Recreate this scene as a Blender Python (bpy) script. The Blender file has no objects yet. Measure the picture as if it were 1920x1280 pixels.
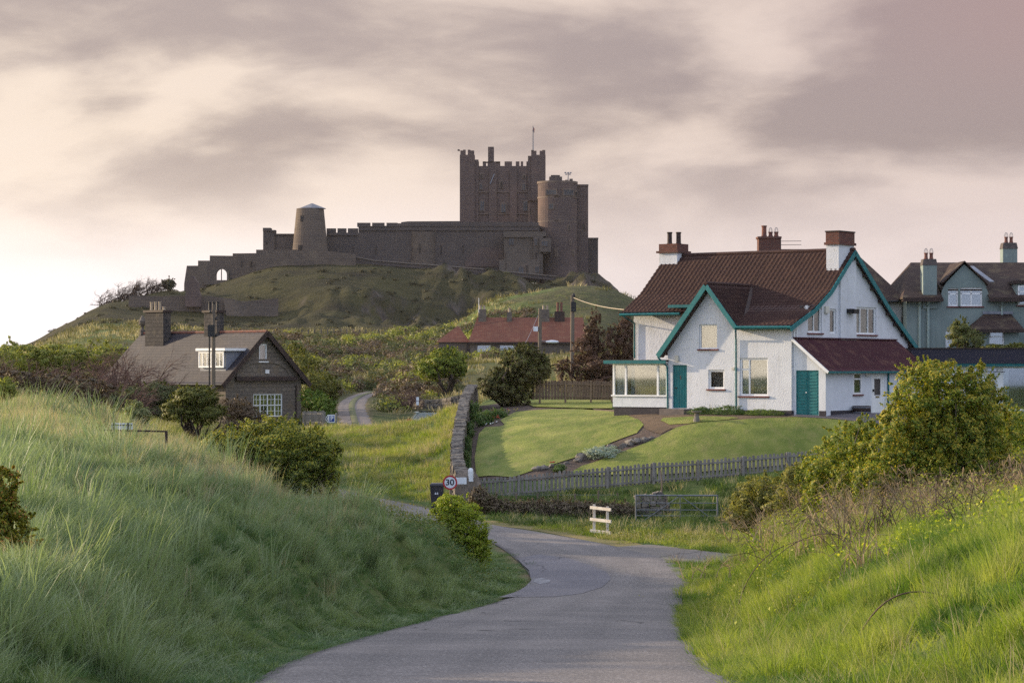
import bpy, math, random
import numpy as np
from math import radians as R, pi, sin, cos, sqrt
S = bpy.context.scene
COL = S.collection
# ------------------------------------------------------------------ camera, light, sky, exposure
F = 4533.0; HOR = 690.0; CZ = 10.0            # focal length in photo pixels, horizon row, eye height
cam = bpy.data.objects.new("camera", bpy.data.cameras.new("camera")); COL.objects.link(cam)
cam.location = (0, 0, CZ); cam.rotation_euler = (R(90) + math.atan(50 / F), 0, 0)
cam.data.sensor_width = 36; cam.data.lens = 36 * F / 1920
cam.data.clip_start = 0.5; cam.data.clip_end = 9000
S.camera = cam
S.view_settings.view_transform = 'Standard'; S.view_settings.look = 'None'
S.view_settings.exposure = 0.48; S.view_settings.gamma = 1; S.view_settings.use_curve_mapping = False
S.cycles.use_denoising = False
S.cycles.max_bounces = 6; S.cycles.diffuse_bounces = 3; S.cycles.transparent_max_bounces = 12
S.cycles.transmission_bounces = 3; S.cycles.glossy_bounces = 3; S.cycles.volume_bounces = 0
SUN_AZ, SUN_EL = R(-65), R(13.5)                # azimuth from +Y (view direction), negative = left
sd = (sin(SUN_AZ) * cos(SUN_EL), cos(SUN_AZ) * cos(SUN_EL), sin(SUN_EL))
sun = bpy.data.objects.new("sun", bpy.data.lights.new("sun", 'SUN')); COL.objects.link(sun)
sun.data.energy = 5.0; sun.data.angle = R(0.8); sun.data.color = (1.0, 0.80, 0.55)
from mathutils import Vector
sun.rotation_euler = Vector(sd).to_track_quat('Z', 'Y').to_euler()

def N(nt, t, **kw):
    n = nt.nodes.new(t)
    for k, v in kw.items():
        if k[0] == '_': n.inputs[int(k[1:])].default_value = v
        elif k in n.inputs and not hasattr(n, k): n.inputs[k].default_value = v
        else: setattr(n, k, v)
    return n
def lk(nt, a, b): nt.links.new(a, b)
def outs(n, i=0): return n.outputs[i]
def math_(nt, op, a, b=None, c=None, clamp=False):
    n = nt.nodes.new('ShaderNodeMath'); n.operation = op; n.use_clamp = clamp
    for i, v in enumerate((a, b, c)):
        if v is None: continue
        if isinstance(v, (int, float)): n.inputs[i].default_value = v
        else: lk(nt, v, n.inputs[i])
    return n.outputs[0]
def mixc(nt, f, a, b, mode='MIX'):
    n = nt.nodes.new('ShaderNodeMix'); n.data_type = 'RGBA'; n.blend_type = mode
    for i, v in ((0, f), (6, a), (7, b)):
        if isinstance(v, (int, float)): n.inputs[i].default_value = v
        elif isinstance(v, tuple): n.inputs[i].default_value = (*v[:3], 1)
        else: lk(nt, v, n.inputs[i])
    return n.outputs[2]
def ramp(nt, f, stops, interp='LINEAR'):
    n = nt.nodes.new('ShaderNodeValToRGB'); n.color_ramp.interpolation = interp
    e = n.color_ramp.elements
    while len(e) < len(stops): e.new(0.5)
    for i, (p, c) in enumerate(stops):
        e[i].position = p; e[i].color = (*c, 1) if isinstance(c, tuple) else (c, c, c, 1)
    lk(nt, f, n.inputs[0]); return n.outputs[0]
def mrange(nt, v, a, b, c=0.0, d=1.0, smooth=True):
    n = nt.nodes.new('ShaderNodeMapRange'); n.interpolation_type = 'SMOOTHSTEP' if smooth else 'LINEAR'
    lk(nt, v, n.inputs[0])
    for i, x in enumerate((a, b, c, d)): n.inputs[1 + i].default_value = x
    return n.outputs[0]

w = bpy.data.worlds.new("World"); S.world = w; w.use_nodes = True
nt = w.node_tree; nt.nodes.clear()
sky = N(nt, 'ShaderNodeTexSky', sky_type='NISHITA'); sky.sun_disc = False
sky.sun_elevation = SUN_EL; sky.sun_rotation = SUN_AZ
skyv = mixc(nt, 1.0, sky.outputs[0], (0.1, 0.1, 0.1), 'MULTIPLY')
tc = N(nt, 'ShaderNodeTexCoord'); sep = N(nt, 'ShaderNodeSeparateXYZ'); lk(nt, tc.outputs['Generated'], sep.inputs[0])
dx, dy, dz = sep.outputs
zc = math_(nt, 'MAXIMUM', dz, 0.0)
den = math_(nt, 'ADD', zc, 0.42)
u_ = math_(nt, 'DIVIDE', dx, den); v_ = math_(nt, 'DIVIDE', dy, den)
cv = N(nt, 'ShaderNodeCombineXYZ'); lk(nt, u_, cv.inputs[0]); lk(nt, v_, cv.inputs[1])
def skynoise(scale, det, loc, rough=0.5, rot=0.5, sx=1.0, sy=1.0, dist=0.0):
    m = N(nt, 'ShaderNodeMapping'); lk(nt, cv.outputs[0], m.inputs[0])
    m.inputs[1].default_value = loc; m.inputs[2].default_value = (0, 0, rot); m.inputs[3].default_value = (sx, sy, 1)
    n = N(nt, 'ShaderNodeTexNoise'); n.inputs['Scale'].default_value = scale; n.inputs['Detail'].default_value = det
    n.inputs['Roughness'].default_value = rough; n.inputs['Distortion'].default_value = dist; lk(nt, m.outputs[0], n.inputs['Vector'])
    return n.outputs[0]
n1 = skynoise(3.1, 6, (3.9, 1.2, 0), 0.48, 0.5, 1.0, 1.45, 0.3)
n2 = skynoise(9.0, 6, (7.7, 4.2, 0), 0.55, 0.6, 0.9, 1.4, 0.3)
nn = math_(nt, 'ADD', math_(nt, 'MULTIPLY', n1, 0.74), math_(nt, 'MULTIPLY', n2, 0.26))
thick = mrange(nt, nn, 0.385, 0.565)
az = mrange(nt, dx, -0.25, 0.25)              # 0 at the sun's side, 1 away from it
# clear strip low down (bright, lavender white by the sun), cloud sheet above
low = mixc(nt, az, (0.90, 0.85, 0.90), (0.66, 0.57, 0.57))
low2 = mixc(nt, az, (0.80, 0.67, 0.60), (0.58, 0.48, 0.48))
lowc = mixc(nt, mrange(nt, dz, 0.01, 0.075), low, low2)
light = mixc(nt, az, (0.70, 0.565, 0.46), (0.56, 0.44, 0.39))
dark = mixc(nt, az, (0.335, 0.255, 0.235), (0.275, 0.207, 0.207))
thick = math_(nt, 'SUBTRACT', thick, math_(nt, 'MULTIPLY_ADD', az, -0.06, 0.06), clamp=True)
cl = mixc(nt, thick, light, dark)
cover = math_(nt, 'MULTIPLY', mrange(nt, dz, 0.03, 0.105), 1.0)
edge = math_(nt, 'MULTIPLY_ADD', math_(nt, 'SUBTRACT', n1, 0.5), 1.3, cover, clamp=True)
body = mixc(nt, edge, lowc, cl)
pink = mixc(nt, math_(nt, 'MULTIPLY', math_(nt, 'MULTIPLY', mrange(nt, dx, 0.08, 0.22), mrange(nt, dz, 0.08, 0.15)), 0.3), body, (0.42, 0.22, 0.20))
# broken overcast higher up and behind the viewer: brighter, cooler
high = mixc(nt, mrange(nt, n1, 0.3, 0.7), (0.84, 0.90, 1.08), (0.66, 0.72, 0.90))
full = mixc(nt, mrange(nt, dz, 0.16, 0.42), pink, high)
behind = mixc(nt, mrange(nt, dy, -0.1, -0.7), full, (0.64, 0.74, 1.00))
warmside = math_(nt, 'MULTIPLY', mrange(nt, dx, -0.5, -0.98), mrange(nt, dz, 0.5, 0.02))
side = mixc(nt, warmside, behind, (1.9, 1.55, 1.15))
fin = mixc(nt, 0.88, skyv, side)
grd = mixc(nt, mrange(nt, dz, -0.02, 0.0, 0, 1), (0.1, 0.11, 0.09), fin)
bg = N(nt, 'ShaderNodeBackground'); lk(nt, grd, bg.inputs[0]); bg.inputs[1].default_value = 1.0
wo = N(nt, 'ShaderNodeOutputWorld'); lk(nt, bg.outputs[0], wo.inputs[0])
w.cycles.sampling_method = 'MANUAL'; w.cycles.sample_map_resolution = 512

# ------------------------------------------------------------------ helpers
rng = np.random.default_rng(7); random.seed(7)
def screen(px, py, Y):
    return np.array([(px - 960) * Y / F, Y, CZ + (HOR - py) * Y / F])
def tag(o, label=None, cat=None, group=None, kind=None):
    if label: o['label'] = label
    if cat: o['category'] = cat
    if group: o['group'] = group
    if kind: o['kind'] = kind
    return o
def thing(name, label, cat, loc=(0, 0, 0), rz=0.0, group=None):
    o = bpy.data.objects.new(name, None); COL.objects.link(o); o.location = loc; o.rotation_euler = (0, 0, rz)
    o.empty_display_size = 0.2
    return tag(o, label, cat, group)
def root_of(o):
    while o.parent: o = o.parent
    return o
def mesh_np(name, V, polys, uv=None, attrs=None, smooth=False):
    """V (n,3); polys list of arrays (m,k) grouped by corner count."""
    me = bpy.data.meshes.new(name)
    V = np.asarray(V, dtype=np.float32).reshape(-1, 3)
    me.vertices.add(len(V)); me.vertices.foreach_set('co', V.ravel())
    loops = np.concatenate([p.ravel() for p in polys]).astype(np.int32)
    cnt = np.concatenate([np.full(len(p), p.shape[1]) for p in polys]).astype(np.int32)
    st = np.concatenate([[0], np.cumsum(cnt)[:-1]]).astype(np.int32)
    me.loops.add(len(loops)); me.loops.foreach_set('vertex_index', loops)
    me.polygons.add(len(cnt)); me.polygons.foreach_set('loop_start', st)
    try: me.polygons.foreach_set('loop_total', cnt)
    except Exception: pass
    me.update(calc_edges=True)
    if smooth: me.polygons.foreach_set('use_smooth', np.ones(len(cnt), dtype=bool))
    if attrs:
        for k, a in attrs.items():
            a = np.asarray(a, dtype=np.float32)
            if a.ndim == 1:
                at = me.attributes.new(k, 'FLOAT', 'POINT'); at.data.foreach_set('value', a)
            else:
                at = me.attributes.new(k, 'FLOAT_VECTOR', 'POINT'); at.data.foreach_set('vector', a.ravel())
    return me
def auto_uv(me):
    n = len(me.polygons)
    if n == 0: return
    nor = np.zeros(n * 3, dtype=np.float32); me.polygons.foreach_get('normal', nor); nor = nor.reshape(-1, 3)
    co = np.zeros(len(me.vertices) * 3, dtype=np.float32); me.vertices.foreach_get('co', co); co = co.reshape(-1, 3)
    li = np.zeros(len(me.loops), dtype=np.int32); me.loops.foreach_get('vertex_index', li)
    cnt = np.zeros(n, dtype=np.int32); me.polygons.foreach_get('loop_total', cnt)
    t = np.stack([-nor[:, 1], nor[:, 0], np.zeros(n)], 1); l = np.linalg.norm(t, axis=1)
    flat = l < 1e-3; t[flat] = (1, 0, 0); l[flat] = 1; t /= l[:, None]
    s = np.cross(nor, t)
    pi_ = np.repeat(np.arange(n), cnt); p = co[li]
    uv = np.stack([(p * t[pi_]).sum(1), (p * s[pi_]).sum(1)], 1).astype(np.float32)
    ul = me.uv_layers.new(name='UVMap'); ul.data.foreach_set('uv', uv.ravel())

class MB:
    def __init__(s): s.v = []; s.f = []; s.n = 0
    def add(s, V, faces):
        V = [tuple(map(float, p)) for p in V]; s.v += V
        s.f += [tuple(i + s.n for i in f) for f in faces]; s.n += len(V); return s
    def box(s, x0, x1, y0, y1, z0, z1, T=None, tx=0.0, ty=0.0):
        x0, x1 = min(x0, x1), max(x0, x1); y0, y1 = min(y0, y1), max(y0, y1)
        V = [(x0, y0, z0), (x1, y0, z0), (x1, y1, z0), (x0, y1, z0), (x0 + tx, y0 + ty, z1), (x1 - tx, y0 + ty, z1), (x1 - tx, y1 - ty, z1), (x0 + tx, y1 - ty, z1)]
        if T: V = [T(*p) for p in V]
        return s.add(V, [(3, 2, 1, 0), (4, 5, 6, 7), (0, 1, 5, 4), (1, 2, 6, 5), (2, 3, 7, 6), (3, 0, 4, 7)])
    def tube(s, pts, r, n=8, cap=True):
        pts = [np.array(p, float) for p in pts]; rs = r if hasattr(r, '__len__') else [r] * len(pts)
        V = []; Fc = []
        for i, p in enumerate(pts):
            d = pts[min(i + 1, len(pts) - 1)] - pts[max(i - 1, 0)]; d /= (np.linalg.norm(d) + 1e-9)
            a = np.array((0, 0, 1.0)) if abs(d[2]) < 0.9 else np.array((1.0, 0, 0))
            e1 = np.cross(d, a); e1 /= np.linalg.norm(e1); e2 = np.cross(d, e1)
            for k in range(n):
                q = 2 * pi * k / n; V.append(p + rs[i] * (cos(q) * e1 + sin(q) * e2))
        for i in range(len(pts) - 1):
            for k in range(n):
                k2 = (k + 1) % n; Fc.append((i * n + k, i * n + k2, (i + 1) * n + k2, (i + 1) * n + k))
        if cap:
            Fc.append(tuple(reversed(range(n)))); Fc.append(tuple((len(pts) - 1) * n + k for k in range(n)))
        return s.add(V, Fc)
    def lathe(s, prof, c=(0, 0, 0), n=24, cap=True, a0=0.0, a1=2 * pi):
        full = abs(a1 - a0 - 2 * pi) < 1e-6; m = n if full else n + 1; V = []; Fc = []
        for (r, z) in prof:
            for k in range(m):
                q = a0 + (a1 - a0) * k / n; V.append((c[0] + r * cos(q), c[1] + r * sin(q), c[2] + z))
        for i in range(len(prof) - 1):
            for k in range(n):
                k2 = (k + 1) % m; Fc.append((i * m + k, i * m + k2, (i + 1) * m + k2, (i + 1) * m + k))
        if cap and full:
            Fc.append(tuple(reversed(range(m)))); Fc.append(tuple((len(prof) - 1) * m + k for k in range(m)))
        return s.add(V, Fc)
    def beam(s, p0, p1, wd, ht, up=(0, 0, 1)):
        p0 = np.array(p0, float); p1 = np.array(p1, float); d = p1 - p0; d /= np.linalg.norm(d)
        up = np.array(up, float); sd_ = np.cross(d, up); sd_ /= np.linalg.norm(sd_); u2 = np.cross(sd_, d)
        V = [p + a * sd_ * wd / 2 + b * u2 * ht / 2 for p in (p0, p1) for a, b in ((-1, -1), (1, -1), (1, 1), (-1, 1))]
        return s.add(V, [(3, 2, 1, 0), (4, 5, 6, 7), (0, 1, 5, 4), (1, 2, 6, 5), (2, 3, 7, 6), (3, 0, 4, 7)])
    def poly(s, pts, ext):
        """planar polygon extruded by vector ext"""
        pts = [np.array(p, float) for p in pts]; e = np.array(ext, float); n = len(pts)
        V = pts + [p + e for p in pts]
        Fc = [tuple(reversed(range(n))), tuple(range(n, 2 * n))] + [(i, (i + 1) % n, n + (i + 1) % n, n + i) for i in range(n)]
        return s.add(V, Fc)
    def quad(s, *p): return s.add(p, [tuple(range(len(p)))])
    def build(s, name, mat, parent=None, world=False, loc=None, smooth=False, label=None):
        V = np.array(s.v, float).reshape(-1, 3)
        if world and parent is not None: V = V - np.array(root_of(parent).location)
        if loc is not None: V = V - np.array(loc)
        me = bpy.data.meshes.new(name); me.from_pydata(V.tolist(), [], s.f); me.update()
        import bmesh
        bm = bmesh.new(); bm.from_mesh(me); bmesh.ops.recalc_face_normals(bm, faces=bm.faces); bm.to_mesh(me); bm.free()
        auto_uv(me)
        if smooth: me.polygons.foreach_set('use_smooth', np.ones(len(me.polygons), dtype=bool))
        return link(name, me, mat, parent, loc, label)
def link(name, me, mat, parent=None, loc=None, label=None):
    o = bpy.data.objects.new(name, me); COL.objects.link(o)
    if mat is not None: me.materials.append(mat)
    if parent is not None: o.parent = parent
    if loc is not None: o.location = loc
    if label: o['label'] = label
    return o

# ------------------------------------------------------------------ materials
def principled(nt, col, rough, spec=0.3):
    p = N(nt, 'ShaderNodeBsdfPrincipled'); p.inputs['Roughness'].default_value = rough; p.inputs['Specular IOR Level'].default_value = spec
    if isinstance(col, tuple): p.inputs['Base Color'].default_value = (*col, 1)
    else: lk(nt, col, p.inputs['Base Color'])
    return p
def newmat(name):
    m = bpy.data.materials.new(name); m.use_nodes = True; m.node_tree.nodes.clear()
    return m, m.node_tree
def finish(nt, sh, bump=None, bs=0.3, bd=0.02):
    if bump is not None:
        b = N(nt, 'ShaderNodeBump'); b.inputs['Strength'].default_value = bs; b.inputs['Distance'].default_value = bd
        lk(nt, bump, b.inputs['Height']); lk(nt, b.outputs[0], sh.inputs['Normal'])
    o = N(nt, 'ShaderNodeOutputMaterial'); lk(nt, sh.outputs[0], o.inputs[0])
def coord(nt, kind, sc=(1, 1, 1)):
    if kind == 'pos': src = N(nt, 'ShaderNodeNewGeometry').outputs[0]
    elif kind == 'uv': src = N(nt, 'ShaderNodeUVMap').outputs[0]
    else: src = N(nt, 'ShaderNodeTexCoord').outputs['Object']
    m = N(nt, 'ShaderNodeMapping'); lk(nt, src, m.inputs[0]); m.inputs[3].default_value = sc; return m.outputs[0]
def noise(nt, vec, scale, det=4, rough=0.55, dist=0.0):
    n = N(nt, 'ShaderNodeTexNoise'); lk(nt, vec, n.inputs['Vector'])
    n.inputs['Scale'].default_value = scale; n.inputs['Detail'].default_value = det; n.inputs['Roughness'].default_value = rough
    n.inputs['Distortion'].default_value = dist; return n.outputs[0]
def MAT(name, c1, c2=None, scale=3.0, rough=0.8, bump=0.0, bscale=20.0, bd=0.02, spec=0.3, c3=None, lo=0.35, hi=0.65, metal=0.0, space='obj', sc=(1, 1, 1), streak=0.0):
    m, nt = newmat(name); c2 = c2 or tuple(x * 0.75 for x in c1)
    v = coord(nt, space, sc); f = mrange(nt, noise(nt, v, scale), lo, hi)
    col = mixc(nt, f, c1, c2)
    if c3: col = mixc(nt, mrange(nt, noise(nt, v, scale * 4.3, 3), 0.55, 0.72), col, c3)
    if streak: col = mixc(nt, math_(nt, 'MULTIPLY', mrange(nt, noise(nt, coord(nt, 'obj', (2.6, 2.6, .22)), 1.6, 5, .6), 0.50, 0.72), streak), col, tuple(x * .55 for x in c1))
    p = principled(nt, col, rough, spec); p.inputs['Metallic'].default_value = metal
    finish(nt, p, noise(nt, v, bscale, 3) if bump else None, bump, bd)
    return m
def BRICK(name, c1, c2, mortar, bw, bh, msize=0.012, rough=0.9, stain=(0.5, 0.5, 0.5), sfac=0.35, bump=0.5, bd=0.02, offset=0.5, c3=None, bias=0.0, sscale=0.5, warp=0.0):
    m, nt = newmat(name); uv = coord(nt, 'uv')
    if warp:
        nz = N(nt, 'ShaderNodeTexNoise'); lk(nt, uv, nz.inputs['Vector']); nz.inputs['Scale'].default_value = 1.2
        va = N(nt, 'ShaderNodeVectorMath', operation='MULTIPLY_ADD'); lk(nt, nz.outputs[1], va.inputs[0]); va.inputs[1].default_value = (warp, warp, 0); lk(nt, uv, va.inputs[2]); uvw = va.outputs[0]
    else: uvw = uv
    b = N(nt, 'ShaderNodeTexBrick'); lk(nt, uvw, b.inputs['Vector']); b.offset = offset; b.inputs['Scale'].default_value = 1.0
    b.inputs['Color1'].default_value = (*c1, 1); b.inputs['Color2'].default_value = (*c2, 1); b.inputs['Mortar'].default_value = (*mortar, 1)
    b.inputs['Brick Width'].default_value = bw; b.inputs['Row Height'].default_value = bh; b.inputs['Mortar Size'].default_value = msize
    b.inputs['Mortar Smooth'].default_value = 0.3; b.inputs['Bias'].default_value = bias
    col = b.outputs[0]; v = coord(nt, 'obj')
    if c3: col = mixc(nt, mrange(nt, noise(nt, v, sscale * 3.1, 4), 0.5, 0.66), col, c3)
    col = mixc(nt, math_(nt, 'MULTIPLY', mrange(nt, noise(nt, v, sscale, 5), 0.35, 0.7), sfac), col, stain)
    col = mixc(nt, mrange(nt, noise(nt, v, 9.0, 2), 0.2, 0.8, 0.0, 0.5), col, mixc(nt, 1.0, col, (0.6, 0.6, 0.6), 'MULTIPLY'))
    p = principled(nt, col, rough, 0.2)
    h = math_(nt, 'MULTIPLY_ADD', b.outputs[1], -1.0, math_(nt, 'MULTIPLY', noise(nt, v, 14, 3), 0.6))
    finish(nt, p, h, bump, bd); return m
LEAFK = 1.75
def LEAF(name, cols, trans=0.35, rough=0.55, patch=0.6):
    """cols: dark, mid, light, tip"""
    m, nt = newmat(name)
    a = N(nt, 'ShaderNodeAttribute', attribute_name='rnd'); b = N(nt, 'ShaderNodeAttribute', attribute_name='tip')
    cols = [tuple(x * LEAFK for x in c) for c in cols[:3]] + [cols[3]]
    col = ramp(nt, a.outputs['Fac'], [(0.0, cols[0]), (0.45, cols[1]), (0.85, cols[2]), (1.0, cols[2])])
    v = coord(nt, 'pos'); pn = mrange(nt, noise(nt, v, patch, 3), 0.35, 0.65)
    col = mixc(nt, math_(nt, 'MULTIPLY', pn, 0.3), col, cols[0])
    col = mixc(nt, b.outputs['Fac'], col, cols[3])
    p = principled(nt, col, rough, 0.25)
    t = N(nt, 'ShaderNodeBsdfTranslucent'); lk(nt, mixc(nt, 1.0, col, (1.5, 1.5, 0.8), 'MULTIPLY'), t.inputs[0])
    mx = N(nt, 'ShaderNodeMixShader'); mx.inputs[0].default_value = trans; lk(nt, p.outputs[0], mx.inputs[1]); lk(nt, t.outputs[0], mx.inputs[2])
    o = N(nt, 'ShaderNodeOutputMaterial'); lk(nt, mx.outputs[0], o.inputs[0]); return m
def GRASS(name, cols, straw, scale=0.25, trans=0.35, sfac=1.0, lo=0.45, hi=0.62, dew=0.0):
    """blades: colour by patch noise in the place, by instance and towards the dry tip"""
    m, nt = newmat(name); v = coord(nt, 'pos')
    oi = N(nt, 'ShaderNodeObjectInfo'); tp = N(nt, 'ShaderNodeAttribute', attribute_name='tip'); rr = N(nt, 'ShaderNodeAttribute', attribute_name='rnd')
    f = math_(nt, 'ADD', math_(nt, 'MULTIPLY', mrange(nt, noise(nt, v, scale, 4), 0.3, 0.7), 0.6), math_(nt, 'MULTIPLY', oi.outputs['Random'], 0.4))
    col = ramp(nt, f, [(0.1, cols[0]), (0.5, cols[1]), (0.9, cols[2])])
    col = mixc(nt, math_(nt, 'MULTIPLY', rr.outputs['Fac'], 0.4), col, cols[2])
    col = mixc(nt, math_(nt, 'MULTIPLY', math_(nt, 'POWER', tp.outputs['Fac'], 1.6), dew), col, (0.36, 0.40, 0.255))
    n2 = mrange(nt, noise(nt, v, scale * 2.2, 4), lo, hi)
    dry = math_(nt, 'MULTIPLY', math_(nt, 'MULTIPLY', n2, tp.outputs['Fac']), sfac, clamp=True)
    col = mixc(nt, dry, col, straw)
    p = principled(nt, col, 0.5, 0.25)
    t = N(nt, 'ShaderNodeBsdfTranslucent'); lk(nt, mixc(nt, 1.0, col, (1.4, 1.5, 0.8), 'MULTIPLY'), t.inputs[0])
    mx = N(nt, 'ShaderNodeMixShader'); mx.inputs[0].default_value = trans; lk(nt, p.outputs[0], mx.inputs[1]); lk(nt, t.outputs[0], mx.inputs[2])
    o = N(nt, 'ShaderNodeOutputMaterial'); lk(nt, mx.outputs[0], o.inputs[0]); return m
def GLASS(name, refl=0.35, tint=(0.9, 0.95, 1.0)):
    m, nt = newmat(name)
    g = N(nt, 'ShaderNodeBsdfGlossy'); g.inputs['Roughness'].default_value = 0.03; g.inputs[0].default_value = (*tint, 1)
    t = N(nt, 'ShaderNodeBsdfTransparent'); t.inputs[0].default_value = (0.85, 0.87, 0.86, 1)
    mx = N(nt, 'ShaderNodeMixShader'); mx.inputs[0].default_value = refl; lk(nt, t.outputs[0], mx.inputs[1]); lk(nt, g.outputs[0], mx.inputs[2])
    o = N(nt, 'ShaderNodeOutputMaterial'); lk(nt, mx.outputs[0], o.inputs[0]); return m

# ------------------------------------------------------------------ value noise
_P = np.random.default_rng(3).random((256, 256))
def vn(x, y):
    xi = np.floor(x).astype(int); yi = np.floor(y).astype(int); fx = x - xi; fy = y - yi
    fx = fx * fx * (3 - 2 * fx); fy = fy * fy * (3 - 2 * fy); a = xi & 255; b = yi & 255; a1 = (a + 1) & 255; b1 = (b + 1) & 255
    return (_P[a, b] * (1 - fx) + _P[a1, b] * fx) * (1 - fy) + (_P[a, b1] * (1 - fx) + _P[a1, b1] * fx) * fy
def fbm(x, y, s, o=4):
    x = np.asarray(x, float) / s + 91.3; y = np.asarray(y, float) / s + 37.7; r = 0; a = 1; t = 0
    for _ in range(o):
        r = r + a * (vn(x, y) - 0.5); t += a; a *= 0.5; x = x * 2.03 + 11.1; y = y * 2.03 + 5.7
    return r / t * 2          # about -1..1
def sstep(a, b, x):
    t = np.clip((x - a) / (b - a), 0, 1); return t * t * (3 - 2 * t)
# ------------------------------------------------------------------ terrain: heights surveyed as (distance, row seen) columns
NEAR = {
-900: [(5,1900),(14,1180),(22,1020),(35,870),(48,760),(62,750),(75,755),(100,742),(150,722)],
0: [(5,2100),(14,1290),(18,1180),(22,1090),(28,990),(35,920),(42,872),(48,848),(55,838),(62,802),(75,768),(100,750),(150,722)],
100: [(5,2150),(14,1305),(18,1200),(22,1110),(28,1010),(35,945),(42,886),(48,853),(55,838),(62,804),(75,785),(100,765),(150,730)],
200: [(5,2250),(14,1330),(18,1230),(22,1140),(28,1040),(35,975),(42,910),(50,856),(56,850),(62,824),(75,815),(100,795),(150,760)],
312: [(5,2300),(14,1370),(18,1258),(22,1170),(28,1075),(35,1000),(42,942),(50,880),(55,866),(60,858),(66,850),(80,850),(100,815),(150,775)],
400: [(5,2322),(14,1420),(18,1290),(22,1200),(28,1115),(35,1042),(42,985),(50,925),(58,882),(64,888),(72,905),(85,905),(100,860),(120,820),(150,790)],
500: [(5,2322),(14,1440),(18,1320),(22,1255),(28,1170),(35,1092),(42,1025),(50,978),(60,924),(66,932),(74,965),(85,955),(100,910),(120,860),(150,795)],
600: [(5,2322),(14,1450),(18,1345),(22,1275),(28,1240),(35,1190),(42,1108),(50,1040),(58,984),(66,948),(72,1000),(80,1010),(95,960),(105,925),(120,860),(135,812),(142,806),(150,800)],
700: [(5,2322),(14,1450),(22,1278),(28,1245),(35,1215),(42,1165),(46,1132),(52,1060),(60,990),(68,951),(73,1000),(82,1020),(95,965),(103,937),(106,925),(120,850),(135,802),(142,806),(150,812)],
800: [(5,2322),(14,1450),(22,1278),(28,1245),(42,1195),(52,1165),(56,1124),(64,1036),(72,984),(76,1030),(84,1022),(95,978),(102,945),(105,928),(120,848),(135,788),(139,800),(143,818),(150,818)],
860: [(5,2322),(14,1450),(22,1278),(42,1197),(55,1155),(60,1135),(66,1070),(72,1020),(77,1040),(85,1018),(97,970),(102,950),(105,925),(112,862),(125,792),(135,752),(140,775),(145,810),(150,812)],
900: [(5,2322),(14,1450),(22,1278),(42,1197),(60,1146),(66,1099),(71,1046),(75,1060),(85,1018),(90,996),(98.6,972),(99.6,950),(102,936),(103.2,930),(104.5,912),(106,893),(110,862),(115,825),(120,797),(125,778),(132,765),(150,745)],
1000:[(5,2322),(14,1450),(22,1278),(42,1197),(60,1146),(70,1101),(78,1059),(85,1020),(89,1000),(98.6,974),(99.6,952),(102.5,932),(103.3,924),(104.5,900),(107,870),(110,835),(113,808),(117,788),(123,775),(130,760),(150,738)],
1100:[(5,2322),(14,1450),(22,1278),(42,1197),(60,1146),(70,1101),(78,1059),(85,1021),(90,1002),(98.6,979),(99.6,955),(102,925),(103.4,915),(105,892),(108,850),(111,812),(114,790),(118,777),(124,768),(132,755),(150,735)],
1200:[(5,2322),(14,1450),(22,1278),(42,1197),(60,1146),(70,1101),(78,1059),(85,1030),(91,1005),(98.6,980),(99.6,960),(102,918),(103.6,905),(105,878),(107,838),(109,805),(111,786),(115,775),(150,735)],
1300:[(5,2322),(14,1450),(22,1278),(42,1197),(60,1146),(66,1112),(72,1085),(80,1050),(85,1036),(91,1008),(97,982),(101,918),(103.8,900),(105,868),(106,832),(107.5,800),(109,783),(112,776),(150,735)],
1400:[(5,2322),(14,1450),(22,1275),(28,1230),(35,1172),(42,1132),(50,1090),(58,1052),(66,1015),(72,1008),(78,1050),(85,1040),(91,1012),(97,978),(101,907),(104,892),(105.2,852),(106,815),(107.5,788),(110,778),(150,735)],
1500:[(5,2250),(14,1420),(18,1330),(22,1245),(28,1180),(35,1130),(42,1090),(50,1045),(58,1004),(66,970),(72,962),(80,1002),(90,985),(97,955),(101,892),(104.2,881),(105.4,835),(107,790),(108.5,780),(112,776),(150,735)],
1600:[(5,2200),(14,1370),(18,1305),(22,1212),(28,1145),(35,1090),(42,1050),(50,1012),(58,978),(66,955),(80,955),(97,905),(104.4,871),(105.7,825),(107,788),(109,779),(150,735)],
1700:[(5,2150),(14,1340),(18,1285),(22,1192),(28,1120),(35,1060),(42,1017),(50,978),(58,950),(66,930),(80,915),(97,880),(104.5,862),(106,815),(108,782),(150,735)],
1920:[(5,2050),(14,1290),(18,1185),(22,1108),(28,1030),(35,985),(42,960),(50,944),(58,932),(66,922),(80,900),(97,835),(105,800),(110,780),(150,740)],
2900:[(5,1850),(14,1180),(22,1010),(35,900),(50,860),(66,840),(97,810),(110,780),(150,740)],
}
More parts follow.
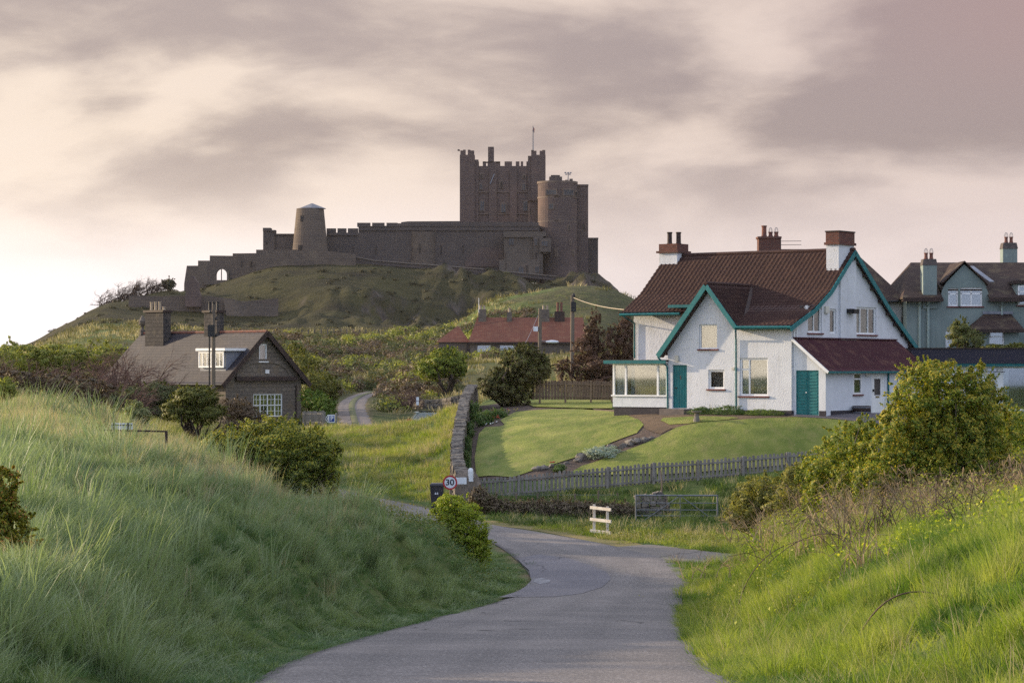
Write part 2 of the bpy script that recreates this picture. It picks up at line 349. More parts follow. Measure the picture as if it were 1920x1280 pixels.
FAR = {
-900: [(300,700),(540,665),(600,690)],
0: [(250,700),(400,682),(500,664),(540,657),(600,690)],
60: [(250,702),(400,672),(500,652),(540,645),(600,680)],
100: [(250,702),(400,660),(500,630),(540,616),(600,655)],
150: [(250,702),(400,648),(500,606),(541,592),(600,640)],
200: [(180,745),(260,705),(380,650),(450,618),(500,587),(545,564),(600,620)],
300: [(180,745),(260,700),(380,650),(450,620),(500,604),(524,598),(534,572),(548,549),(565,532),(600,600)],
400: [(180,760),(260,700),(380,645),(440,628),(500,612),(524,600),(534,578),(550,558),(575,540),(590,529),(600,528),(620,580)],
450: [(180,760),(260,690),(430,628),(480,622),(524,606),(534,582),(548,552),(562,522),(590,515),(620,560)],
520: [(180,750),(260,690),(340,655),(430,628),(480,621),(522,606),(534,580),(546,545),(562,508),(575,499),(600,482)],
600: [(180,750),(260,690),(340,655),(430,628),(480,621),(512,592),(536,550),(558,506),(575,500),(600,482)],
700: [(180,752),(230,715),(300,675),(360,650),(430,628),(480,622),(520,592),(550,535),(575,498),(600,492)],
760: [(180,745),(230,708),(300,672),(360,650),(430,628),(490,620),(530,590),(560,530),(585,499),(600,495)],
830: [(165,765),(180,742),(230,700),(280,668),(360,645),(430,628),(500,615),(550,560),(585,506),(600,502)],
870: [(165,755),(180,735),(230,695),(280,668),(320,655),(355,608),(380,600),(440,625),(500,612),(550,565),(590,510),(600,507)],
920: [(180,728),(230,690),(280,668),(310,658),(350,575),(375,567),(420,600),(500,612),(560,560),(590,516)],
1000: [(180,720),(230,690),(280,668),(310,655),(350,560),(378,547),(430,590),(500,600),(560,560),(590,521)],
1080: [(280,668),(310,650),(355,545),(385,532),(430,580),(500,600),(575,540),(590,526)],
1110: [(280,668),(310,650),(355,548),(388,533),(430,580),(500,600),(570,533),(590,505),(606,502),(630,560)],
1138: [(280,668),(310,650),(355,550),(390,534),(430,580),(500,600),(590,532),(612,560)],
1200: [(280,668),(320,640),(365,574),(395,566),(450,600),(600,620)],
1400: [(280,672),(400,645),(600,660)],
1920: [(280,690),(600,685)],
2900: [(280,690),(600,685)],
}
LY = np.arange(math.log(5), math.log(1500), 0.0085); YS = np.exp(LY)
PX = np.concatenate([np.linspace(-6000, -1000, 10), np.arange(-900, -60, 40), np.arange(-60, 1990, 7.0), np.arange(1990, 2900, 40), np.linspace(3000, 8000, 10)])
def colz(tab, Y):
    a = np.array(tab, float); z = CZ + (HOR - a[:, 1]) * a[:, 0] / F
    return np.interp(np.log(Y), np.log(a[:, 0]), z)
def table(T, Y):
    ks = sorted(T); return np.array(ks, float), np.stack([colz(T[k], Y) for k in ks], 1)
kn, zn = table(NEAR, YS)
Zn = np.stack([np.interp(PX, kn, r) for r in zn])
n150 = np.interp(PX, kn, np.array([colz(NEAR[k], 150.0) for k in sorted(NEAR)]).ravel())
far = {}
for k, t in FAR.items():
    z150 = np.interp(k, PX, n150); py = HOR - (z150 - CZ) * F / 150.0
    far[k] = [(150, py)] + t + [(900, HOR + 22 * F / 900), (5000, HOR + 30 * F / 5000)]
kf, zf = table(far, YS)
Zf = np.stack([np.interp(PX, kf, r) for r in zf])
wgt = sstep(math.log(149), math.log(153), LY)[:, None]
Z = Zn * (1 - wgt) + Zf * wgt
def blur(A, k, ax):
    out = A.copy()
    for _ in range(k):
        p = np.pad(out, [(1, 1) if a == ax else (0, 0) for a in (0, 1)], mode='edge')
        out = (p[:-2] + 2 * p[1:-1] + p[2:]) / 4 if ax == 0 else (p[:, :-2] + 2 * p[:, 1:-1] + p[:, 2:]) / 4
    return out
Z = blur(Z, 14, 1); Zs = blur(Z, 6, 0)
Z = np.where((YS[:, None] > 99) & (YS[:, None] < 112), blur(Z, 1, 0), Zs)
GX = (PX[None, :] - 960) / F * YS[:, None]; GY = np.repeat(YS[:, None], len(PX), 1)
Y2 = YS[:, None]
# hummocks, tufts of relief, crags
dune = sstep(8, 16, Y2) * (1 - sstep(88, 98, Y2))
Z += dune * (0.20 * fbm(GX, GY, 4.0) + 0.20 * fbm(GX, GY, 1.4, 3))
mid = sstep(104, 112, Y2) * (1 - sstep(140, 150, Y2)) * (PX[None, :] < 850)
Z += mid * (0.35 * fbm(GX, GY, 3.0) + 0.12 * fbm(GX, GY, 0.9, 3))
Z += sstep(150, 175, Y2) * (1 - sstep(400, 460, Y2)) * 0.9 * fbm(GX, GY, 14)
crag = sstep(470, 505, Y2) * (1 - sstep(572, 590, Y2))
rid = 1 - np.abs(fbm(GX, GY * 0.35, 16, 5)) * 2
damp = 1 - 0.8 * (1 - sstep(500, 560, PX[None, :])) * (1 - sstep(552, 565, Y2))
damp = damp * (1 - .85 * sstep(530, 548, Y2) * (1 - sstep(760, 860, PX[None, :])))
Z += crag * damp * ((2.0 + 2.5 * sstep(640, 740, PX[None, :])) * fbm(GX, GY, 22, 5) + (2.4 + 4.5 * sstep(640, 740, PX[None, :])) * (rid - .62))
Z += crag * damp * 1.2 * fbm(GX * 1.0, GY * .3, 5, 4)
Z += sstep(320, 345, Y2) * (1 - sstep(385, 410, Y2)) * (0.5 * fbm(GX, GY, 9, 4))

# road edges: (left px, left row, right px, right row); h = depth of the carriageway below the eye
HY = [(4, 1.7), (12, 2.15), (22, 2.863), (30, 3.6), (40, 4.5), (50, 5.3), (60, 6.0), (70, 6.35), (78, 6.35), (85, 6.2), (92, 6.05), (100, 5.9), (110, 5.6), (120, 5.3), (135, 4.8), (150, 4.4)]
hy = np.array(HY)
def hroad(Y): return np.interp(Y, hy[:, 0], hy[:, 1])
_t = np.linspace(4, 140, 3000); _p = HOR + hroad(_t) * F / _t
def Yroad(py): return float(np.interp(-py, -_p, _t))
EDGE = [(455,1282,1394,1282),(560,1232,1335,1235),(700,1187,1297,1190),(850,1148,1282,1150),(940,1124,1279,1118),(990,1100,1292,1083),(992,1076,1270,1052),(968,1048,1190,1031),(925,1018,1100,1012),(870,1000,1000,995),(800,985,925,983),(720,965,850,962),(640,944,765,944),(560,920,690,929),(480,905,620,914),(380,890,520,900)]
def catmull(P, n):
    P = np.array(P, float); out = []
    Q = np.vstack([2 * P[0] - P[1], P, 2 * P[-1] - P[-2]])
    for i in range(1, len(Q) - 2):
        t = np.linspace(0, 1, n, endpoint=False)[:, None]; a, b, c, d = Q[i - 1], Q[i], Q[i + 1], Q[i + 2]
        out.append(0.5 * (2 * b + (c - a) * t + (2 * a - 5 * b + 4 * c - d) * t * t + (3 * b - a - 3 * c + d) * t ** 3))
    out.append(P[-1:]); return np.vstack(out)
LE, RE = [], []
for x in (5.0, 13.0):
    LE.append((-2.45, x)); RE.append((1.95 , x))
for l, lp, r, rp in EDGE:
    Yl, Yr = Yroad(lp), Yroad(rp); LE.append(((l - 960) / F * Yl, Yl)); RE.append(((r - 960) / F * Yr, Yr))
LE, RE = catmull(LE, 10), catmull(RE, 10)
def ribz(p): return CZ - hroad(p[..., 1])
# spur to the right (old gravelly tarmac mouth) and the lane up to the car park
SP = catmull([(x, y) for x, y in [((1150 - 960) / F * 84, 84), ((1290 - 960) / F * 81, 81), ((1400 - 960) / F * 79.5, 79.5), ((1560 - 960) / F * 78, 78)]], 14)
LANE = [(672,822,147,2.3),(668,800,153,2.2),(662,776,162,2.1),(660,760,172,2.0),(668,748,186,1.9),(684,740,202,1.8),(704,734,220,1.8)]
LC = catmull([((a - 960) * c / F, c, CZ + (HOR - b) * c / F, d / 2) for a, b, c, d in LANE], 10)
def carve(Zg, C, hw, zc, fade):
    """blend the height grid to level zc within hw of samples C (n,2)"""
    lo, hi = C[:, 1].min() - 6, C[:, 1].max() + 6
    rows = np.where((YS > lo) & (YS < hi))[0]; cols = np.where((PX > -700) & (PX < 2300))[0]
    sx = np.ix_(rows, cols); gx, gy = GX[sx], GY[sx]; best = np.full(gx.shape, 1e9); zz = np.zeros(gx.shape)
    for (x, y), h, z in zip(C, hw, zc if zc is not None else np.zeros(len(C))):
        d = np.hypot(gx - x, gy - y) - h; m = d < best; best[m] = d[m]; zz[m] = z
    if zc is None: zz = CZ - hroad(gy) - .03
    k = 1 - sstep(0.1, fade, best); Zg[sx] = Zg[sx] * (1 - k) + zz * k
    return best, sx
# fill between the two edges row by row: many samples across the carriageway
T_ = np.linspace(0, 1, 9)[:, None, None]
acr = (LE[None] * (1 - T_) + RE[None] * T_).reshape(-1, 2)
distR = np.full(GX.shape, 99.0)
b_, sx_ = carve(Z, acr, np.full(len(acr), 0.35), None, 2.2); distR[sx_] = np.minimum(distR[sx_], b_)
b_, sx_ = carve(Z, SP, np.full(len(SP), 1.6), None, 2.0); distR[sx_] = np.minimum(distR[sx_], b_)
b_, sx_ = carve(Z, LC[:, :2], LC[:, 3] + 0.2, LC[:, 2], 2.5); distR[sx_] = np.minimum(distR[sx_], b_)
# level platforms under the buildings
def flat(x0, x1, y0, y1, z, fade):
    global Z
    d = np.maximum(np.maximum(x0 - GX, GX - x1), np.maximum(y0 - GY, GY - y1))
    k = 1 - sstep(0.0, fade, d); Z = Z * (1 - k) + z * k
HOUSE_Z = 7.87
def zg(x, y):
    x = np.asarray(x, float); y = np.asarray(y, float)
    p = np.interp(960 + F * x / y, PX, np.arange(len(PX))); q = np.clip((np.log(y) - LY[0]) / (LY[1] - LY[0]), 0, len(LY) - 1.001)
    i = np.minimum(p.astype(int), len(PX) - 2); j = q.astype(int); a = p - i; b = q - j
    return (Z[j, i] * (1 - a) + Z[j, i + 1] * a) * (1 - b) + (Z[j + 1, i] * (1 - a) + Z[j + 1, i + 1] * a) * b
def G(px, Y, dz=0.0):
    x = (px - 960) / F * Y; return np.array([x, Y, float(zg(x, Y)) + dz])
def hit(px, py, Ymin=6, Ymax=650):
    ys = np.exp(np.linspace(math.log(Ymin), math.log(Ymax), 1500)); x = (px - 960) / F * ys
    r = HOR - (zg(x, ys) - CZ) * F / ys; m = np.where(r <= py)[0]
    if len(m) == 0: m = [len(ys) - 1]
    y = ys[m[0]]; xx = (px - 960) / F * y; return np.array([xx, y, float(zg(xx, y))])
# ------------------------------------------------------------------ ground mesh with cover masks
def inpoly(px, py, P):
    P = np.array(P, float); ins = np.zeros(px.shape, bool); j = len(P) - 1
    for i in range(len(P)):
        c = ((P[i, 1] > py) != (P[j, 1] > py)) & (px < (P[j, 0] - P[i, 0]) * (py - P[i, 1]) / (P[j, 1] - P[i, 1] + 1e-12) + P[i, 0])
        ins ^= c; j = i
    return ins
GPX = np.repeat(PX[None, :], len(YS), 0); GPY = HOR - (Z - CZ) * F / GY
rock = np.zeros(Z.shape)
dzy = np.abs(np.gradient(Z, axis=0) / np.gradient(GY, axis=0)); dzx = np.abs(np.gradient(Z, axis=1) / np.gradient(GX, axis=1))
slope = np.hypot(dzx, dzy)
rock = sstep(470, 500, Y2) * sstep(0.55, 1.0, slope + 0.6 * fbm(GX, GY, 12, 4))
scrub = sstep(152, 165, Y2) * (1 - sstep(380, 430, Y2)) * sstep(0.0, 0.35, fbm(GX, GY, 18, 4) + 0.25)
soil = np.zeros(Z.shape)
tan = 1 - sstep(-0.3, 0.15, distR)
nv, nu = Z.shape
idx = np.arange(nv * nu).reshape(nv, nu)
quads = np.stack([idx[:-1, :-1], idx[:-1, 1:], idx[1:, 1:], idx[1:, :-1]], -1).reshape(-1, 4)
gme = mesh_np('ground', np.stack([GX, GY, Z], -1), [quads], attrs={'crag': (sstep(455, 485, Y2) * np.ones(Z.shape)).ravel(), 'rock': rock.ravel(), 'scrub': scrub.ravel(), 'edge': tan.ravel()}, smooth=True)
m, nt = newmat('turf'); v = coord(nt, 'pos')
A = lambda n: N(nt, 'ShaderNodeAttribute', attribute_name=n).outputs['Fac']
n_a = noise(nt, v, 0.35, 5); n_b = noise(nt, v, 2.5, 4); n_c = noise(nt, v, 0.08, 5)
col = ramp(nt, n_a, [(0.3, (0.035, 0.062, 0.018)), (0.5, (0.06, 0.10, 0.024)), (0.7, (0.12, 0.14, 0.05))])
col = mixc(nt, mrange(nt, n_b, 0.45, 0.7, 0, 0.5), col, (0.13, 0.12, 0.06))
col = mixc(nt, mrange(nt, n_c, 0.45, 0.65, 0, 0.6), col, (0.10, 0.12, 0.035))
scol = ramp(nt, noise(nt, v, 0.9, 5), [(0.3, (0.03, 0.04, 0.014)), (0.5, (0.075, 0.06, 0.035)), (0.7, (0.10, 0.11, 0.03))])
col = mixc(nt, math_(nt, 'MULTIPLY', A('scrub'), 0.8), col, scol)
rcol = ramp(nt, noise(nt, v, 0.25, 8, 0.65), [(0.25, (0.030, 0.024, 0.022)), (0.5, (0.065, 0.052, 0.045)), (0.75, (0.17, 0.145, 0.125))])
vs = coord(nt, 'pos', (1, 0.4, 0.3)); rb = mrange(nt, noise(nt, vs, 0.12, 6, 0.6), 0.40, 0.52)
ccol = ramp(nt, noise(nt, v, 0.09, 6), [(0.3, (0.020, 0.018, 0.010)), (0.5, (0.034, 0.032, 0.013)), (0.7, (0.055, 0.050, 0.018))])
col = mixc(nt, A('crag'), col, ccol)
col = mixc(nt, math_(nt, 'MULTIPLY', A('rock'), rb), col, rcol)
col = mixc(nt, math_(nt, 'MULTIPLY', A('edge'), mrange(nt, n_b, 0.3, 0.55)), col, (0.17, 0.13, 0.08))
p = principled(nt, col, 0.95, 0.1)
finish(nt, p, math_(nt, 'ADD', noise(nt, v, 3.0, 6), math_(nt, 'MULTIPLY', noise(nt, v, 0.4, 6), 4.0)), 0.7, 0.25)
MT = m
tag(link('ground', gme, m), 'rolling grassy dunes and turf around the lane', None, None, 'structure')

# ribbons lying on the ground
def ribbon(name, L, Rr, zf, mat, label, n=14, lift=0.03, sink=0.35):
    k = np.linspace(0, 1, n)[None, :, None]; P = L[:, None] * (1 - k) + Rr[:, None] * k
    zz = zf(P) + lift; prof = 0.0 * k[..., 0]; zz = zz + prof
    zz[:, 0] -= sink * 0.1; zz[:, -1] -= sink * 0.1
    nr, nc = zz.shape; ii = np.arange(nr * nc).reshape(nr, nc)
    q = np.stack([ii[:-1, :-1], ii[:-1, 1:], ii[1:, 1:], ii[1:, :-1]], -1).reshape(-1, 4)
    me = mesh_np(name, np.concatenate([P, zz[..., None]], -1), [q], attrs={'acr': np.repeat(k[0, :, 0][None], nr, 0).ravel()}, smooth=True)
    return tag(link(name, me, mat), label, None, None, 'structure')
def asphalt(name, base, base2, gritc, edgec):
    m, nt = newmat(name); v = coord(nt, 'pos')
    a = N(nt, 'ShaderNodeAttribute', attribute_name='acr').outputs['Fac']
    col = mixc(nt, mrange(nt, noise(nt, v, 0.18, 5), 0.42, 0.58), base, base2)
    col = mixc(nt, mrange(nt, noise(nt, coord(nt, 'pos', (0.35, 1.6, 1)), 1.6, 6, 0.65), 0.42, 0.66, 0, 0.6), col, tuple(x * 1.35 for x in base))
    g = noise(nt, v, 26, 4, 0.75); col = mixc(nt, mrange(nt, g, 0.52, 0.66, 0, 0.85), col, gritc)
    col = mixc(nt, mrange(nt, g, 0.45, 0.32, 0, 0.6), col, tuple(x * 0.4 for x in base))
    tr = math_(nt, 'MULTIPLY', math_(nt, 'ABSOLUTE', math_(nt, 'SINE', math_(nt, 'MULTIPLY_ADD', a, 12.57, .6))), mrange(nt, noise(nt, v, 0.5, 4), 0.35, 0.6, .1, .45)); col = mixc(nt, tr, col, mixc(nt, 1.0, col, (1.45, 1.43, 1.42), 'MULTIPLY'))
    e = math_(nt, 'ABSOLUTE', math_(nt, 'MULTIPLY_ADD', a, 2.0, -1.0))
    ee = math_(nt, 'ADD', e, math_(nt, 'MULTIPLY', math_(nt, 'SUBTRACT', noise(nt, v, 1.5, 5), 0.5), 0.12))
    col = mixc(nt, mrange(nt, ee, 0.9, 0.985, 0, 0.75), col, edgec)
    vo = N(nt, 'ShaderNodeTexVoronoi', feature='DISTANCE_TO_EDGE'); nz = N(nt, 'ShaderNodeTexNoise'); lk(nt, v, nz.inputs['Vector']); nz.inputs['Scale'].default_value = 0.8; nz.inputs['Detail'].default_value = 6
    va = N(nt, 'ShaderNodeVectorMath', operation='MULTIPLY_ADD'); lk(nt, nz.outputs[1], va.inputs[0]); va.inputs[1].default_value = (2.2, 2.2, 0); lk(nt, v, va.inputs[2]); lk(nt, va.outputs[0], vo.inputs['Vector']); vo.inputs['Scale'].default_value = 0.16
    cr = math_(nt, 'MULTIPLY', mrange(nt, vo.outputs[0], 0.010, 0.0), mrange(nt, noise(nt, v, 0.1, 2), 0.42, 0.55))
    col = mixc(nt, math_(nt, 'MULTIPLY', cr, 0.9), col, tuple(x * 0.35 for x in base))
    p = principled(nt, col, 0.8, 0.25)
    finish(nt, p, math_(nt, 'ADD', g, math_(nt, 'MULTIPLY', noise(nt, v, 4, 4), 0.8)), 0.5, 0.02); return m
ROADM = asphalt('asphalt', (0.092, 0.082, 0.078), (0.140, 0.122, 0.112), (0.44, 0.40, 0.37), (0.05, 0.045, 0.045))
ribbon('road', LE, RE, ribz, ROADM, 'grey tarmac lane sweeping left between grassy banks', 18, 0.03)
d_ = np.gradient(SP, axis=0); d_ /= np.linalg.norm(d_, axis=1)[:, None]; nrm = np.stack([-d_[:, 1], d_[:, 0]], 1)
ribbon('road_mouth', SP + nrm * 1.9, SP - nrm * 1.7, ribz, asphalt('old_tarmac', (0.12, 0.105, 0.092), (0.16, 0.135, 0.112), (0.30, 0.26, 0.22), (0.2, 0.17, 0.1)), 'gravelly old tarmac mouth beside the verge', 10, 0.02)
def ldir(C):
    d = np.gradient(C[:, :2], axis=0); d /= np.linalg.norm(d, axis=1)[:, None]; return np.stack([-d[:, 1], d[:, 0]], 1)
nl = ldir(LC); lz = lambda P: np.repeat(LC[:, 2][:, None], P.shape[1], 1)
ribbon('lane', LC[:, :2] + nl * LC[:, 3:4], LC[:, :2] - nl * LC[:, 3:4], lz, asphalt('lane_gravel', (0.12, 0.10, 0.09), (0.15, 0.125, 0.11), (0.22, 0.19, 0.16), (0.08, 0.07, 0.04)), 'pale gravel lane climbing between banks to the car park', 8, 0.03)
ribbon('lane_grass_strip', LC[:, :2] + nl * 0.22, LC[:, :2] - nl * 0.2, lz, MAT('strip_grass', (0.08, 0.10, 0.03), (0.13, 0.12, 0.05), 2, bump=0.5), 'grass strip growing down the middle of the lane', 4, 0.10)
# manhole-like damp patch at the road's inside edge is part of the road's wear

def drape(name, poly_s, mat, label, lift=0.02, res=0.14, kind='structure', bump=0.0, Yr=(60, 200), pts_world=False):
    """a sheet following the ground inside an outline seen at screen points"""
    P = np.array([hit(a, b, *Yr)[:2] for a, b in poly_s]) if not pts_world else np.array(poly_s, float)
    x0, y0 = P.min(0) - res; x1, y1 = P.max(0) + res
    xs = np.arange(x0, x1 + res, res); ys = np.arange(y0, y1 + res, res); X, Y = np.meshgrid(xs, ys)
    ins = inpoly(X, Y, P)
    cell = ins[:-1, :-1] | ins[1:, :-1] | ins[:-1, 1:] | ins[1:, 1:]
    use = np.zeros(ins.shape, bool); use[:-1, :-1] |= cell; use[1:, :-1] |= cell; use[:-1, 1:] |= cell; use[1:, 1:] |= cell
    out = use & ~ins; ox, oy = X[out], Y[out]; best = np.full(ox.shape, 1e9); bx = ox.copy(); by = oy.copy()
    for i in range(len(P)):
        a, b = P[i - 1], P[i]; ab = b - a; L2 = (ab ** 2).sum() + 1e-12
        t = np.clip(((ox - a[0]) * ab[0] + (oy - a[1]) * ab[1]) / L2, 0, 1); cx = a[0] + t * ab[0]; cy = a[1] + t * ab[1]
        d = np.hypot(cx - ox, cy - oy); mm = d < best; best[mm] = d[mm]; bx[mm] = cx[mm]; by[mm] = cy[mm]
    X[out] = bx; Y[out] = by
    ids = -np.ones(ins.shape, int); ids[use] = np.arange(use.sum())
    q = np.stack([ids[:-1, :-1], ids[:-1, 1:], ids[1:, 1:], ids[1:, :-1]], -1)[cell]
    zz = zg(X[use], Y[use]) + lift + (bump * fbm(X[use], Y[use], 2.0) if bump else 0)
    me = mesh_np(name, np.stack([X[use], Y[use], zz], 1), [q], attrs={'acr': np.full(int(use.sum()), .5)}, smooth=True)
    return tag(link(name, me, mat), label, None, None, kind), P
# ------------------------------------------------------------------ shared building materials
M_ROUGH = MAT('roughcast_white', (0.66, 0.67, 0.69), (0.60, 0.61, 0.63), 0.9, 0.9, 0.45, 17, 0.04, 0.15, c3=(0.56, 0.56, 0.55), streak=.18)
M_WHITE = MAT('white_paint', (0.80, 0.80, 0.79), (0.72, 0.72, 0.71), 3, 0.45, 0.0)
M_SMOOTHW = MAT('painted_brick_white', (0.64, 0.66, 0.69), (0.58, 0.60, 0.63), 2.0, 0.8, 0.4, 14, 0.02, streak=.2)
M_TEAL = MAT('teal_paint', (0.012, 0.165, 0.172), (0.008, 0.125, 0.135), 4, 0.5, 0.0, c3=(0.02, 0.18, 0.18))
M_TEALD = MAT('teal_gloss_trim', (0.008, 0.135, 0.145), (0.007, 0.10, 0.112), 4, 0.4)
M_PLINTH = MAT('dark_plinth', (0.030, 0.026, 0.034), (0.045, 0.04, 0.045), 3, 0.8)
M_SILL = MAT('red_tile_sill', (0.16, 0.045, 0.04), (0.11, 0.035, 0.035), 6, 0.7)
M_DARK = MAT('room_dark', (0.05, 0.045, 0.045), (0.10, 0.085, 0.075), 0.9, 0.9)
M_BLIND = MAT('pale_blind', (0.42, 0.37, 0.33), (0.33, 0.30, 0.27), 1.3, 0.9)
M_BLINDP = MAT('pinkish_blind', (0.36, 0.28, 0.25), (0.30, 0.23, 0.20), 2, 0.9)
M_CURT = MAT('net_curtain', (0.55, 0.57, 0.56), (0.33, 0.35, 0.35), 9, 0.9, sc=(1, 1, 0.05))
M_GLASS = GLASS('window_glass', 0.17); M_GLASSD = GLASS('window_glass_clear', 0.12)
M_BRICKC = BRICK('chimney_brick', (0.20, 0.075, 0.05), (0.13, 0.05, 0.04), (0.12, 0.10, 0.09), 0.23, 0.08, 0.01, stain=(0.07, 0.05, 0.045))
M_POT = MAT('chimney_pot', (0.20, 0.08, 0.055), (0.13, 0.06, 0.05), 5, 0.8)
M_BUFF = MAT('buff_chimney_pot', (0.42, 0.34, 0.24), (0.3, 0.24, 0.17), 5, 0.8)
M_TIM = MAT('dark_timber', (0.05, 0.03, 0.025), (0.03, 0.02, 0.018), 4, 0.7)
M_BLACK = MAT('black_metal', (0.015, 0.015, 0.017), (0.03, 0.03, 0.03), 6, 0.5)
M_GREYP = MAT('grey_pole_timber', (0.16, 0.13, 0.10), (0.10, 0.085, 0.07), 3, 0.9, 0.5, 20, 0.02, sc=(1, 1, 0.1))
M_LEAD = MAT('lead_flashing', (0.22, 0.23, 0.26), (0.16, 0.17, 0.20), 4, 0.6)
def TILE(name, c1, c2, c3, moss, bump=0.3):
    m, nt = newmat(name); v = coord(nt, 'obj'); uv = coord(nt, 'uv')
    b = N(nt, 'ShaderNodeTexBrick'); lk(nt, uv, b.inputs['Vector']); b.inputs['Scale'].default_value = 1
    b.inputs['Color1'].default_value = (*c1, 1); b.inputs['Color2'].default_value = (*c2, 1); b.inputs['Mortar'].default_value = (*tuple(x * 0.4 for x in c1), 1)
    b.inputs['Brick Width'].default_value = 0.33; b.inputs['Row Height'].default_value = 0.30; b.inputs['Mortar Size'].default_value = 0.012
    col = mixc(nt, mrange(nt, noise(nt, v, 1.1, 5), 0.45, 0.7, 0, 0.7), b.outputs[0], c3)
    col = mixc(nt, mrange(nt, noise(nt, v, 6, 4), 0.6, 0.72, 0, 0.6), col, moss)
    p = principled(nt, col, 0.85, 0.2); finish(nt, p, noise(nt, v, 20, 3), bump, 0.02); return m
M_PANT = TILE('brown_pantile', (0.066, 0.034, 0.029), (0.044, 0.024, 0.022), (0.075, 0.040, 0.031), (0.085, 0.056, 0.034))
M_REARROOF = BRICK('brown_plain_tile', (0.075, 0.048, 0.038), (0.05, 0.033, 0.03), (0.02, 0.015, 0.015), 0.2, 0.12, 0.012, c3=(0.10, 0.075, 0.05), stain=(0.05, 0.035, 0.03))
M_MAROON = BRICK('maroon_felt_shingle', (0.085, 0.026, 0.034), (0.062, 0.021, 0.028), (0.045, 0.015, 0.02), 0.3, 0.14, 0.012, c3=(0.13, 0.06, 0.05), stain=(0.08, 0.035, 0.035), bump=0.3)

# ------------------------------------------------------------------ building tools
def Ff(plane):   # wall facing -y : u = x, n = outward
    return lambda u, n, z: (u, plane - n, z)
def Fe(plane):   # wall facing +x : u = y
    return lambda u, n, z: (plane + n, u, z)
def wall(mb, T, u0, u1, z0, top, holes=(), rev=0.14, du=0.3, extra=()):
    us = {round(u0, 4), round(u1, 4)} | {round(x, 4) for x in extra}
    for h in holes: us |= {round(h[0], 4), round(h[1], 4)}
    n = max(1, int((u1 - u0) / du)); us |= {round(u0 + (u1 - u0) * i / n, 4) for i in range(n + 1)}
    us = sorted(x for x in us if u0 - 1e-6 <= x <= u1 + 1e-6)
    tf = top if callable(top) else (lambda u: top)
    zs = sorted({z0} | {h[2] for h in holes} | {h[3] for h in holes} | {1e3})
    for a, b in zip(us[:-1], us[1:]):
        if b - a < 1e-4: continue
        ta, tb = tf(a), tf(b)
        for c, d in zip(zs[:-1], zs[1:]):
            mu, mz = (a + b) / 2, (c + min(d, 99)) / 2
            if any(h[0] < mu < h[1] and h[2] <= c + 1e-6 and d <= h[3] + 1e-6 for h in holes): continue
            da, db = min(d, ta), min(d, tb)
            if da <= c and db <= c: continue
            da, db = max(da, c), max(db, c)
            mb.add([T(a, 0, c), T(b, 0, c), T(b, 0, db), T(a, 0, da)], [(0, 1, 2, 3)])
    for h in holes:
        a, b, c, d = h
        for q in (((a, c), (b, c)), ((b, c), (b, d)), ((b, d), (a, d)), ((a, d), (a, c))):
            (p, r), (s, t) = q
            mb.add([T(p, 0, r), T(s, 0, t), T(s, -rev, t), T(p, -rev, r)], [(0, 1, 2, 3)])
def bars(mb, T, a, b, c, d, cols, rows, fw, n0, n1):
    TT = lambda x, y, z: T(x, y, z)
    def bx(u0, u1, z0, z1): mb.box(u0, u1, n0, n1, z0, z1, T=lambda x, y, z: T(x, y, z))
    bx(a, a + fw, c, d); bx(b - fw, b, c, d); bx(a + fw, b - fw, c, c + fw); bx(a + fw, b - fw, d - fw, d)
    for x in cols: xx = a + (b - a) * x; bx(xx - fw * .42, xx + fw * .42, c + fw, d - fw)
    for z, u0, u1 in rows: zz = c + (d - c) * z; bx(a + (b - a) * u0 + fw * .4, a + (b - a) * u1 - fw * .4, zz - fw * .4, zz + fw * .4)
def window(parent, T, hole, cols=(), rows=(), sill=True, back=None, fw=0.075, rev=0.14, frame=None, glass=None, fine=None, curtain=None, sillm=None):
    a, b, c, d = hole; mb = MB()
    bars(mb, T, a + .002, b - .002, c + .002, d - .002, cols, rows, fw, -rev + .02, -rev + .075)
    if fine:
        nx, nz, w_ = fine
        for i in range(1, nx): x = a + (b - a) * i / nx; mb.box(x - w_, x + w_, -rev + .03, -rev + .055, c + fw, d - fw, T=T)
        for i in range(1, nz): z = c + (d - c) * i / nz; mb.box(a + fw, b - fw, -rev + .028, -rev + .052, z - w_, z + w_, T=T)
    f = mb.build('window', frame or M_WHITE, parent)
    MB().box(a + fw * .5, b - fw * .5, -rev + .036, -rev + .044, c + fw * .5, d - fw * .5, T=T).build('pane', glass or M_GLASS, f)
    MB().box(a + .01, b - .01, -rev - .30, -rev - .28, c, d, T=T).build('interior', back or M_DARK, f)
    if curtain:
        cm = MB()
        for (s, e) in curtain:
            n = 14
            for i in range(n):
                x0 = a + (b - a) * (s + (e - s) * i / n); x1 = a + (b - a) * (s + (e - s) * (i + 1) / n); k0 = .02 * (i % 2); k1 = .02 * ((i + 1) % 2)
                cm.add([T(x0, -rev - .06 - k0, c + .03), T(x1, -rev - .06 - k1, c + .03), T(x1, -rev - .06 - k1, d - .03), T(x0, -rev - .06 - k0, d - .03)], [(0, 1, 2, 3)])
        cm.build('curtain', M_CURT, f)
    if sill: MB().box(a - .08, b + .08, -rev + .03, .07, c - .07, c - .004, T=T).build('sill', sillm or M_SILL, f)
    return f
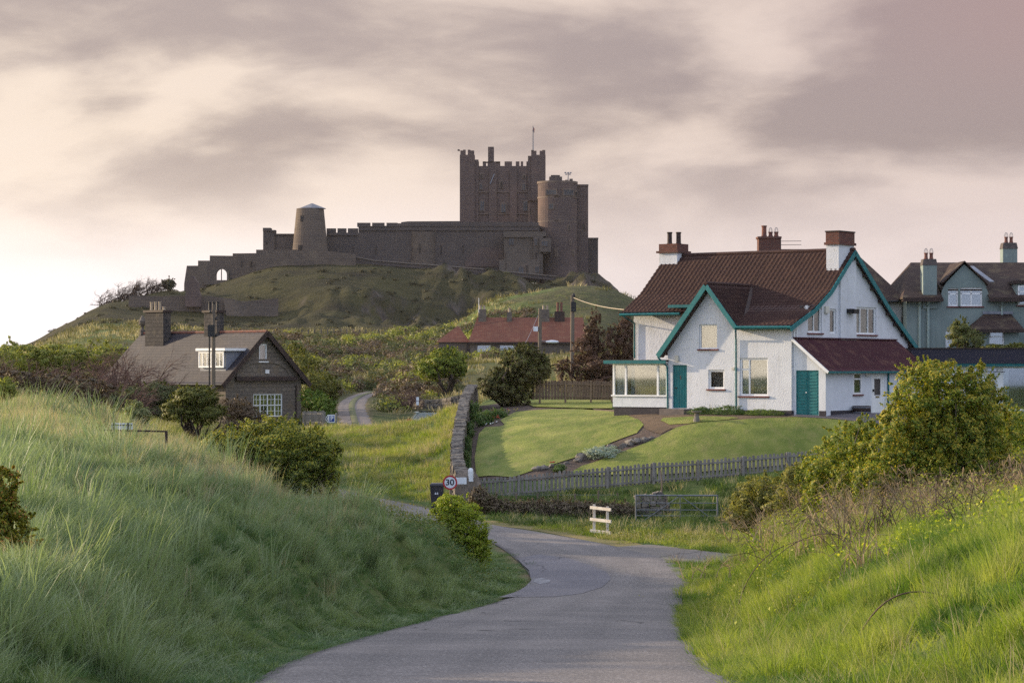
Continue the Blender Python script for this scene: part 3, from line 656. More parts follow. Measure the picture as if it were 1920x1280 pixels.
def roofgrid(name, mat, parent, prof, x0f, x1f, T=lambda x, y, z: (x, y, z), rib=0.028, pitch=0.235, course=0.29, drop=0.045, thick=0.07, ribbed=True):
    """tiled slope: prof = list (y,z) from eave to ridge; x0f,x1f(s) side limits at s in 0..1"""
    P = np.array(prof, float); L = np.concatenate([[0], np.cumsum(np.hypot(*np.diff(P, axis=0).T))]); tot = L[-1]
    nc = max(1, int(round(tot / course))); ss = []
    for i in range(nc): ss += [(i / nc, drop), ((i + .97) / nc, 0.0)]
    ss.append((1.0, 0.0))
    V = []; rows = 0; nx = None
    X0 = min(x0f(s) for s, _ in ss); X1 = max(x1f(s) for s, _ in ss)
    nx = max(2, int((X1 - X0) / (pitch / 6 if ribbed else 0.6)))
    for s, h in ss:
        y = np.interp(s * tot, L, P[:, 0]); z = np.interp(s * tot, L, P[:, 1]); k = min(np.searchsorted(L, s * tot, side='right') - 1, len(P) - 2); d = P[k + 1] - P[k]; d = d / np.hypot(*d)
        ny, nz = -d[1], d[0]
        if nz < 0: ny, nz = -ny, -nz
        a, b = x0f(s), x1f(s)
        for j in range(nx + 1):
            x = min(max(X0 + (X1 - X0) * j / nx, a), b); r = rib * max(0, sin(2 * pi * x / pitch)) ** 1.0 if ribbed else 0
            V.append(T(x, y + ny * (h + r), z + nz * (h + r)))
        rows += 1
    ii = np.arange(rows * (nx + 1)).reshape(rows, nx + 1)
    top = np.stack([ii[:-1, :-1], ii[:-1, 1:], ii[1:, 1:], ii[1:, :-1]], -1).reshape(-1, 4)
    V = np.array(V); n0 = len(V)
    # underside sheet
    W = []
    for s in (0.0, 0.5, 1.0):
        y = np.interp(s * tot, L, P[:, 0]); z = np.interp(s * tot, L, P[:, 1]) - thick; W += [T(x0f(s), y, z), T(x1f(s), y, z)]
    V = np.vstack([V, np.array(W)]); a = n0
    e0, e1 = ii[0], ii[-1]
    extra = [(a, a + 1, a + 3, a + 2), (a + 2, a + 3, a + 5, a + 4), (int(ii[0, 0]), int(ii[0, -1]), a + 1, a), (int(ii[-1, 0]), int(ii[-1, -1]), a + 5, a + 4)]
    me = mesh_np(name, V, [top, np.array(extra)]); auto_uv(me)
    return link(name, me, mat, parent)
def pots(parent, x, y, z, n, dxs, r=0.13, h=0.45, mat=None, cowl=False):
    for i in range(n):
        p = MB().lathe([(r * .95, 0), (r, .06), (r * .85, .1), (r * .8, h - .08), (r * .98, h - .05), (r * .98, h), (r * .6, h), (r * .6, h - .1)], (x + dxs[i][0], y + dxs[i][1], z), 12).build('chimney_pot', mat or M_POT, parent, smooth=False)
        if cowl:
            c = MB()
            for q in range(3):
                a = pi * q / 3; pts = [(x + dxs[i][0] + .11 * cos(t) * cos(a), y + dxs[i][1] + .11 * cos(t) * sin(a), z + h + .24 * sin(t)) for t in np.linspace(0, pi, 9)]
                c.tube(pts, .008, 4)
            c.build('wire_cowl', M_LEAD, p)
def pipe(parent, pts, r=0.045, mat=None, name='downpipe'):
    return MB().tube(pts, r, 8).build(name, mat or M_TEALD, parent)

# ================================================================== WHITE HOUSE
C0 = np.array([12.6, 109.0]); ang = -math.atan2(0.6, 0.8)
flat(5.0, 24.5, 108.6, 121.5, HOUSE_Z, 2.2) if False else None
house = thing('white_house', 'white roughcast house with brown pantile roof and teal trim above the lawn', 'house', (C0[0], C0[1], HOUSE_Z), ang)
def AX(px, b):     # photo column on a plane b behind the front wall -> distance a left of the corner
    q = (px - 960) / F; return (C0[0] + .6 * b - q * (C0[1] + .8 * b)) / (q * .6 + .8)
def BY(px, a):     # photo column on the end wall (a = const) -> b
    q = (px - 960) / F; return (q * (C0[1] + .6 * a) - C0[0] + .8 * a) / (.6 - .8 * q)
def ZH(py, a, b): return CZ + (HOR - py) * (C0[1] + .6 * a + .8 * b) / F - HOUSE_Z
def hf(x0, x1, y0, y1, b=0.0):     # hole on a front-facing plane, local x = -a
    a1, a0 = AX(x0, b), AX(x1, b); am = (a0 + a1) / 2; return (-a1, -a0, ZH(y1, am, b), ZH(y0, am, b))
def he(x0, x1, y0, y1, a=0.0):
    b0, b1 = BY(x0, a), BY(x1, a); bm = (b0 + b1) / 2; return (b0, b1, ZH(y1, a, bm), ZH(y0, a, bm))
RB = 5.5
PB = [(-0.42, 4.02), (0, 4.20), (1.7, 4.86), (3.2, 5.72), (RB, 7.64)]; PBr = [(11.75, 3.18), (9.0, 4.95), (RB, 7.64)]
pbx = [p[0] for p in PB] + [9.0, 11.75]; pbz = [p[1] for p in PB] + [4.95, 3.18]
rz = lambda b: float(np.interp(b, pbx, pbz))
# front wall with the gable
LGA = 6.65; GA = 4.28
def topF(u):
    a = -u
    if a < 2.75: return 4.12
    if a < GA: return 4.12 + (a - 2.75) * (5.88 - 4.12) / (GA - 2.75)
    return 5.88 - (a - GA) * (5.88 - 2.92) / (6.80 - GA)
W1 = hf(1387, 1440, 671, 742); W2 = hf(1311, 1345, 608, 654); W3 = hf(1328, 1358, 693, 729); D1 = hf(1261, 1288, 684, 765)
mb = MB(); wall(mb, Ff(0), -LGA, 0, -1.0, topF, [W1, W2, W3, D1], extra=(-4.28, -2.75))
# left side of the projecting gable, recessed wall, far end, back
wall(mb, lambda u, n, z: (-LGA - n, u, z), 0, 2.2, -1, 3.1)
wall(mb, Ff(2.2), -10.05, -LGA, -1, 4.95)
wall(mb, lambda u, n, z: (-10.05 - n, u, z), 2.2, 11.2, -1, lambda b: rz(b) - .05)
wall(mb, lambda u, n, z: (u, 11.2 + n, z), -10.05, 0, -1, 3.4)
EW = [he(1515, 1541, 573, 624), he(1556, 1568, 579, 625), he(1604, 1643, 576, 627)]
wall(mb, Fe(0), 0, 11.2, -1, lambda b: rz(b) - .04, EW, extra=(1.7, 3.2, RB, 9.0))
mb.build('wall', M_ROUGH, house)
# chimney breast running up the end wall
b0, b1 = 4.35, 5.85
MB().add([(0.0, b0, 3.2), (.10, b0, 3.2), (.10, b1, 3.2), (0, b1, 3.2), (0, b0, rz(b0) - .1), (.10, b0, rz(b0) - .1), (.10, b1, rz(b1) - .12), (0, b1, rz(b1) - .12)], [(3, 2, 1, 0), (4, 5, 6, 7), (0, 1, 5, 4), (1, 2, 6, 5), (2, 3, 7, 6)]).build('chimney_breast', M_ROUGH, house)
# plinths
mb = MB(); mb.box(-5.5, -.003, -.035, .003, -1, .22); mb.box(.003, .035, -.03, 0.15, -1, .22); mb.build('plinth', M_PLINTH, house)
# roofs
_L = np.concatenate([[0], np.cumsum(np.hypot(*np.diff(np.array(PB), axis=0).T))])
def valley(s):
    zz = float(np.interp(s * _L[-1], _L, [p[1] for p in PB])); return -4.45 if zz > 5.95 else -(2.60 + (zz - 4.05) * .83 + .10)
roofgrid('roof', M_PANT, house, PB, valley, lambda s: .22)
roofgrid('roof', M_PANT, house, [(1.45, 4.76), (1.7, 4.865), (3.2, 5.725), (RB, 7.645)], lambda s: -10.35, lambda s: -4.25)
roofgrid('roof', M_PANT, house, PBr, lambda s: -10.35, lambda s: .22)
MB().tube([(-10.35, RB, 7.68), (.22, RB, 7.68)], .10, 8).build('ridge_tiles', M_PANT, house)
# front gable roof: ridge runs back from b=-.42 at a=4.57
Tg = lambda x, y, z: (-GA + y, x, z)       # roofgrid's x -> b, y -> offset right(+)/left(-) of the ridge
GRIDZ = 6.0
roofgrid('gable_roof', M_PANT, house, [(1.62, 4.05), (0, GRIDZ)], lambda s: -.42, lambda s: 0.2 + 3.6 * s, T=Tg)
roofgrid('gable_roof', M_PANT, house, [(-2.58, 2.80), (0, GRIDZ)], lambda s: -.42, lambda s: 2.2 + 1.6 * s, T=Tg)
MB().tube([(-GA, -.42, GRIDZ + .03), (-GA, 3.7, GRIDZ + .03)], .085, 8).build('ridge_tiles', M_PANT, house)
MB().beam((-2.62, .15, 4.14), (-4.22, 3.6, GRIDZ + .02), .16, .03, up=(0.6, 0, 1)).build('valley_flashing', M_TIM, house)
# bargeboards
def board(parent, pts, out, w0, h, mat, name='bargeboard'):
    mb = MB()
    for p, q in zip(pts[:-1], pts[1:]): mb.beam(p, q, w0, h, up=(0, 0, 1))
    return mb.build(name, mat, parent)
board(house, [(.25, b, z - .12) for b, z in [(-.50, 3.99)] + PB[1:-1] + [(RB + .03, 7.68)]], 0, .05, .20, M_TEAL)
board(house, [(.25, b, z - .12) for b, z in [(11.8, 3.13), (9.0, 4.95), (RB - .03, 7.68)]], 0, .05, .235, M_TEAL)
board(house, [(-2.66, -.45, 3.95), (-GA + .02, -.45, GRIDZ - .10)], 0, .05, .20, M_TEAL)
board(house, [(-6.92, -.45, 2.68), (-GA - .02, -.45, GRIDZ - .10)], 0, .05, .235, M_TEAL)
# soffits in brown boarding
mb = MB()
for p, q in (((.17, -.4, 3.86), (.17, 6, 7.48)), ):
    pass
for (ba, za), (bb, zb) in zip(PB[:-1], PB[1:]): mb.beam((.115, ba, za - .16), (.115, bb, zb - .16), .21, .03)
for (ba, za), (bb, zb) in zip(PBr[:-1], PBr[1:]): mb.beam((.115, ba, za - .16), (.115, bb, zb - .16), .21, .03)
mb.beam((-2.70, -.21, 3.88), (-GA, -.21, GRIDZ - .20), .40, .03); mb.beam((-6.88, -.21, 2.64), (-GA, -.21, GRIDZ - .20), .40, .03)
for i in range(8):
    t = RB + 6.1 * (i + .5) / 8; mb.box(.01, .21, t - .05, t + .05, rz(t) - .34, rz(t) - .2)
mb.build('soffit', M_TIM, house)
# gutters and downpipes
mb = MB(); mb.tube([(-2.68, -.47, 3.99), (.22, -.47, 3.97)], .06, 8); mb.box(-2.7, .22, -.43, -.40, 3.88, 4.02); mb.build('gutter', M_TEALD, house)
mb = MB(); mb.tube([(-10.33, 1.40, 4.70), (-6.9, 1.40, 4.70)], .06, 8); mb.box(-10.35, -6.9, 1.44, 1.47, 4.62, 4.76)
mb.build('gutter', M_TEALD, house)
pipe(house, [(-2.66, -.45, 3.95), (-2.66, -.45, 3.85), (-2.88, -.08, 3.45), (-2.88, -.07, -.1)])
pipe(house, [(-6.90, -.45, 2.70), (-6.90, -.40, 2.6), (-6.62, -.10, 2.2), (-6.60, -.08, -.1)])
pipe(house, [(-10.15, 1.42, 4.7), (-10.1, 1.45, 4.6), (-9.95, 2.12, 4.3), (-9.95, 2.12, 2.6)])
pipe(house, [(.07, .35, 4.0), (.07, .35, 2.3), (.07, .5, 2.1), (.07, .5, 1.9)], .04, M_WHITE); pipe(house, [(.07, .15, 4.0), (.07, .15, 1.8), (.07, .35, 1.65)], .035, M_WHITE)
# small eaves dormer beside the gable
mb = MB(); mb.box(-7.45, -6.3, 1.95, 2.6, 4.5, 5.05); dm = mb.build('dormer', M_ROUGH, house)
MB().box(-7.6, -6.1, 1.55, 3.0, 5.05, 5.12).build('dormer_roof', M_PANT, dm); MB().box(-7.62, -6.1, 1.49, 1.55, 4.99, 5.13).build('dormer_fascia', M_TEALD, dm)
MB().box(-7.05, -6.6, 1.93, 1.96, 4.58, 4.95).build('dormer_pane', M_GLASS, dm)
# windows and doors
window(house, Ff(0), W1, cols=(.32,), rows=((.70, 0, .32),), back=M_BLIND, fw=.085, curtain=((.02, .28), (.9, .99)))
window(house, Ff(0), W2, back=M_BLINDP, fw=.06)
window(house, Ff(0), W3, back=M_BLIND, fw=.09)
M_GREYB = MAT('grey_green_blind', (0.19, 0.20, 0.17), (0.14, 0.15, 0.13), 1, .9)
window(house, Fe(0), EW[0], cols=(.5,), back=M_DARK, fw=.09, glass=M_GLASSD, curtain=((.02, .12),))
window(house, Fe(0), EW[1], back=M_DARK, fw=.08, sill=False, glass=M_GLASSD)
window(house, Fe(0), EW[2], cols=(.28, .66), back=M_GREYB, fw=.085, glass=M_GLASSD)
def plank_door(T, h, mat, n=5):
    a, b, c, d = h; mb = MB(); wd = (b - a - .08) / n
    for i in range(n): mb.box(a + .04 + wd * i + .006, a + .04 + wd * (i + 1) - .006, -.12, -.085, c + .02, d - .04, T=T)
    mb.box(a + .04, b - .04, -.14, -.118, c + .02, d - .04, T=T)
    mb.box(a, a + .04, -.13, -.06, c, d, T=T); mb.box(b - .04, b, -.13, -.06, c, d, T=T); mb.box(a + .04, b - .04, -.13, -.06, d - .04, d, T=T)
    return mb.build('front_door', mat, house)
dr = plank_door(Ff(0), D1, M_TEAL); am = (D1[0] + D1[1]) / 2
MB().box(am - .03, am + .03, -.084, -.078, 1.6, 1.78, T=Ff(0)).build('door_light', M_DARK, dr); MB().box(D1[0] + .10, D1[0] + .2, -.084, -.04, 1.18, 1.24, T=Ff(0)).build('door_handle', M_BLACK, dr)
MB().box(D1[0] - .25, D1[1] + .3, -.75, .0, -.6, D1[2] - .02).build('doorstep', MAT('step_stone', (0.12, 0.10, 0.09), (0.17, 0.14, 0.12), 4), house)
lm = MAT('lamp_housing', (0.62, 0.60, 0.52), (0.5, 0.48, 0.42), 5, 0.5)
h = hf(1267, 1274, 666, 677); MB().box(h[0], h[1], 0, .12, h[2], h[3], T=Ff(0), tx=.02).build('porch_light', lm, house)
h = he(1545, 1552, 574, 587); MB().box(h[0], h[1], 0, .1, h[2], h[3], T=Fe(0), tx=.02).build('alarm_box', lm, house)
h = he(1584, 1592, 579, 587); mb = MB(); mb.box(h[0], h[1], .1, .32, h[2], h[3], T=Fe(0)); mb.box(h[0] + .15, h[1] + .25, .25, .42, h[2] - .02, h[3] - .02, T=Fe(0)); mb.build('floodlight', M_BLACK, house)
h = hf(1373, 1378, 688, 693); MB().box(h[0], h[1], 0, .06, h[2], h[3], T=Ff(0)).build('wall_vent', lm, house)
# bay window
bx0, bx1 = -9.75, -6.72; zb = [0.0, .32, .82, 2.30, 2.42]
mb = MB(); mb.box(bx0 + .04, bx1, .02, 2.2, -1, .30); mb.build('bay_plinth', M_PLINTH, house)
bay = MB().box(bx0, bx1 + .05, -.02, 2.18, .30, .80).build('bay', M_SMOOTHW, house)
mb = MB(); mb.box(bx0 - .06, bx1 + .06, -.09, 2.19, .80, .87)
for x in (bx0, AX(1172, 0) * -1, AX(1232, 0) * -1, bx1 - .02): mb.box(x, x + .10, -.03, .07, .87, 2.26)
mb.box(bx0, bx1, -.035, .075, 2.26, 2.36); mb.box(bx0, bx0 + .1, 2.0, 2.18, .87, 2.3); mb.box(bx0, bx0 + .09, .075, 2.18, 2.26, 2.36)
fr = mb.build('bay_frame', M_WHITE, bay)
MB().box(bx0 + .05, bx1, .01, .018, .87, 2.26).build('bay_pane', M_GLASS, bay); MB().box(bx0 + .03, bx0 + .038, .03, 2.1, .87, 2.26).build('bay_pane', M_GLASS, bay)
cm = MB()
for x0, x1 in ((bx0 + .12, bx0 + .55), (bx1 - .6, bx1 - .05), (bx0 + .95, bx0 + 1.15)):
    for i in range(12):
        xa = x0 + (x1 - x0) * i / 12; xb = x0 + (x1 - x0) * (i + 1) / 12; cm.add([(xa, .14 + .03 * (i % 2), .87), (xb, .14 + .03 * ((i + 1) % 2), .87), (xb, .14 + .03 * ((i + 1) % 2), 2.26), (xa, .14 + .03 * (i % 2), 2.26)], [(0, 1, 2, 3)])
cm.build('curtain', M_CURT, bay); MB().box(bx0 + .2, bx1 - .05, 1.5, 1.53, .87, 2.26).build('bay_interior', M_BLIND, bay)
mb = MB(); mb.box(bx0 - .28, bx1 + .12, -.30, 2.19, 2.44, 2.52); mb.build('bay_roof', M_TIM, bay)
MB().box(bx0 - .32, bx1 + .16, -.345, -.302, 2.34, 2.50).build('bay_fascia', M_TEALD, bay); MB().box(bx0 - .26, bx1 + .1, -.29, -.04, 2.37, 2.43).build('bay_soffit', M_WHITE, bay)
# lean-to with garage doors
LA = -1.67
GD = hf(1492.5, 1535, 694, 777, .15); GD = (max(GD[0], .06), GD[1], -.02, GD[3])
lt = MB(); ltop = lambda u: 3.42 - (3.42 - 2.14) * u / 1.67
wall(lt, Ff(.15), .0, 1.67, -1, ltop, [GD], rev=.1)
LW = he(1600, 1616, 698, 739, LA); LD = he(1634, 1658, 701, 776, LA); LD = (LD[0], LD[1], .06, LD[3])
wall(lt, Fe(1.67), .15, 9.75, -1, 2.14, [LW, LD], rev=.08)
wall(lt, lambda u, n, z: (u, 9.75 + n, z), 0, 1.67, -1, ltop)
leanto = lt.build('lean_to', M_SMOOTHW, house)
roofgrid('lean_to_roof', M_MAROON, house, [(1.92, 1.98), (0.03, 3.50)], lambda s: .02, lambda s: 10.0 - .15 * s, T=lambda x, y, z: (y, x, z), ribbed=False, course=.25, drop=.015)
MB().beam((.10, 0.1, 3.50), (.10, 9.8, 3.50), .16, .06).build('lead_flashing', M_MAROON, house)
MB().beam((1.96, -.02, 1.95), (1.96, 10.0, 1.95), .09, .09).build('gutter', M_TEALD, house)
MB().beam((0.02, -.02, 3.44), (1.9, -.02, 1.93), .05, .12).build('verge_board', M_WHITE, house)
mb = MB(); mb.box(1.673, 1.70, .6, LD[0] - .1, -1, .22); mb.box(GD[1] + .03, 1.70, .12, .147, -1, .22); mb.build('plinth', M_PLINTH, house)
gd = MB(); a, b, c, d = GD; T = Ff(.15)
for s, e in ((a + .03, (a + b) / 2 - .012), ((a + b) / 2 + .012, b - .03)):
    gd.box(s, e, -.08, -.05, c + .02, d - .03, T=T)
    for i in range(13): z = c + .10 + i * (d - c - .2) / 13; gd.box(s + .06, e - .06, -.052, -.03, z + .02, z + .11, T=T, ty=0)
gd.box(a, a + .03, -.09, -.02, c, d, T=T); gd.box(b - .03, b, -.09, -.02, c, d, T=T); gd.box(a + .03, b - .03, -.09, -.02, d - .03, d, T=T)
g = gd.build('garage_door', M_TEAL, house); MB().box((a + b) / 2 - .1, (a + b) / 2 - .03, -.04, .01, 1.02, 1.06, T=T).build('door_handle', M_WHITE, g)
window(house, Fe(1.67), LW, rows=((.70, 0, 1),), fw=.08, rev=.08)
a, b, c, d = LD; T = Fe(1.67); mb = MB(); bars(mb, T, a, b, c, d, (), (), .10, -.07, -.01); mb.box(a + .1, b - .1, -.06, -.03, c + .02, c + .82, T=T); mb.box(a + .1, a + .32, -.06, -.03, c + .82, d - .1, T=T); mb.box(b - .32, b - .1, -.06, -.03, c + .82, d - .1, T=T); mb.box(a + .32, b - .32, -.06, -.03, d - .22, d - .1, T=T)
wd = mb.build('back_door', M_WHITE, house); MB().box(a + .32, b - .32, -.055, -.045, c + .82, d - .22, T=T).build('door_light', M_DARK, wd); MB().box((a + b) / 2 - .18, (a + b) / 2 + .18, -.028, -.018, c + .70, c + .78, T=T).build('letter_plate', MAT('brass_plate', (.25, .19, .08), (.2, .15, .06), 5, .4, metal=.6), wd)
MB().box(a + .13, a + .2, -.03, .03, c + .98, c + 1.1, T=T).build('door_handle', M_BLACK, wd)
pipe(house, [(1.72, BY(1664, LA), 1.95), (1.72, BY(1664, LA), .0)])
h = he(1621, 1628, 695, 705, LA); MB().box(h[0], h[1], 0, .1, h[2], h[3], T=Fe(1.67), tx=.01).build('porch_light', lm, house)
h = he(1569, 1574, 692, 697, LA); MB().box(h[0], h[1], 0, .12, h[2], h[3], T=Fe(1.67)).build('sensor', M_BLACK, house)
for pxx, wdt in ((1682, 34),):
    hh = he(pxx, pxx + 28, 704, 742, LA); window(house, Fe(1.67), (hh[0], hh[1], hh[2], hh[3]), fw=.07, rev=.0)
# chimneys
ch = MB().box(-.66, -.005, 4.35, 5.82, 5.6, ZH(459, .3, 4.5)).build('chimney', M_ROUGH, house)
z = ZH(459, .3, 4.5); MB().box(-.74, .075, 4.27, 5.9, z, z + .12).build('chimney_band', M_BRICKC, ch); MB().box(-.68, .015, 4.33, 5.84, z + .12, z + .60).build('chimney_cap', M_BRICKC, ch); MB().box(-.71, .045, 4.30, 5.87, z + .60, z + .66).build('chimney_top', M_TIM, ch)
MB().box(-.80, -.6, 4.1, 4.34, 5.88, 5.95).build('lead_flashing', M_LEAD, ch)
xa = -AX(1264, RB); z = ZH(478, 10.3, 6); ch = MB().box(xa - .55, xa + .5, RB - .5, RB + .5, 6.6, z + .10).build('chimney', M_ROUGH, house)
zz = ZH(476, 10.3, 6); MB().box(xa - .66, xa + .61, RB - .61, RB + .61, zz, zz + .1).build('chimney_band', M_BRICKC, ch); MB().box(xa - .56, xa + .51, RB - .51, RB + .51, zz + .1, ZH(459, 10.3, 6)).build('chimney_cap', M_BRICKC, ch)
pots(ch, xa, RB, ZH(460, 10.3, 6), 2, [(-.16, -.15), (.2, .1)], .14, .62, M_TIM)

# ================================================================== REAR GREY HOUSE
def zz_(py, Y): return CZ + (HOR - py) * Y / F
def xx_(px, Y): return (px - 960) * Y / F
Yr = 129.0
x1 = xx_(1703, Yr); xr0, xr1 = xx_(1440, Yr + 3), xx_(1600, Yr + 3.5); ze = zz_(562, Yr); zr = zz_(466, Yr + 3.5)
rear = thing('grey_house', 'grey rendered house with brown tile roof and brick chimney behind the white one', 'house', (x1 - 5, Yr + 4, 7.9))
M_GREYR = MAT('grey_render', (0.36, 0.37, 0.36), (0.28, 0.29, 0.29), 0.8, 0.9, 0.4, 15, 0.02)
mb = MB(); mb.box(xx_(1400, Yr), x1 - .3, Yr + .3, Yr + 8, 7, ze); mb.build('wall', M_GREYR, rear, world=True)
mb = MB(); X0 = xx_(1380, Yr)
mb.add([(X0, Yr, ze - .05), (x1, Yr, ze - .05), (x1, Yr + 8.3, ze - .05), (X0, Yr + 8.3, ze - .05), (X0 + 2, Yr + 4.1, zr), (xr1, Yr + 4.1, zr)], [(0, 1, 5, 4), (1, 2, 5), (2, 3, 4, 5), (3, 0, 4)])
mb.build('roof', M_REARROOF, rear, world=True)
MB().tube([(x1 + .03, Yr, ze - .08), (X0, Yr, ze - .08)], .07, 6).build('gutter', M_BLACK, rear, world=True)
MB().tube([(x1 + .03, Yr, ze - .08), (x1 + .05, Yr + .1, ze - .5), (x1 - .28, Yr + .2, ze - .9), (x1 - .28, Yr + .2, 8)], .06, 8).build('downpipe', M_BLACK, rear, world=True)
cx, cy = xx_(1456, Yr), Yr + 3.6
ch = MB().box(cx - .62, cx + .56, cy - .5, cy + .5, zr - .6, zz_(447, Yr + 3)).build('chimney', M_BRICKC, rear, world=True)
MB().box(cx - .68, cx + .62, cy - .56, cy + .56, zz_(447, Yr + 3), zz_(443, Yr + 3)).build('chimney_band', M_BRICKC, ch, world=True)
L = rear.location; zt = zz_(443, Yr + 3)
pots(ch, cx - L[0], cy - L[1], zt - L[2], 1, [(-.28, 0)], .16, .62); pots(ch, cx - L[0], cy - L[1], zt - L[2], 2, [(.08, .05), (.38, -.05)], .13, .28, cowl=True)
mb = MB(); ax = cx + .6
mb.tube([(ax, cy - .3, zt - .9), (ax, cy - .3, zt - .1)], .02, 5)
for dz_ in (.15, .35): mb.tube([(ax, cy - .3, zt - dz_ - .1), (ax + 1.1, cy - .5, zt - dz_ - .1)], .014, 5)
for k in range(5): mb.tube([(ax + .2 * k + .15, cy - .55, zt - .25), (ax + .2 * k + .15, cy - .25, zt - .25)], .01, 4)
mb.build('aerial', M_BLACK, rear, world=True)
lamp = thing('wall_lantern', 'black bracket lantern on the grey wall between the two houses', 'lantern', (xx_(1706, Yr - .3), Yr - .1, zz_(580, Yr)))
lx, ly, lz_ = lamp.location
MB().tube([(lx - .1, ly + .4, lz_ + .7), (lx, ly, lz_ + .5), (lx, ly, lz_ + .35)], .03, 6).build('bracket', M_BLACK, lamp, world=True)
MB().lathe([(.30, .28), (.05, .42)], (lx, ly, lz_), 4).build('cap', M_BLACK, lamp, world=True); MB().lathe([(.13, -.1), (.22, .27)], (lx, ly, lz_), 4).build('lantern_glass', M_GLASSD, lamp, world=True); MB().tube([(lx, ly, lz_ - .4), (lx, ly, lz_ - .1)], .05, 6).build('stem', M_BLACK, lamp, world=True)

# ================================================================== GREEN HOUSE
Yg = 128.0
M_GREENR = MAT('sage_render', (0.215, 0.262, 0.248), (0.18, 0.225, 0.215), 0.6, 0.9, 0.35, 14, 0.02, c3=(0.22, 0.28, 0.26), streak=.35)
M_PIPEG = MAT('sage_pipe', (0.30, 0.37, 0.34), (0.26, 0.33, 0.31), 3, 0.5)
gx = lambda px: xx_(px, Yg); gz = lambda py: zz_(py, Yg)
gh = thing('green_house', 'sage green rendered house with brown tiled roof and shouldered gable at the right', 'house', (gx(1860), Yg + 4, 7.9))
hG = [(gx(1778), gx(1797), gz(574), gz(540)), (gx(1801), gx(1842), gz(574), gz(539)), (gx(1773), gx(1786), gz(660), gz(620))]
def topG(u):
    p = 960 + u * F / Yg
    if 1764 < p < 1853:
        return gz(np.interp(p, [1764, 1767, 1774, 1808, 1846, 1852, 1853], [556, 543, 530, 495, 530, 545, 556]))
    return gz(556)
mb = MB(); wall(mb, Ff(Yg), gx(1700), gx(2060), 7.0, topG, hG, extra=(gx(1764.2), gx(1767), gx(1774), gx(1808), gx(1846), gx(1852)), du=.15)
wall(mb, lambda u, n, z: (gx(1700) - n, u, z), Yg, Yg + 9, 7, gz(556)); wall(mb, lambda u, n, z: (gx(2060) + n, u, z), Yg, Yg + 9, 7, gz(556))
mb.build('wall', M_GREENR, gh, world=True)
def WT(o):      # world-built parts for window(): shift into the thing's frame
    L = o.location; return lambda T: (lambda u, n, z: tuple(np.array(T(u, n, z)) - np.array(L)))
wg = WT(gh)(Ff(Yg))
window(gh, wg, hG[0], rows=((.68, 0, 1),), back=M_BLINDP, fw=.08); window(gh, wg, hG[1], cols=(.5,), rows=((.68, 0, 1),), back=M_BLINDP, fw=.08); window(gh, wg, hG[2], back=M_DARK, fw=.08)
ey, rr = gz(558), zz_(492, Yg + 4.5)
mb = MB(); e = .45
def slope_quad(mb, pts, th=.08): mb.poly(pts, (0, 0, -th))
# main front slope left of gable, right of it, hip at the left, back
xl, xrt = gx(1690), gx(2080); rx0 = gx(1720) ; yb = Yg + 9.3
rp = lambda x: (x, Yg + 4.5, rr)
slope_quad(mb, [(xl, Yg - e, ey), (gx(1765), Yg - e, ey), rp(gx(1765)), rp(rx0 + .4)])
slope_quad(mb, [(gx(1852), Yg - e, ey), (xrt, Yg - e, ey), rp(xrt), rp(gx(1852))])
slope_quad(mb, [(gx(1765), Yg + .05, ey + .45), (gx(1852), Yg + .05, ey + .45), rp(gx(1852)), rp(gx(1765))])
slope_quad(mb, [(xl, yb, ey), (xl, Yg - e, ey), rp(rx0 + .4)]); slope_quad(mb, [(xrt, yb, ey), (xl, yb, ey), rp(rx0 + .4), rp(xrt)])
mb.build('roof', M_REARROOF, gh, world=True)
# gable's own roof
ap = gz(489); mb = MB()
slope_quad(mb, [(gx(1808), Yg - .2, ap), (gx(1768), Yg - .2, gz(528)), (gx(1768), Yg + 2.2, gz(528)), (gx(1808), Yg + 4.6, ap)], .06)
slope_quad(mb, [(gx(1808), Yg - .2, ap), (gx(1852), Yg - .2, gz(533)), (gx(1852), Yg + 1.8, gz(533)), (gx(1808), Yg + 4.6, ap)], .06)
mb.build('gable_roof', M_REARROOF, gh, world=True)
mb = MB(); mb.beam((gx(1843), Yg + 3.2, gz(496) + .05), (gx(1862), Yg + .3, gz(532) + .12), .28, .03); mb.build('valley_flashing', M_LEAD, gh, world=True)
mb = MB(); mb.box(gx(1690), gx(1766), Yg - e - .08, Yg - e, ey - .22, ey - .02); mb.box(gx(1852), gx(2080), Yg - e - .08, Yg - e, ey - .22, ey - .02); mb.box(gx(1690), gx(1766), Yg - e, Yg, ey - .2, ey - .16); mb.box(gx(1852), gx(2080), Yg - e, Yg, ey - .2, ey - .16); mb.build('gutter', M_TIM, gh, world=True)
for px_ in (1723, 1739): pipe(gh, [tuple(np.array(p) - np.array(gh.location)) for p in [(gx(px_), Yg - .4, ey - .2), (gx(px_ + 1), Yg - .1, ey - .5), (gx(px_ + 1), Yg - .1, 8)]], .07, M_PIPEG)
pipe(gh, [tuple(np.array(p) - np.array(gh.location)) for p in [(gx(1877), Yg - .4, ey - .2), (gx(1878), Yg - .1, ey - .5), (gx(1878), Yg - .1, 10.4)]], .06, M_PIPEG)
# half dormer at the right
mb = MB(); mb.box(gx(1905), gx(1960), Yg - .05, Yg + 3, gz(575), gz(532)); dmr = mb.build('dormer', M_GREENR, gh, world=True)
MB().box(gx(1902), gx(1963), Yg - .25, Yg + 3, gz(532), gz(526)).build('dormer_roof', M_TIM, dmr, world=True)
window(gh, WT(gh)(Ff(Yg - .05)), (gx(1908), gx(1955), gz(572), gz(535)), cols=(.4,), rows=((.68, 0, 1),), back=M_DARK, fw=.08, rev=.0)
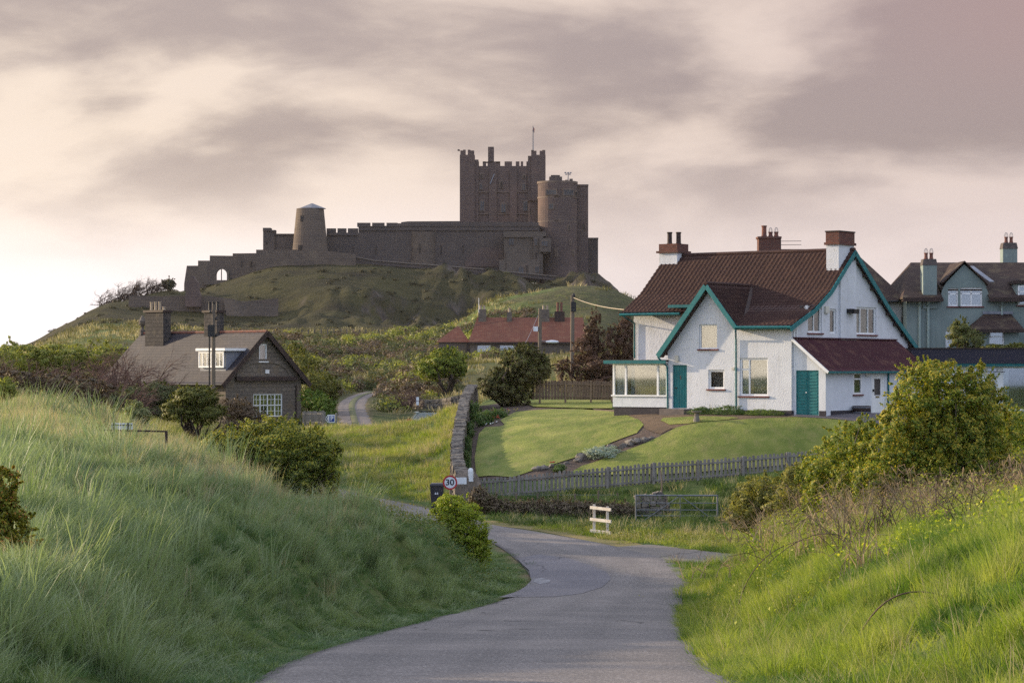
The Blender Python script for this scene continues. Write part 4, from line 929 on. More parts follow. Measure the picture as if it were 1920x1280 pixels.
# single storey bay with a hipped tile roof
by = Yg - 1.6; bz = zz_(617, by); X0, X1 = xx_(1832, by), xx_(1925, by)
bh = (xx_(1855, by), xx_(1883, by), zz_(660, by), zz_(619.5, by))
mb = MB(); wall(mb, Ff(by), X0, X1 - .4, 7, bz + .02, [bh]); wall(mb, lambda u, n, z: (X0 - n, u, z), by, Yg, 7, bz); mb.build('bay', M_GREENR, gh, world=True)
window(gh, WT(gh)(Ff(by)), bh, rows=((.72, 0, 1),), back=M_BLINDP, fw=.07, sill=False)
mb = MB(); zt2 = zz_(588, Yg); slope_quad(mb, [(X0 - .35, by - .35, bz), (X1 - .2, by - .35, bz), (X1 - .5, Yg, zt2), (X0 + .7, Yg, zt2)]); slope_quad(mb, [(X0 - .35, Yg, bz), (X0 - .35, by - .35, bz), (X0 + .7, Yg, zt2)]); mb.build('bay_roof', M_REARROOF, gh, world=True)
mb = MB(); mb.box(X0 - .4, X1 - .2, by - .42, by - .35, bz - .18, bz - .01); mb.build('gutter', M_TIM, gh, world=True); MB().box(X0 + .6, X1 - .4, Yg - .12, Yg, zt2 - .02, zt2 + .12).build('lead_flashing', M_LEAD, gh, world=True)
def gchim(px0, px1, pyt, pyb, Y, dep):
    x0, x1 = xx_(px0, Y), xx_(px1, Y); zt = zz_(pyt, Y); ch = MB().box(x0, x1, Y, Y + dep, zz_(pyb, Y) - .8, zt).build('chimney', M_GREENR, gh, world=True)
    MB().box(x0 - .03, x1 + .03, Y - .03, Y + dep + .03, zt, zt + .33, tx=.06, ty=.06).build('chimney_cap', MAT('cement_cap', (0.10, 0.08, 0.075), (0.07, 0.06, 0.055), 5), ch, world=True)
    L = gh.location; pots(ch, (x0 + x1) / 2 - L[0], Y + dep / 2 - L[1], zt + .33 - L[2], 2, [(-.14, 0), (.14, 0)], .11, .34, cowl=True)
gchim(1731, 1757, 497, 550, Yg - .1, .8); gchim(1881, 1908, 466, 492, Yg + 5.5, .8)

# ================================================================== FLAT ROOFED EXTENSION
Ye = 117.0; ex = lambda px: xx_(px, Ye); ez = lambda py: zz_(py, Ye)
ext = thing('flat_roofed_extension', 'low flat roofed extension with dark fascia and white glazed doors, behind the right bush', 'extension', (ex(1830), Ye + 2, 7.9))
hE = [(ex(1822), ex(1838), 7.97, ez(689)), (ex(1851), ex(1871), 7.97, ez(689)), (ex(1879), ex(1925), 7.97, ez(688))]
mb = MB(); wall(mb, Ff(Ye), ex(1760), ex(2000), 7, ez(686), hE); wall(mb, lambda u, n, z: (ex(1722) - n, u, z), Ye + 3, Ye + 6, 7, ez(684)); mb.build('wall', M_WHITE, ext, world=True)
M_NAVY = MAT('dark_fascia', (0.022, 0.020, 0.034), (0.035, 0.03, 0.045), 2, 0.6, 0.3, 10, sc=(.2, 1, 8))
mb = MB(); mb.box(ex(1706), ex(2010), Ye - .45, Ye + 8, ez(681), ez(654)); mb.build('fascia', M_NAVY, ext, world=True)
MB().box(ex(1704), ex(2012), Ye - .5, Ye + 8.05, ez(654), ez(652)).build('roof_edge', M_TIM, ext, world=True)
MB().box(ex(1770), ex(2010), Ye - .40, Ye - .36, ez(686.5), ez(681)).build('fascia_trim', M_TEALD, ext, world=True)
MB().box(ex(1706), ex(1722), Ye + 1.5, Ye + 8, ez(700), ez(681.2)).build('side_fascia', M_NAVY, ext, world=True)
we = WT(ext)(Ff(Ye))
for hh in hE: window(ext, we, hh, back=M_DARK, fw=.06, sill=False, rev=.1, curtain=((.05, .3),) if hh[0] > ex(1875) else None)
MB().tube([(ex(1845), Ye - .35, ez(696)), (ex(1882), Ye - .35, ez(697))], .02, 6).build('hanging_rail', M_BLACK, ext, world=True)

# ================================================================== STONE COTTAGE (left)
GC = np.array([(495 - 960) * 150 / F, 150.0]); KZ = 6.7
cot = thing('stone_cottage', 'stone cottage with slate roof, dark bargeboards and white dormer at the left', 'cottage', (GC[0], GC[1], KZ), R(-45))
M_STONE = BRICK('sandstone_block', (0.21, 0.175, 0.14), (0.15, 0.125, 0.105), (0.10, 0.085, 0.07), 0.42, 0.24, 0.02, c3=(0.18, 0.14, 0.10), stain=(0.075, 0.065, 0.058), warp=.12)
M_SLATE = BRICK('purple_slate', (0.060, 0.056, 0.070), (0.042, 0.040, 0.052), (0.03, 0.028, 0.03), 0.45, 0.26, 0.02, rough=.7, c3=(0.070, 0.060, 0.062), stain=(0.038, 0.034, 0.042), sfac=.5)
def kz(py, Y=149.0): return CZ + (HOR - py) * Y / F - KZ
def ky(px, x=0.0):       # photo column on the gable plane -> local y
    q = (px - 960) / F; c = .70711; return (q * (GC[1] - c * x) - GC[0] - c * x) / (c - c * q)
def kx(px, y):
    q = (px - 960) / F; c = .70711; return (q * (GC[1] + c * y) - GC[0] - c * y) / (c + c * q)
eavez = 2.45; apz = kz(622, 150); hw = 3.0
ktop = lambda u: apz - .12 - abs(u) * (apz - eavez) / 3.3
KW = [(ky(475), ky(530), kz(781, 150), kz(738, 150)), (ky(486), ky(501), kz(677), kz(644))]
mb = MB(); wall(mb, Fe(0), -hw, hw, -1.5, ktop, KW, extra=(0,)); wall(mb, Ff(-hw), -12.6, 0, -1.5, eavez + .1); wall(mb, lambda u, n, z: (u, hw + n, z), -12.6, 0, -1.5, eavez + .1); wall(mb, lambda u, n, z: (-12.6 - n, u, z), -hw, hw, -1.5, ktop, extra=(0,))
mb.build('wall', M_STONE, cot)
for sg in (-1, 1):
    roofgrid('roof', M_SLATE, cot, [(sg * 3.42, eavez - .10), (0, apz)], lambda s: -12.75, lambda s: .32, ribbed=False, course=.26, drop=.015)
mb = MB()
for sg in (-1, 1): mb.beam((.34, sg * 3.5, eavez - .26), (.34, 0, apz - .06), .06, .30)
mb.build('bargeboard', M_TIM, cot); MB().tube([(-12.7, 0, apz + .04), (.3, 0, apz + .04)], .09, 6).build('ridge_tiles', M_POT, cot)
MB().box(.01, .22, -2.3, 2.55, kz(714), kz(706)).build('gable_beam', M_TIM, cot)
mb = MB(); pts = [(.02, 2.1 * cos(t), kz(706) + 1.0 * sin(t)) for t in np.linspace(0, pi, 17)]
for p_, q_ in zip(pts[:-1], pts[1:]): mb.beam(p_, q_, .06, .2)
mb.build('relieving_arch', M_STONE, cot)
MB().box(.01, .06, ky(497), ky(504), kz(700), kz(693)).build('name_plate', M_WHITE, cot)
f = window(cot, Fe(0), KW[0], cols=(.25, .5, .75), rows=((.5, 0, 1),), fine=(8, 4, .012), fw=.07, rev=.12, sillm=M_STONE); window(cot, Fe(0), KW[1], fw=.09, rev=.12, back=M_BLIND, sillm=M_WHITE)
mb = MB(); mb.tube([(-12.6, -3.5, eavez - .16), (.3, -3.5, eavez - .16)], .06, 6); mb.build('gutter', M_BLACK, cot); pipe(cot, [(.06, 2.55, eavez - .2), (.06, 2.55, -.5)], .04, M_TIM)
# dormer on the left slope
d0, d1 = kx(373, -2.7), kx(421, -2.7); zb_, zt_ = kz(689, 147), kz(657, 147)
dm = MB(); dm.box(d0, d1, -2.6, -.2, zb_ - .3, zt_); dm = dm.build('dormer', M_LEAD, cot)
MB().box(d0 - .15, d1 + .2, -2.85, -.1, zt_, zt_ + .16).build('dormer_roof', M_WHITE, dm)
window(cot, Ff(-2.62), (d0 + .02, d1 - .02, zb_, zt_ - .04), cols=(.5,), fine=(6, 1, .03), fw=.10, rev=-.06, sill=False, back=M_BLIND)
M_STONEC = BRICK('dark_block', (0.085, 0.075, 0.07), (0.055, 0.05, 0.05), (0.03, 0.028, 0.028), 0.42, 0.24, 0.025, c3=(0.10, 0.085, 0.07), stain=(0.04, 0.036, 0.036), warp=.08)  # darker stone for the cottage chimneys
def kchim(px0, px1, pyt, pyb, y, wdep, npot, potm):
    x0, x1 = kx(px0, y), kx(px1, y); Yc = GC[1] - .707 * (x0 + x1) / 2; zt = CZ + (HOR - pyt) * Yc / F - KZ
    c = MB().box(x0, x1, y - wdep, y + wdep, zt - (pyb - pyt) / 29 - .8, zt).build('chimney', M_STONEC, cot); MB().box(x0 - .1, x1 + .1, y - wdep - .1, y + wdep + .1, zt, zt + .14).build('chimney_cap', M_TIM, c)
    for i in range(npot): pots(c, (x0 + (x1 - x0) * (i + .6) / (npot + .3)), y, zt + .14, 1, [(0, 0)], .10, .55 if i < 3 else .22, potm)
kchim(279, 313, 586, 660, -.6, .30, 4, M_BUFF); kchim(389, 413, 586, 618, 0, .28, 3, M_BLACK)
mb = MB(); xe = -12.6; mb.lathe([(.20, 0), (.2, .35), (.12, .4), (.1, .55), (.24, .75), (.26, .95), (.14, 1.15), (.05, 1.3)], (xe, 0, apz - .1), 10); mb.build('finial', M_STONE, cot)

# ================================================================== RED ROOFED COTTAGE (far)
Yc = 285.0; rx = lambda px: xx_(px, Yc); rzz = lambda py: zz_(py, Yc)
rc = thing('red_roofed_cottage', 'long low stone cottage with red tiled roof below the dune', 'cottage', (rx(980), Yc + 4, 11.2))
M_REDT = BRICK('red_tile', (0.25, 0.095, 0.055), (0.20, 0.075, 0.048), (0.10, 0.04, 0.035), 0.5, 0.22, 0.02, c3=(0.24, 0.11, 0.065), stain=(0.15, 0.065, 0.045), sfac=.5, bump=.3)
hR = [(rx(895), rx(920), rzz(668), rzz(647)), (rx(937), rx(966), rzz(668), rzz(647))]
mb = MB(); wall(mb, Ff(Yc), rx(881), rx(1100), 10, rzz(640), hR); wall(mb, lambda u, n, z: (rx(1100) + n, u, z), Yc, Yc + 9, 10, rzz(640)); mb.build('wall', M_STONE, rc, world=True)
wr = WT(rc)(Ff(Yc))
for hh in hR: window(rc, wr, hh, cols=(.5,), fine=(8, 5, .018), fw=.1, sill=False)
mb = MB(); zr = zz_(595, Yc + 4.5); ze = rzz(641)
mb.add([(rx(878), Yc - .4, ze), (rx(1102), Yc - .4, ze), (rx(1102), Yc + 9.4, ze), (rx(878), Yc + 9.4, ze), (rx(894), Yc + 4.5, zr), (rx(1095), Yc + 4.5, zr)], [(0, 1, 5, 4), (1, 2, 5), (2, 3, 4, 5), (3, 0, 4)])
mb.build('roof', M_REDT, rc, world=True); MB().box(rx(879), rx(1101), Yc - .48, Yc - .4, ze - .2, ze - .02).build('gutter', M_TIM, rc, world=True)
mb = MB(); y2 = Yc + 1; mb.box(rx(822), rx(878.5), y2 + .3, y2 + 7, 10, ze); mb.build('wing', M_STONE, rc, world=True)
mb = MB(); ap_ = (rx(857), y2 + 3.5, zz_(610, y2 + 3.5)); a4 = [(rx(817), y2, ze), (rx(880), y2, ze), (rx(880), y2 + 7, ze), (rx(817), y2 + 7, ze)]; mb.add(a4 + [ap_], [(0, 1, 4), (1, 2, 4), (2, 3, 4), (3, 0, 4)]); mb.build('wing_roof', M_REDT, rc, world=True)
MB().box(rx(875), rx(880.5), Yc - .1, Yc + .5, 10.2, ze - .1).build('side_door', M_TIM, rc, world=True)
for (a, b, t, bt, n, pm) in ((896, 911, 580, 604, 2, M_BUFF), (950, 960, 585, 598, 1, M_BUFF), (1016, 1031, 580, 604, 2, M_BUFF), (1041, 1060, 584, 598, 2, M_POT)):
    c = MB().box(rx(a), rx(b), Yc + 3.6, Yc + 4.6, zz_(bt, Yc) - .5, zz_(t, Yc + 4)).build('chimney', M_STONE if pm is M_BUFF else M_TIM, rc, world=True); L = rc.location
    pots(c, (rx(a) + rx(b)) / 2 - L[0], Yc + 4.1 - L[1], zz_(t, Yc + 4) - L[2], n, [(-.22, 0), (.22, 0)] if n > 1 else [(0, 0)], .17, .5 if pm is M_BUFF else 1.1, pm)
MB().tube([(rx(897), Yc + 3.5, zz_(585, Yc)), (rx(897), Yc + 3.5, zz_(557, Yc))], .035, 5).build('aerial_mast', M_WHITE, rc, world=True)
# ================================================================== CASTLE
def CST(name, c1, c2, c3, stain):  # low contrast and mauve tone: distance haze painted into the stone
    return BRICK(name, c1, c2, tuple(x * .7 for x in c1), 1.5, 0.62, 0.05, c3=c3, stain=stain, sfac=.55, bump=.5, bd=.08, sscale=.07, warp=.5)
M_KEEP = CST('red_sandstone', (0.150, 0.108, 0.095), (0.122, 0.088, 0.080), (0.165, 0.112, 0.095), (0.10, 0.076, 0.072))
M_CURTW = CST('dark_curtain_stone', (0.115, 0.094, 0.086), (0.098, 0.081, 0.075), (0.125, 0.100, 0.088), (0.085, 0.070, 0.067))
M_MILL = CST('mill_sandstone', (0.16, 0.125, 0.10), (0.12, 0.095, 0.08), (0.18, 0.14, 0.105), (0.10, 0.08, 0.07))
M_LODGE = CST('grey_ashlar', (0.17, 0.14, 0.115), (0.13, 0.108, 0.092), (0.2, 0.155, 0.12), (0.10, 0.08, 0.07))
M_VOID = MAT('dark_opening', (0.03, 0.025, 0.024), (0.05, 0.04, 0.036), 1)
M_PANEC = MAT('leaded_pane', (0.045, 0.045, 0.05), (0.08, 0.08, 0.085), .8, .3)
M_DRESS = MAT('pale_dressing', (0.18, 0.13, 0.10), (0.13, 0.095, 0.078), .6)
castle = thing('castle', 'great sandstone castle with square keep and drum tower on the crag', 'castle', (xx_(900, 610), 610, 34))
W_ = dict(world=True)
def cbox(mb, p0, p1, t, b, Y, dep, tx=0):
    return mb.box(xx_(p0, Y), xx_(p1, Y), Y, Y + dep, zz_(b, Y), zz_(t, Y), tx=tx)
def merlons(mb, p0, p1, top, base, Y, th, cuts):
    xs = [p0] + [c for cc in cuts for c in cc] + [p1]
    for a, b in zip(xs[0::2], xs[1::2]): cbox(mb, a, b, top, base, Y, th)
def slits(parent, lst, Y, off=.15, name='arrow_slit', mat=None):
    for (p, t, b, w2) in lst: cbox(MB(), p - w2, p + w2, t, b, Y - off, .3).build(name, mat or M_VOID, parent, **W_)
# keep
YK = 622
mb = MB(); cbox(mb, 863, 1022, 311, 436, YK, 20); keep = mb.build('keep', M_KEEP, castle, **W_)
mb = MB()
for (a, b) in ((862, 890), (996, 1023)):
    m2 = MB(); cbox(m2, a, b, 290, 436, YK - 1, 5); m2.build('corner_turret', M_KEEP, castle, **W_)
cbox(mb, 888, 897, 299, 436, YK - .5, 3); cbox(mb, 990, 997, 292, 436, YK - .5, 3)
for (a, b) in ((917, 931), (956, 969)): cbox(mb, a, b, 318, 430, YK - .5, 1)
for (a, b) in ((863, 880), (1006, 1022)):
    m2 = MB(); cbox(m2, a, b, 290, 430, YK + 17, 5); m2.build('corner_turret', M_KEEP, castle, **W_)
mb.build('pilaster', M_KEEP, castle, **W_)
mb = MB()
for (a, b, t) in ((863, 868, 282), (868, 873, 280.5), (877, 882, 280.5), (882, 889, 282), (996, 1001, 281), (1001, 1006, 282.5), (1012, 1017, 282.5), (1017, 1022.5, 281)): cbox(mb, a, b, t, 290, YK - 1, 1.5)
merlons(mb, 897, 990, 302.5, 311, YK, 1.2, [(898, 905), (911.5, 914), (938, 946), (960, 967), (974, 976.5), (981, 987)])
cbox(mb, 905, 925, 303, 305, YK, 1.2); cbox(mb, 930, 938, 303, 305.5, YK, 1.2)
mb.build('battlement', M_KEEP, castle, **W_)
mb = MB(); cbox(mb, 915, 926, 275, 312, YK + 3, 5); mb.build('chimney_stack', M_KEEP, castle, **W_)
mb = MB()
for t in (359, 400): cbox(mb, 890, 996, t, t + 1.6, YK - .25, .4)
mb.build('string_course', M_DRESS, castle, **W_)
for (p, t, b, w2, ml) in ((901.5, 345, 355, 3, M_PANEC), (904, 377, 395, 4, M_PANEC), (944, 382, 398, 4.5, M_PANEC), (982, 345, 356, 3, M_PANEC), (985, 377, 395, 4, M_PANEC), (940, 340, 352, 2.5, M_VOID), (964, 345, 353, 2, M_VOID), (902, 420, 424, 2.5, M_VOID), (943, 420, 425, 3, M_VOID), (903, 326, 333, 2, M_VOID), (983, 328, 333, 2, M_VOID)):
    f = cbox(MB(), p - w2 - 1.3, p + w2 + 1.3, t - 2, b + 1, YK - .18, .3).build('window', M_DRESS, castle, **W_)
    cbox(MB(), p - w2 * .8, p + w2 * .8, t, b, YK - .3, .15).build('pane', ml, f, **W_)
    if ml is M_PANEC: cbox(MB(), p - .35, p + .35, t, b, YK - .42, .12).build('mullion', M_DRESS, f, **W_)
MB().beam((xx_(919, YK), YK - .6, zz_(345, YK)), (xx_(927, YK), YK - .6, zz_(326, YK)), .25, .25).build('lead_pipe', M_LEAD, castle, **W_)
fp = MB().tube([(xx_(999.5, YK), YK + 1, zz_(284, YK)), (xx_(999.5, YK), YK + 1, zz_(235, YK))], [.22, .12], 6).build('flagpole', MAT('pole_paint', (.35, .33, .32), (.3, .28, .27), 1), castle, **W_)
MB().add([(xx_(999.5, YK), YK + 1, zz_(236, YK)), (xx_(999.5, YK) + .45, YK + .4, zz_(241, YK)), (xx_(999.5, YK) + .3, YK + .8, zz_(249, YK)), (xx_(999.5, YK), YK + 1, zz_(244, YK)), (xx_(999.5, YK) - .25, YK + 1.3, zz_(246, YK))], [(0, 1, 2, 3), (0, 3, 4)]).build('flag', MAT('flag_cloth', (.12, .05, .06), (.08, .07, .1), 1), fp, **W_)
MB().beam((xx_(862, YK), YK, zz_(282, YK)), (xx_(858, YK), YK, zz_(281, YK)), .4, .4).build('gargoyle', M_KEEP, castle, **W_)
# drum tower and blocks to its right
def cyl(mb, pc, hwp, prof, Y, n=36, cap=True):
    r = hwp * Y / F; return mb.lathe([(r * a, zz_(py, Y)) for a, py in prof], (xx_(pc, Y), Y + r, 0), n, cap)
YD = 601
mb = MB(); cyl(mb, 1046, 37, [(1.10, 545), (1.06, 515), (1.0, 498), (1.0, 373), (1.0, 341)], YD); drum = mb.build('drum_tower', M_KEEP, castle, **W_)
mb = MB(); cyl(mb, 1046, 37.9, [(1.0, 370), (1.0, 367)], YD); cyl(mb, 1046, 38.5, [(1.0, 342), (1.0, 338)], YD); cyl(mb, 1046, 37.6, [(1, 415), (1, 413)], YD); mb.build('tower_band', M_DRESS, castle, **W_)
mb = MB(); cbox(mb, 1030, 1054, 331, 342, YD + 3, 5); cbox(mb, 1033, 1050, 328, 331, YD + 3, 5); cbox(mb, 1068, 1074, 335, 341, YD + 3, 1.5); cbox(mb, 1060, 1066, 337, 341, YD + 2, 1); mb.build('roof_turret', M_CURTW, castle, **W_)
mb = MB(); x = xx_(1066, YD); mb.tube([(x, YD + 4, zz_(340, YD)), (x, YD + 4, zz_(320, YD))], .12, 5)
for dx_, zz0 in ((-.7, 321), (0, 321.5), (.6, 321), (-.5, 324), (.4, 324)): mb.box(x + dx_ - .22, x + dx_ + .25, YD + 3.8, YD + 4.2, zz_(zz0 + 1.2, YD), zz_(zz0 - .8, YD))
mb.build('aerial', M_LEAD, castle, **W_)
r = 37 * YD / F; cxd, cyd = xx_(1046, YD), YD + r
def drumwin(p, t, b, w2, nm=3, mat=None):
    sx = (p - 1046) / 37.0; a = math.asin(max(-.97, min(.97, sx))); ux, uy = cos(a), sin(a); nx, ny = sin(a), -cos(a)
    T = lambda u, n, z: (cxd + nx * (r + n) + ux * u, cyd + ny * (r + n) + uy * u, z)
    hwm = w2 * YD / F / max(.3, cos(a)); z0, z1 = zz_(b, YD), zz_(t, YD)
    f = MB().box(-hwm - .25, hwm + .25, -.5, .12, z0 - .2, z1 + .3, T=T).build('window', M_DRESS, castle, **W_)
    g = MB()
    for i in range(nm): a0 = -hwm + 2 * hwm * i / nm; g.box(a0 + .06, a0 + 2 * hwm / nm - .06, .1, .16, z0, z1, T=T)
    g.build('pane', mat or M_PANEC, f, **W_)
for q in ((1034, 356, 364, 9, 5), (1066, 355, 365, 9, 5), (1034, 382, 391, 4, 2), (1080, 357, 368, 2, 1), (1067, 422, 430, 1.5, 1), (1050, 412, 416, 1, 1), (1043, 468, 480, .9, 1), (1075, 470, 476, 1, 1), (1069, 450, 458, .9, 1)): drumwin(*q, mat=M_VOID if q[4] == 1 else None)
mb = MB(); cbox(mb, 1075, 1103, 347, 535, 607, 14); cbox(mb, 1082, 1103.5, 345.5, 348.5, 606.8, 14.4); mb.build('east_block', M_KEEP, castle, **W_)
mb = MB(); cbox(mb, 1100, 1121.5, 448, 530, 612, 12); cbox(mb, 1100, 1122, 445.5, 448.5, 611.8, 12.4); mb.build('low_block', M_CURTW, castle, **W_)
slits(castle, [(1095, 420, 432, 1.6), (1117, 456, 468, 1.8)], 607, .1)
mb = MB(); cbox(mb, 992, 1012, 374, 436, 608, 8); cbox(mb, 990, 1014, 373, 376, 607.5, 9); mb.build('stair_turret', M_KEEP, castle, **W_); slits(castle, [(994.5, 392, 402, 1)], 608)
# lodging range in front
YL = 594
mb = MB(); cbox(mb, 945, 1008, 434, 514, YL, 9); cbox(mb, 1000, 1018, 443, 514, YL - 1, 8); cbox(mb, 936, 950, 487, 512, YL - 1, 5); cbox(mb, 950, 1012, 486, 514, YL - 1.5, 3); mb.build('lodging_range', M_LODGE, castle, **W_)
mb = MB(); cbox(mb, 944, 1024, 434, 443, YL - .4, 6); cbox(mb, 943, 1009, 442.5, 444.5, YL - .6, 2); mb.build('parapet', M_LODGE, castle, **W_)
mb = MB(); cbox(mb, 1012, 1033, 446, 472, YL - 2, 8); cbox(mb, 1016, 1028, 472, 476, YL - 1, 5, 0); mb.build('oriel', M_LODGE, castle, **W_)
for (p, t, b, w2, n, yy) in ((959, 446, 459, 5, 2, YL), (964, 446, 459, 0, 0, YL), (1005, 447, 460, 3, 2, YL - 1), (1021, 452, 461, 6, 3, YL - 2), (1005, 472, 484, 2, 1, YL - 1), (977, 500, 511, 5, 2, YL - 1.5), (988, 497, 512, 2, 1, YL - 1.5), (1007, 499, 511, 4, 2, YL - 1.5), (947, 472, 482, 1, 1, YL)):
    if n == 0: continue
    f = cbox(MB(), p - w2 - .8, p + w2 + .8, t - 1, b + 1, yy - .12, .3).build('window', M_DRESS, castle, **W_); g = MB()
    for i in range(n): a0 = p - w2 + 2 * w2 * i / n; cbox(g, a0 + .4, a0 + 2 * w2 / n - .4, t, b, yy - .2, .1)
    g.build('pane', M_PANEC if n > 1 else M_VOID, f, **W_)
# curtain wall with its stepped parapet and half-round bastion
YW = 600
mb = MB(); mb.poly([(xx_(a, YW), YW, zz_(b, YW)) for a, b in ((612, 436), (672, 436), (672, 424), (800, 422), (1012, 422), (1012, 530), (860, 525), (700, 510), (612, 495))], (0, 4, 0)); mb.build('curtain_wall', M_CURTW, castle, **W_)
mb = MB(); merlons(mb, 612, 671, 428, 436, YW, 1.2, [(629.5, 632.5), (649, 652)]); merlons(mb, 669.5, 745, 417.5, 425, YW - .2, 1.4, [(694, 697.5), (720.5, 724.5)]); cbox(mb, 745, 752, 418.5, 425, YW - .2, 1.4)
mb.poly([(xx_(a, YW), YW - .2, zz_(b, YW)) for a, b in ((752, 416.5), (765, 415), (862, 414.5), (862, 424), (752, 424))], (0, 1.4, 0)); cbox(mb, 862, 1010, 416, 424, YW - .2, 1.6); mb.build('parapet', M_CURTW, castle, **W_)
mb = MB(); cbox(mb, 672, 1010, 430.5, 432, YW - .35, .5); cbox(mb, 612, 672, 440, 441.3, YW - .35, .5); mb.build('string_course', M_CURTW, castle, **W_)
mb = MB(); cyl(mb, 793, 24.5, [(1.03, 510), (1.0, 480), (1.0, 434)], YW - 2); cyl(mb, 793, 25.3, [(1, 442), (1, 441)], YW - 2); mb.build('bastion', M_MILL, castle, **W_)
slits(castle, [(662, 460, 473, .9), (705, 460, 476, .8), (827, 459, 476, .8), (868, 460, 475, .8)], YW); slits(castle, [(786, 456, 473, .8)], YW - 2.0, .2)
mb = MB(); mb.poly([(xx_(a, YW), YW - .3, zz_(b, YW)) for a, b in ((872, 492), (885, 474), (905, 464), (944, 466), (944, 500), (872, 500))], (0, .5, 0)); mb.build('wall_patch', M_KEEP, castle, **W_)
# west end
mb = MB(); cbox(mb, 493, 514.5, 432, 475, YW, 5); cbox(mb, 492.5, 507, 427, 433, YW - .3, 4); cbox(mb, 506, 516, 431, 434, YW - .3, 3); cbox(mb, 512, 552, 439, 475, YW + .5, 3); cbox(mb, 512, 552, 438, 440.5, YW + .2, 3.4); mb.build('west_turret', M_CURTW, castle, **W_); slits(castle, [(500, 452, 458, 1)], YW)
mb = MB(); st = [(345, 532), (350, 498), (371, 498), (371, 488.5), (393, 488.5), (393, 479), (436, 479.5), (436, 475), (480, 474.5), (480, 468), (560, 468), (560, 505), (480, 512), (440, 530), (426, 531)]
arch = [(426, 515)] + [(415 + 11 * cos(t), 515 - 11.5 * sin(t)) for t in np.linspace(0.05, pi - .05, 14)] + [(404, 515), (404, 533)]
mb.poly([(xx_(a, 588), 588, zz_(b, 588)) for a, b in st + arch + [(345, 560)]][::-1], (0, 2.5, 0)); mb.build('stepped_wall', M_MILL, castle, **W_)
mb = MB(); pts = [(xx_(p, 587.6), 587.7, zz_(q, 587.6)) for p, q in [(404, 530), (404, 515)] + [(415 - 12.2 * cos(t), 515 - 12.6 * sin(t)) for t in np.linspace(0, pi, 16)] + [(427, 530)]]
for a, b in zip(pts[:-1], pts[1:]): mb.beam(a, b, .5, .45, up=(0, 1, 0))
mb.build('arch_ring', M_LODGE, castle, **W_); MB().tube([(xx_(415, 589), 589, zz_(530, 589)), (xx_(415, 589), 589, zz_(504, 589))], .12, 5).build('gate_bar', M_VOID, castle, **W_)
mb = MB(); cbox(mb, 382, 436, 525, 533, 586.5, 1); mb.build('gate_sill', M_LODGE, castle, **W_)
slits(castle, [(453, 489, 500, 1), (471, 489, 500, 1)], 588)
mb = MB(); mb.poly([(xx_(a, 580), 580, zz_(b, 580)) for a, b in ((480, 471), (545, 469.5), (600, 469.5), (640, 473), (666, 477), (666, 502), (600, 512), (480, 512))], (0, 3, 0)); mb.build('terrace_wall', M_MILL, castle, **W_)
mb = MB(); pth = [(663, 482), (700, 489), (760, 494), (830, 499), (900, 505), (960, 511), (1045, 519)]
mb.poly([(xx_(a, 583), 583, zz_(b, 583)) for a, b in pth] + [(xx_(a, 583), 583, zz_(b + 7, 583)) for a, b in pth[::-1]], (0, 1, 0)); mb.build('rampart_wall', M_CURTW, castle, **W_)
mb = MB(); mb.tube([(xx_(a, 583), 582.9, zz_(b - .4, 583)) for a, b in pth], .18, 4); mb.build('coping', M_LODGE, castle, **W_)
# windmill stump
YM = 592
mill = thing('windmill_tower', 'tapering stone windmill tower with pale conical cap at the castle end', 'tower', (xx_(579, YM), YM + 4, zz_(474, YM)))
mb = MB(); cyl(mb, 578.5, 33.5, [(1.02, 485), (1.0, 470), (.89, 430), (.77, 389)], YM); mb.build('tower_wall', M_MILL, mill, **W_)
mb = MB(); rr_ = 33.5 * YM / F; mb.lathe([(rr_ * .79, zz_(389.5, YM)), (rr_ * .79, zz_(388.6, YM)), (rr_ * .05, zz_(379, YM))], (xx_(582, YM), YM + rr_, 0), 8); mb.build('conical_cap', MAT('lead_cap', (.17, .165, .18), (.13, .13, .145), 1, .5), mill, **W_)
for (p, t, b, w2, o) in ((566, 404, 415, 3, 1.6), (554.5, 428, 438, 2, 3.5), (563, 459.5, 469, 4, .9), (608, 456, 467, 2, 3.8)): cbox(MB(), p - w2, p + w2, t, b, YM + o - .6, 2).build('window', M_VOID, mill, **W_)
# ruined walls on the shoulder of the crag
ruin = thing('ruined_wall', 'ruined stone wall with a broken stump below the castle gate', 'ruin', (xx_(300, 529), 529, zz_(582, 529)))
mb = MB(); mb.poly([(xx_(a, 529), 529, zz_(b, 529)) for a, b in ((241, 554), (300, 555), (345, 554), (395, 555), (435, 560), (450, 566), (520, 559), (521, 575), (510, 600), (520, 625), (430, 625), (380, 590), (345, 588), (241, 582))], (0, 1.8, 0)); mb.build('wall', M_MILL, ruin, **W_)
rj = random.Random(5); pts = [(347, 556), (349, 540), (346, 532), (352, 526), (356, 519), (362, 517), (366, 524), (371, 530), (372, 545), (376, 556), (376, 575), (347, 575)]
MB().poly([(xx_(a, 527), 527, zz_(b, 527)) for a, b in pts], (0, 2.5, 0)).build('broken_stump', M_KEEP, ruin, **W_)
mb = MB(); mb.poly([(xx_(a, 527), 527.5, zz_(b, 527)) for a, b in ((425, 600), (418, 560), (440, 563), (520, 572), (521, 600), (545, 640), (435, 640))], (0, 1.2, 0)); mb.build('retaining_wall', M_LODGE, ruin, **W_)
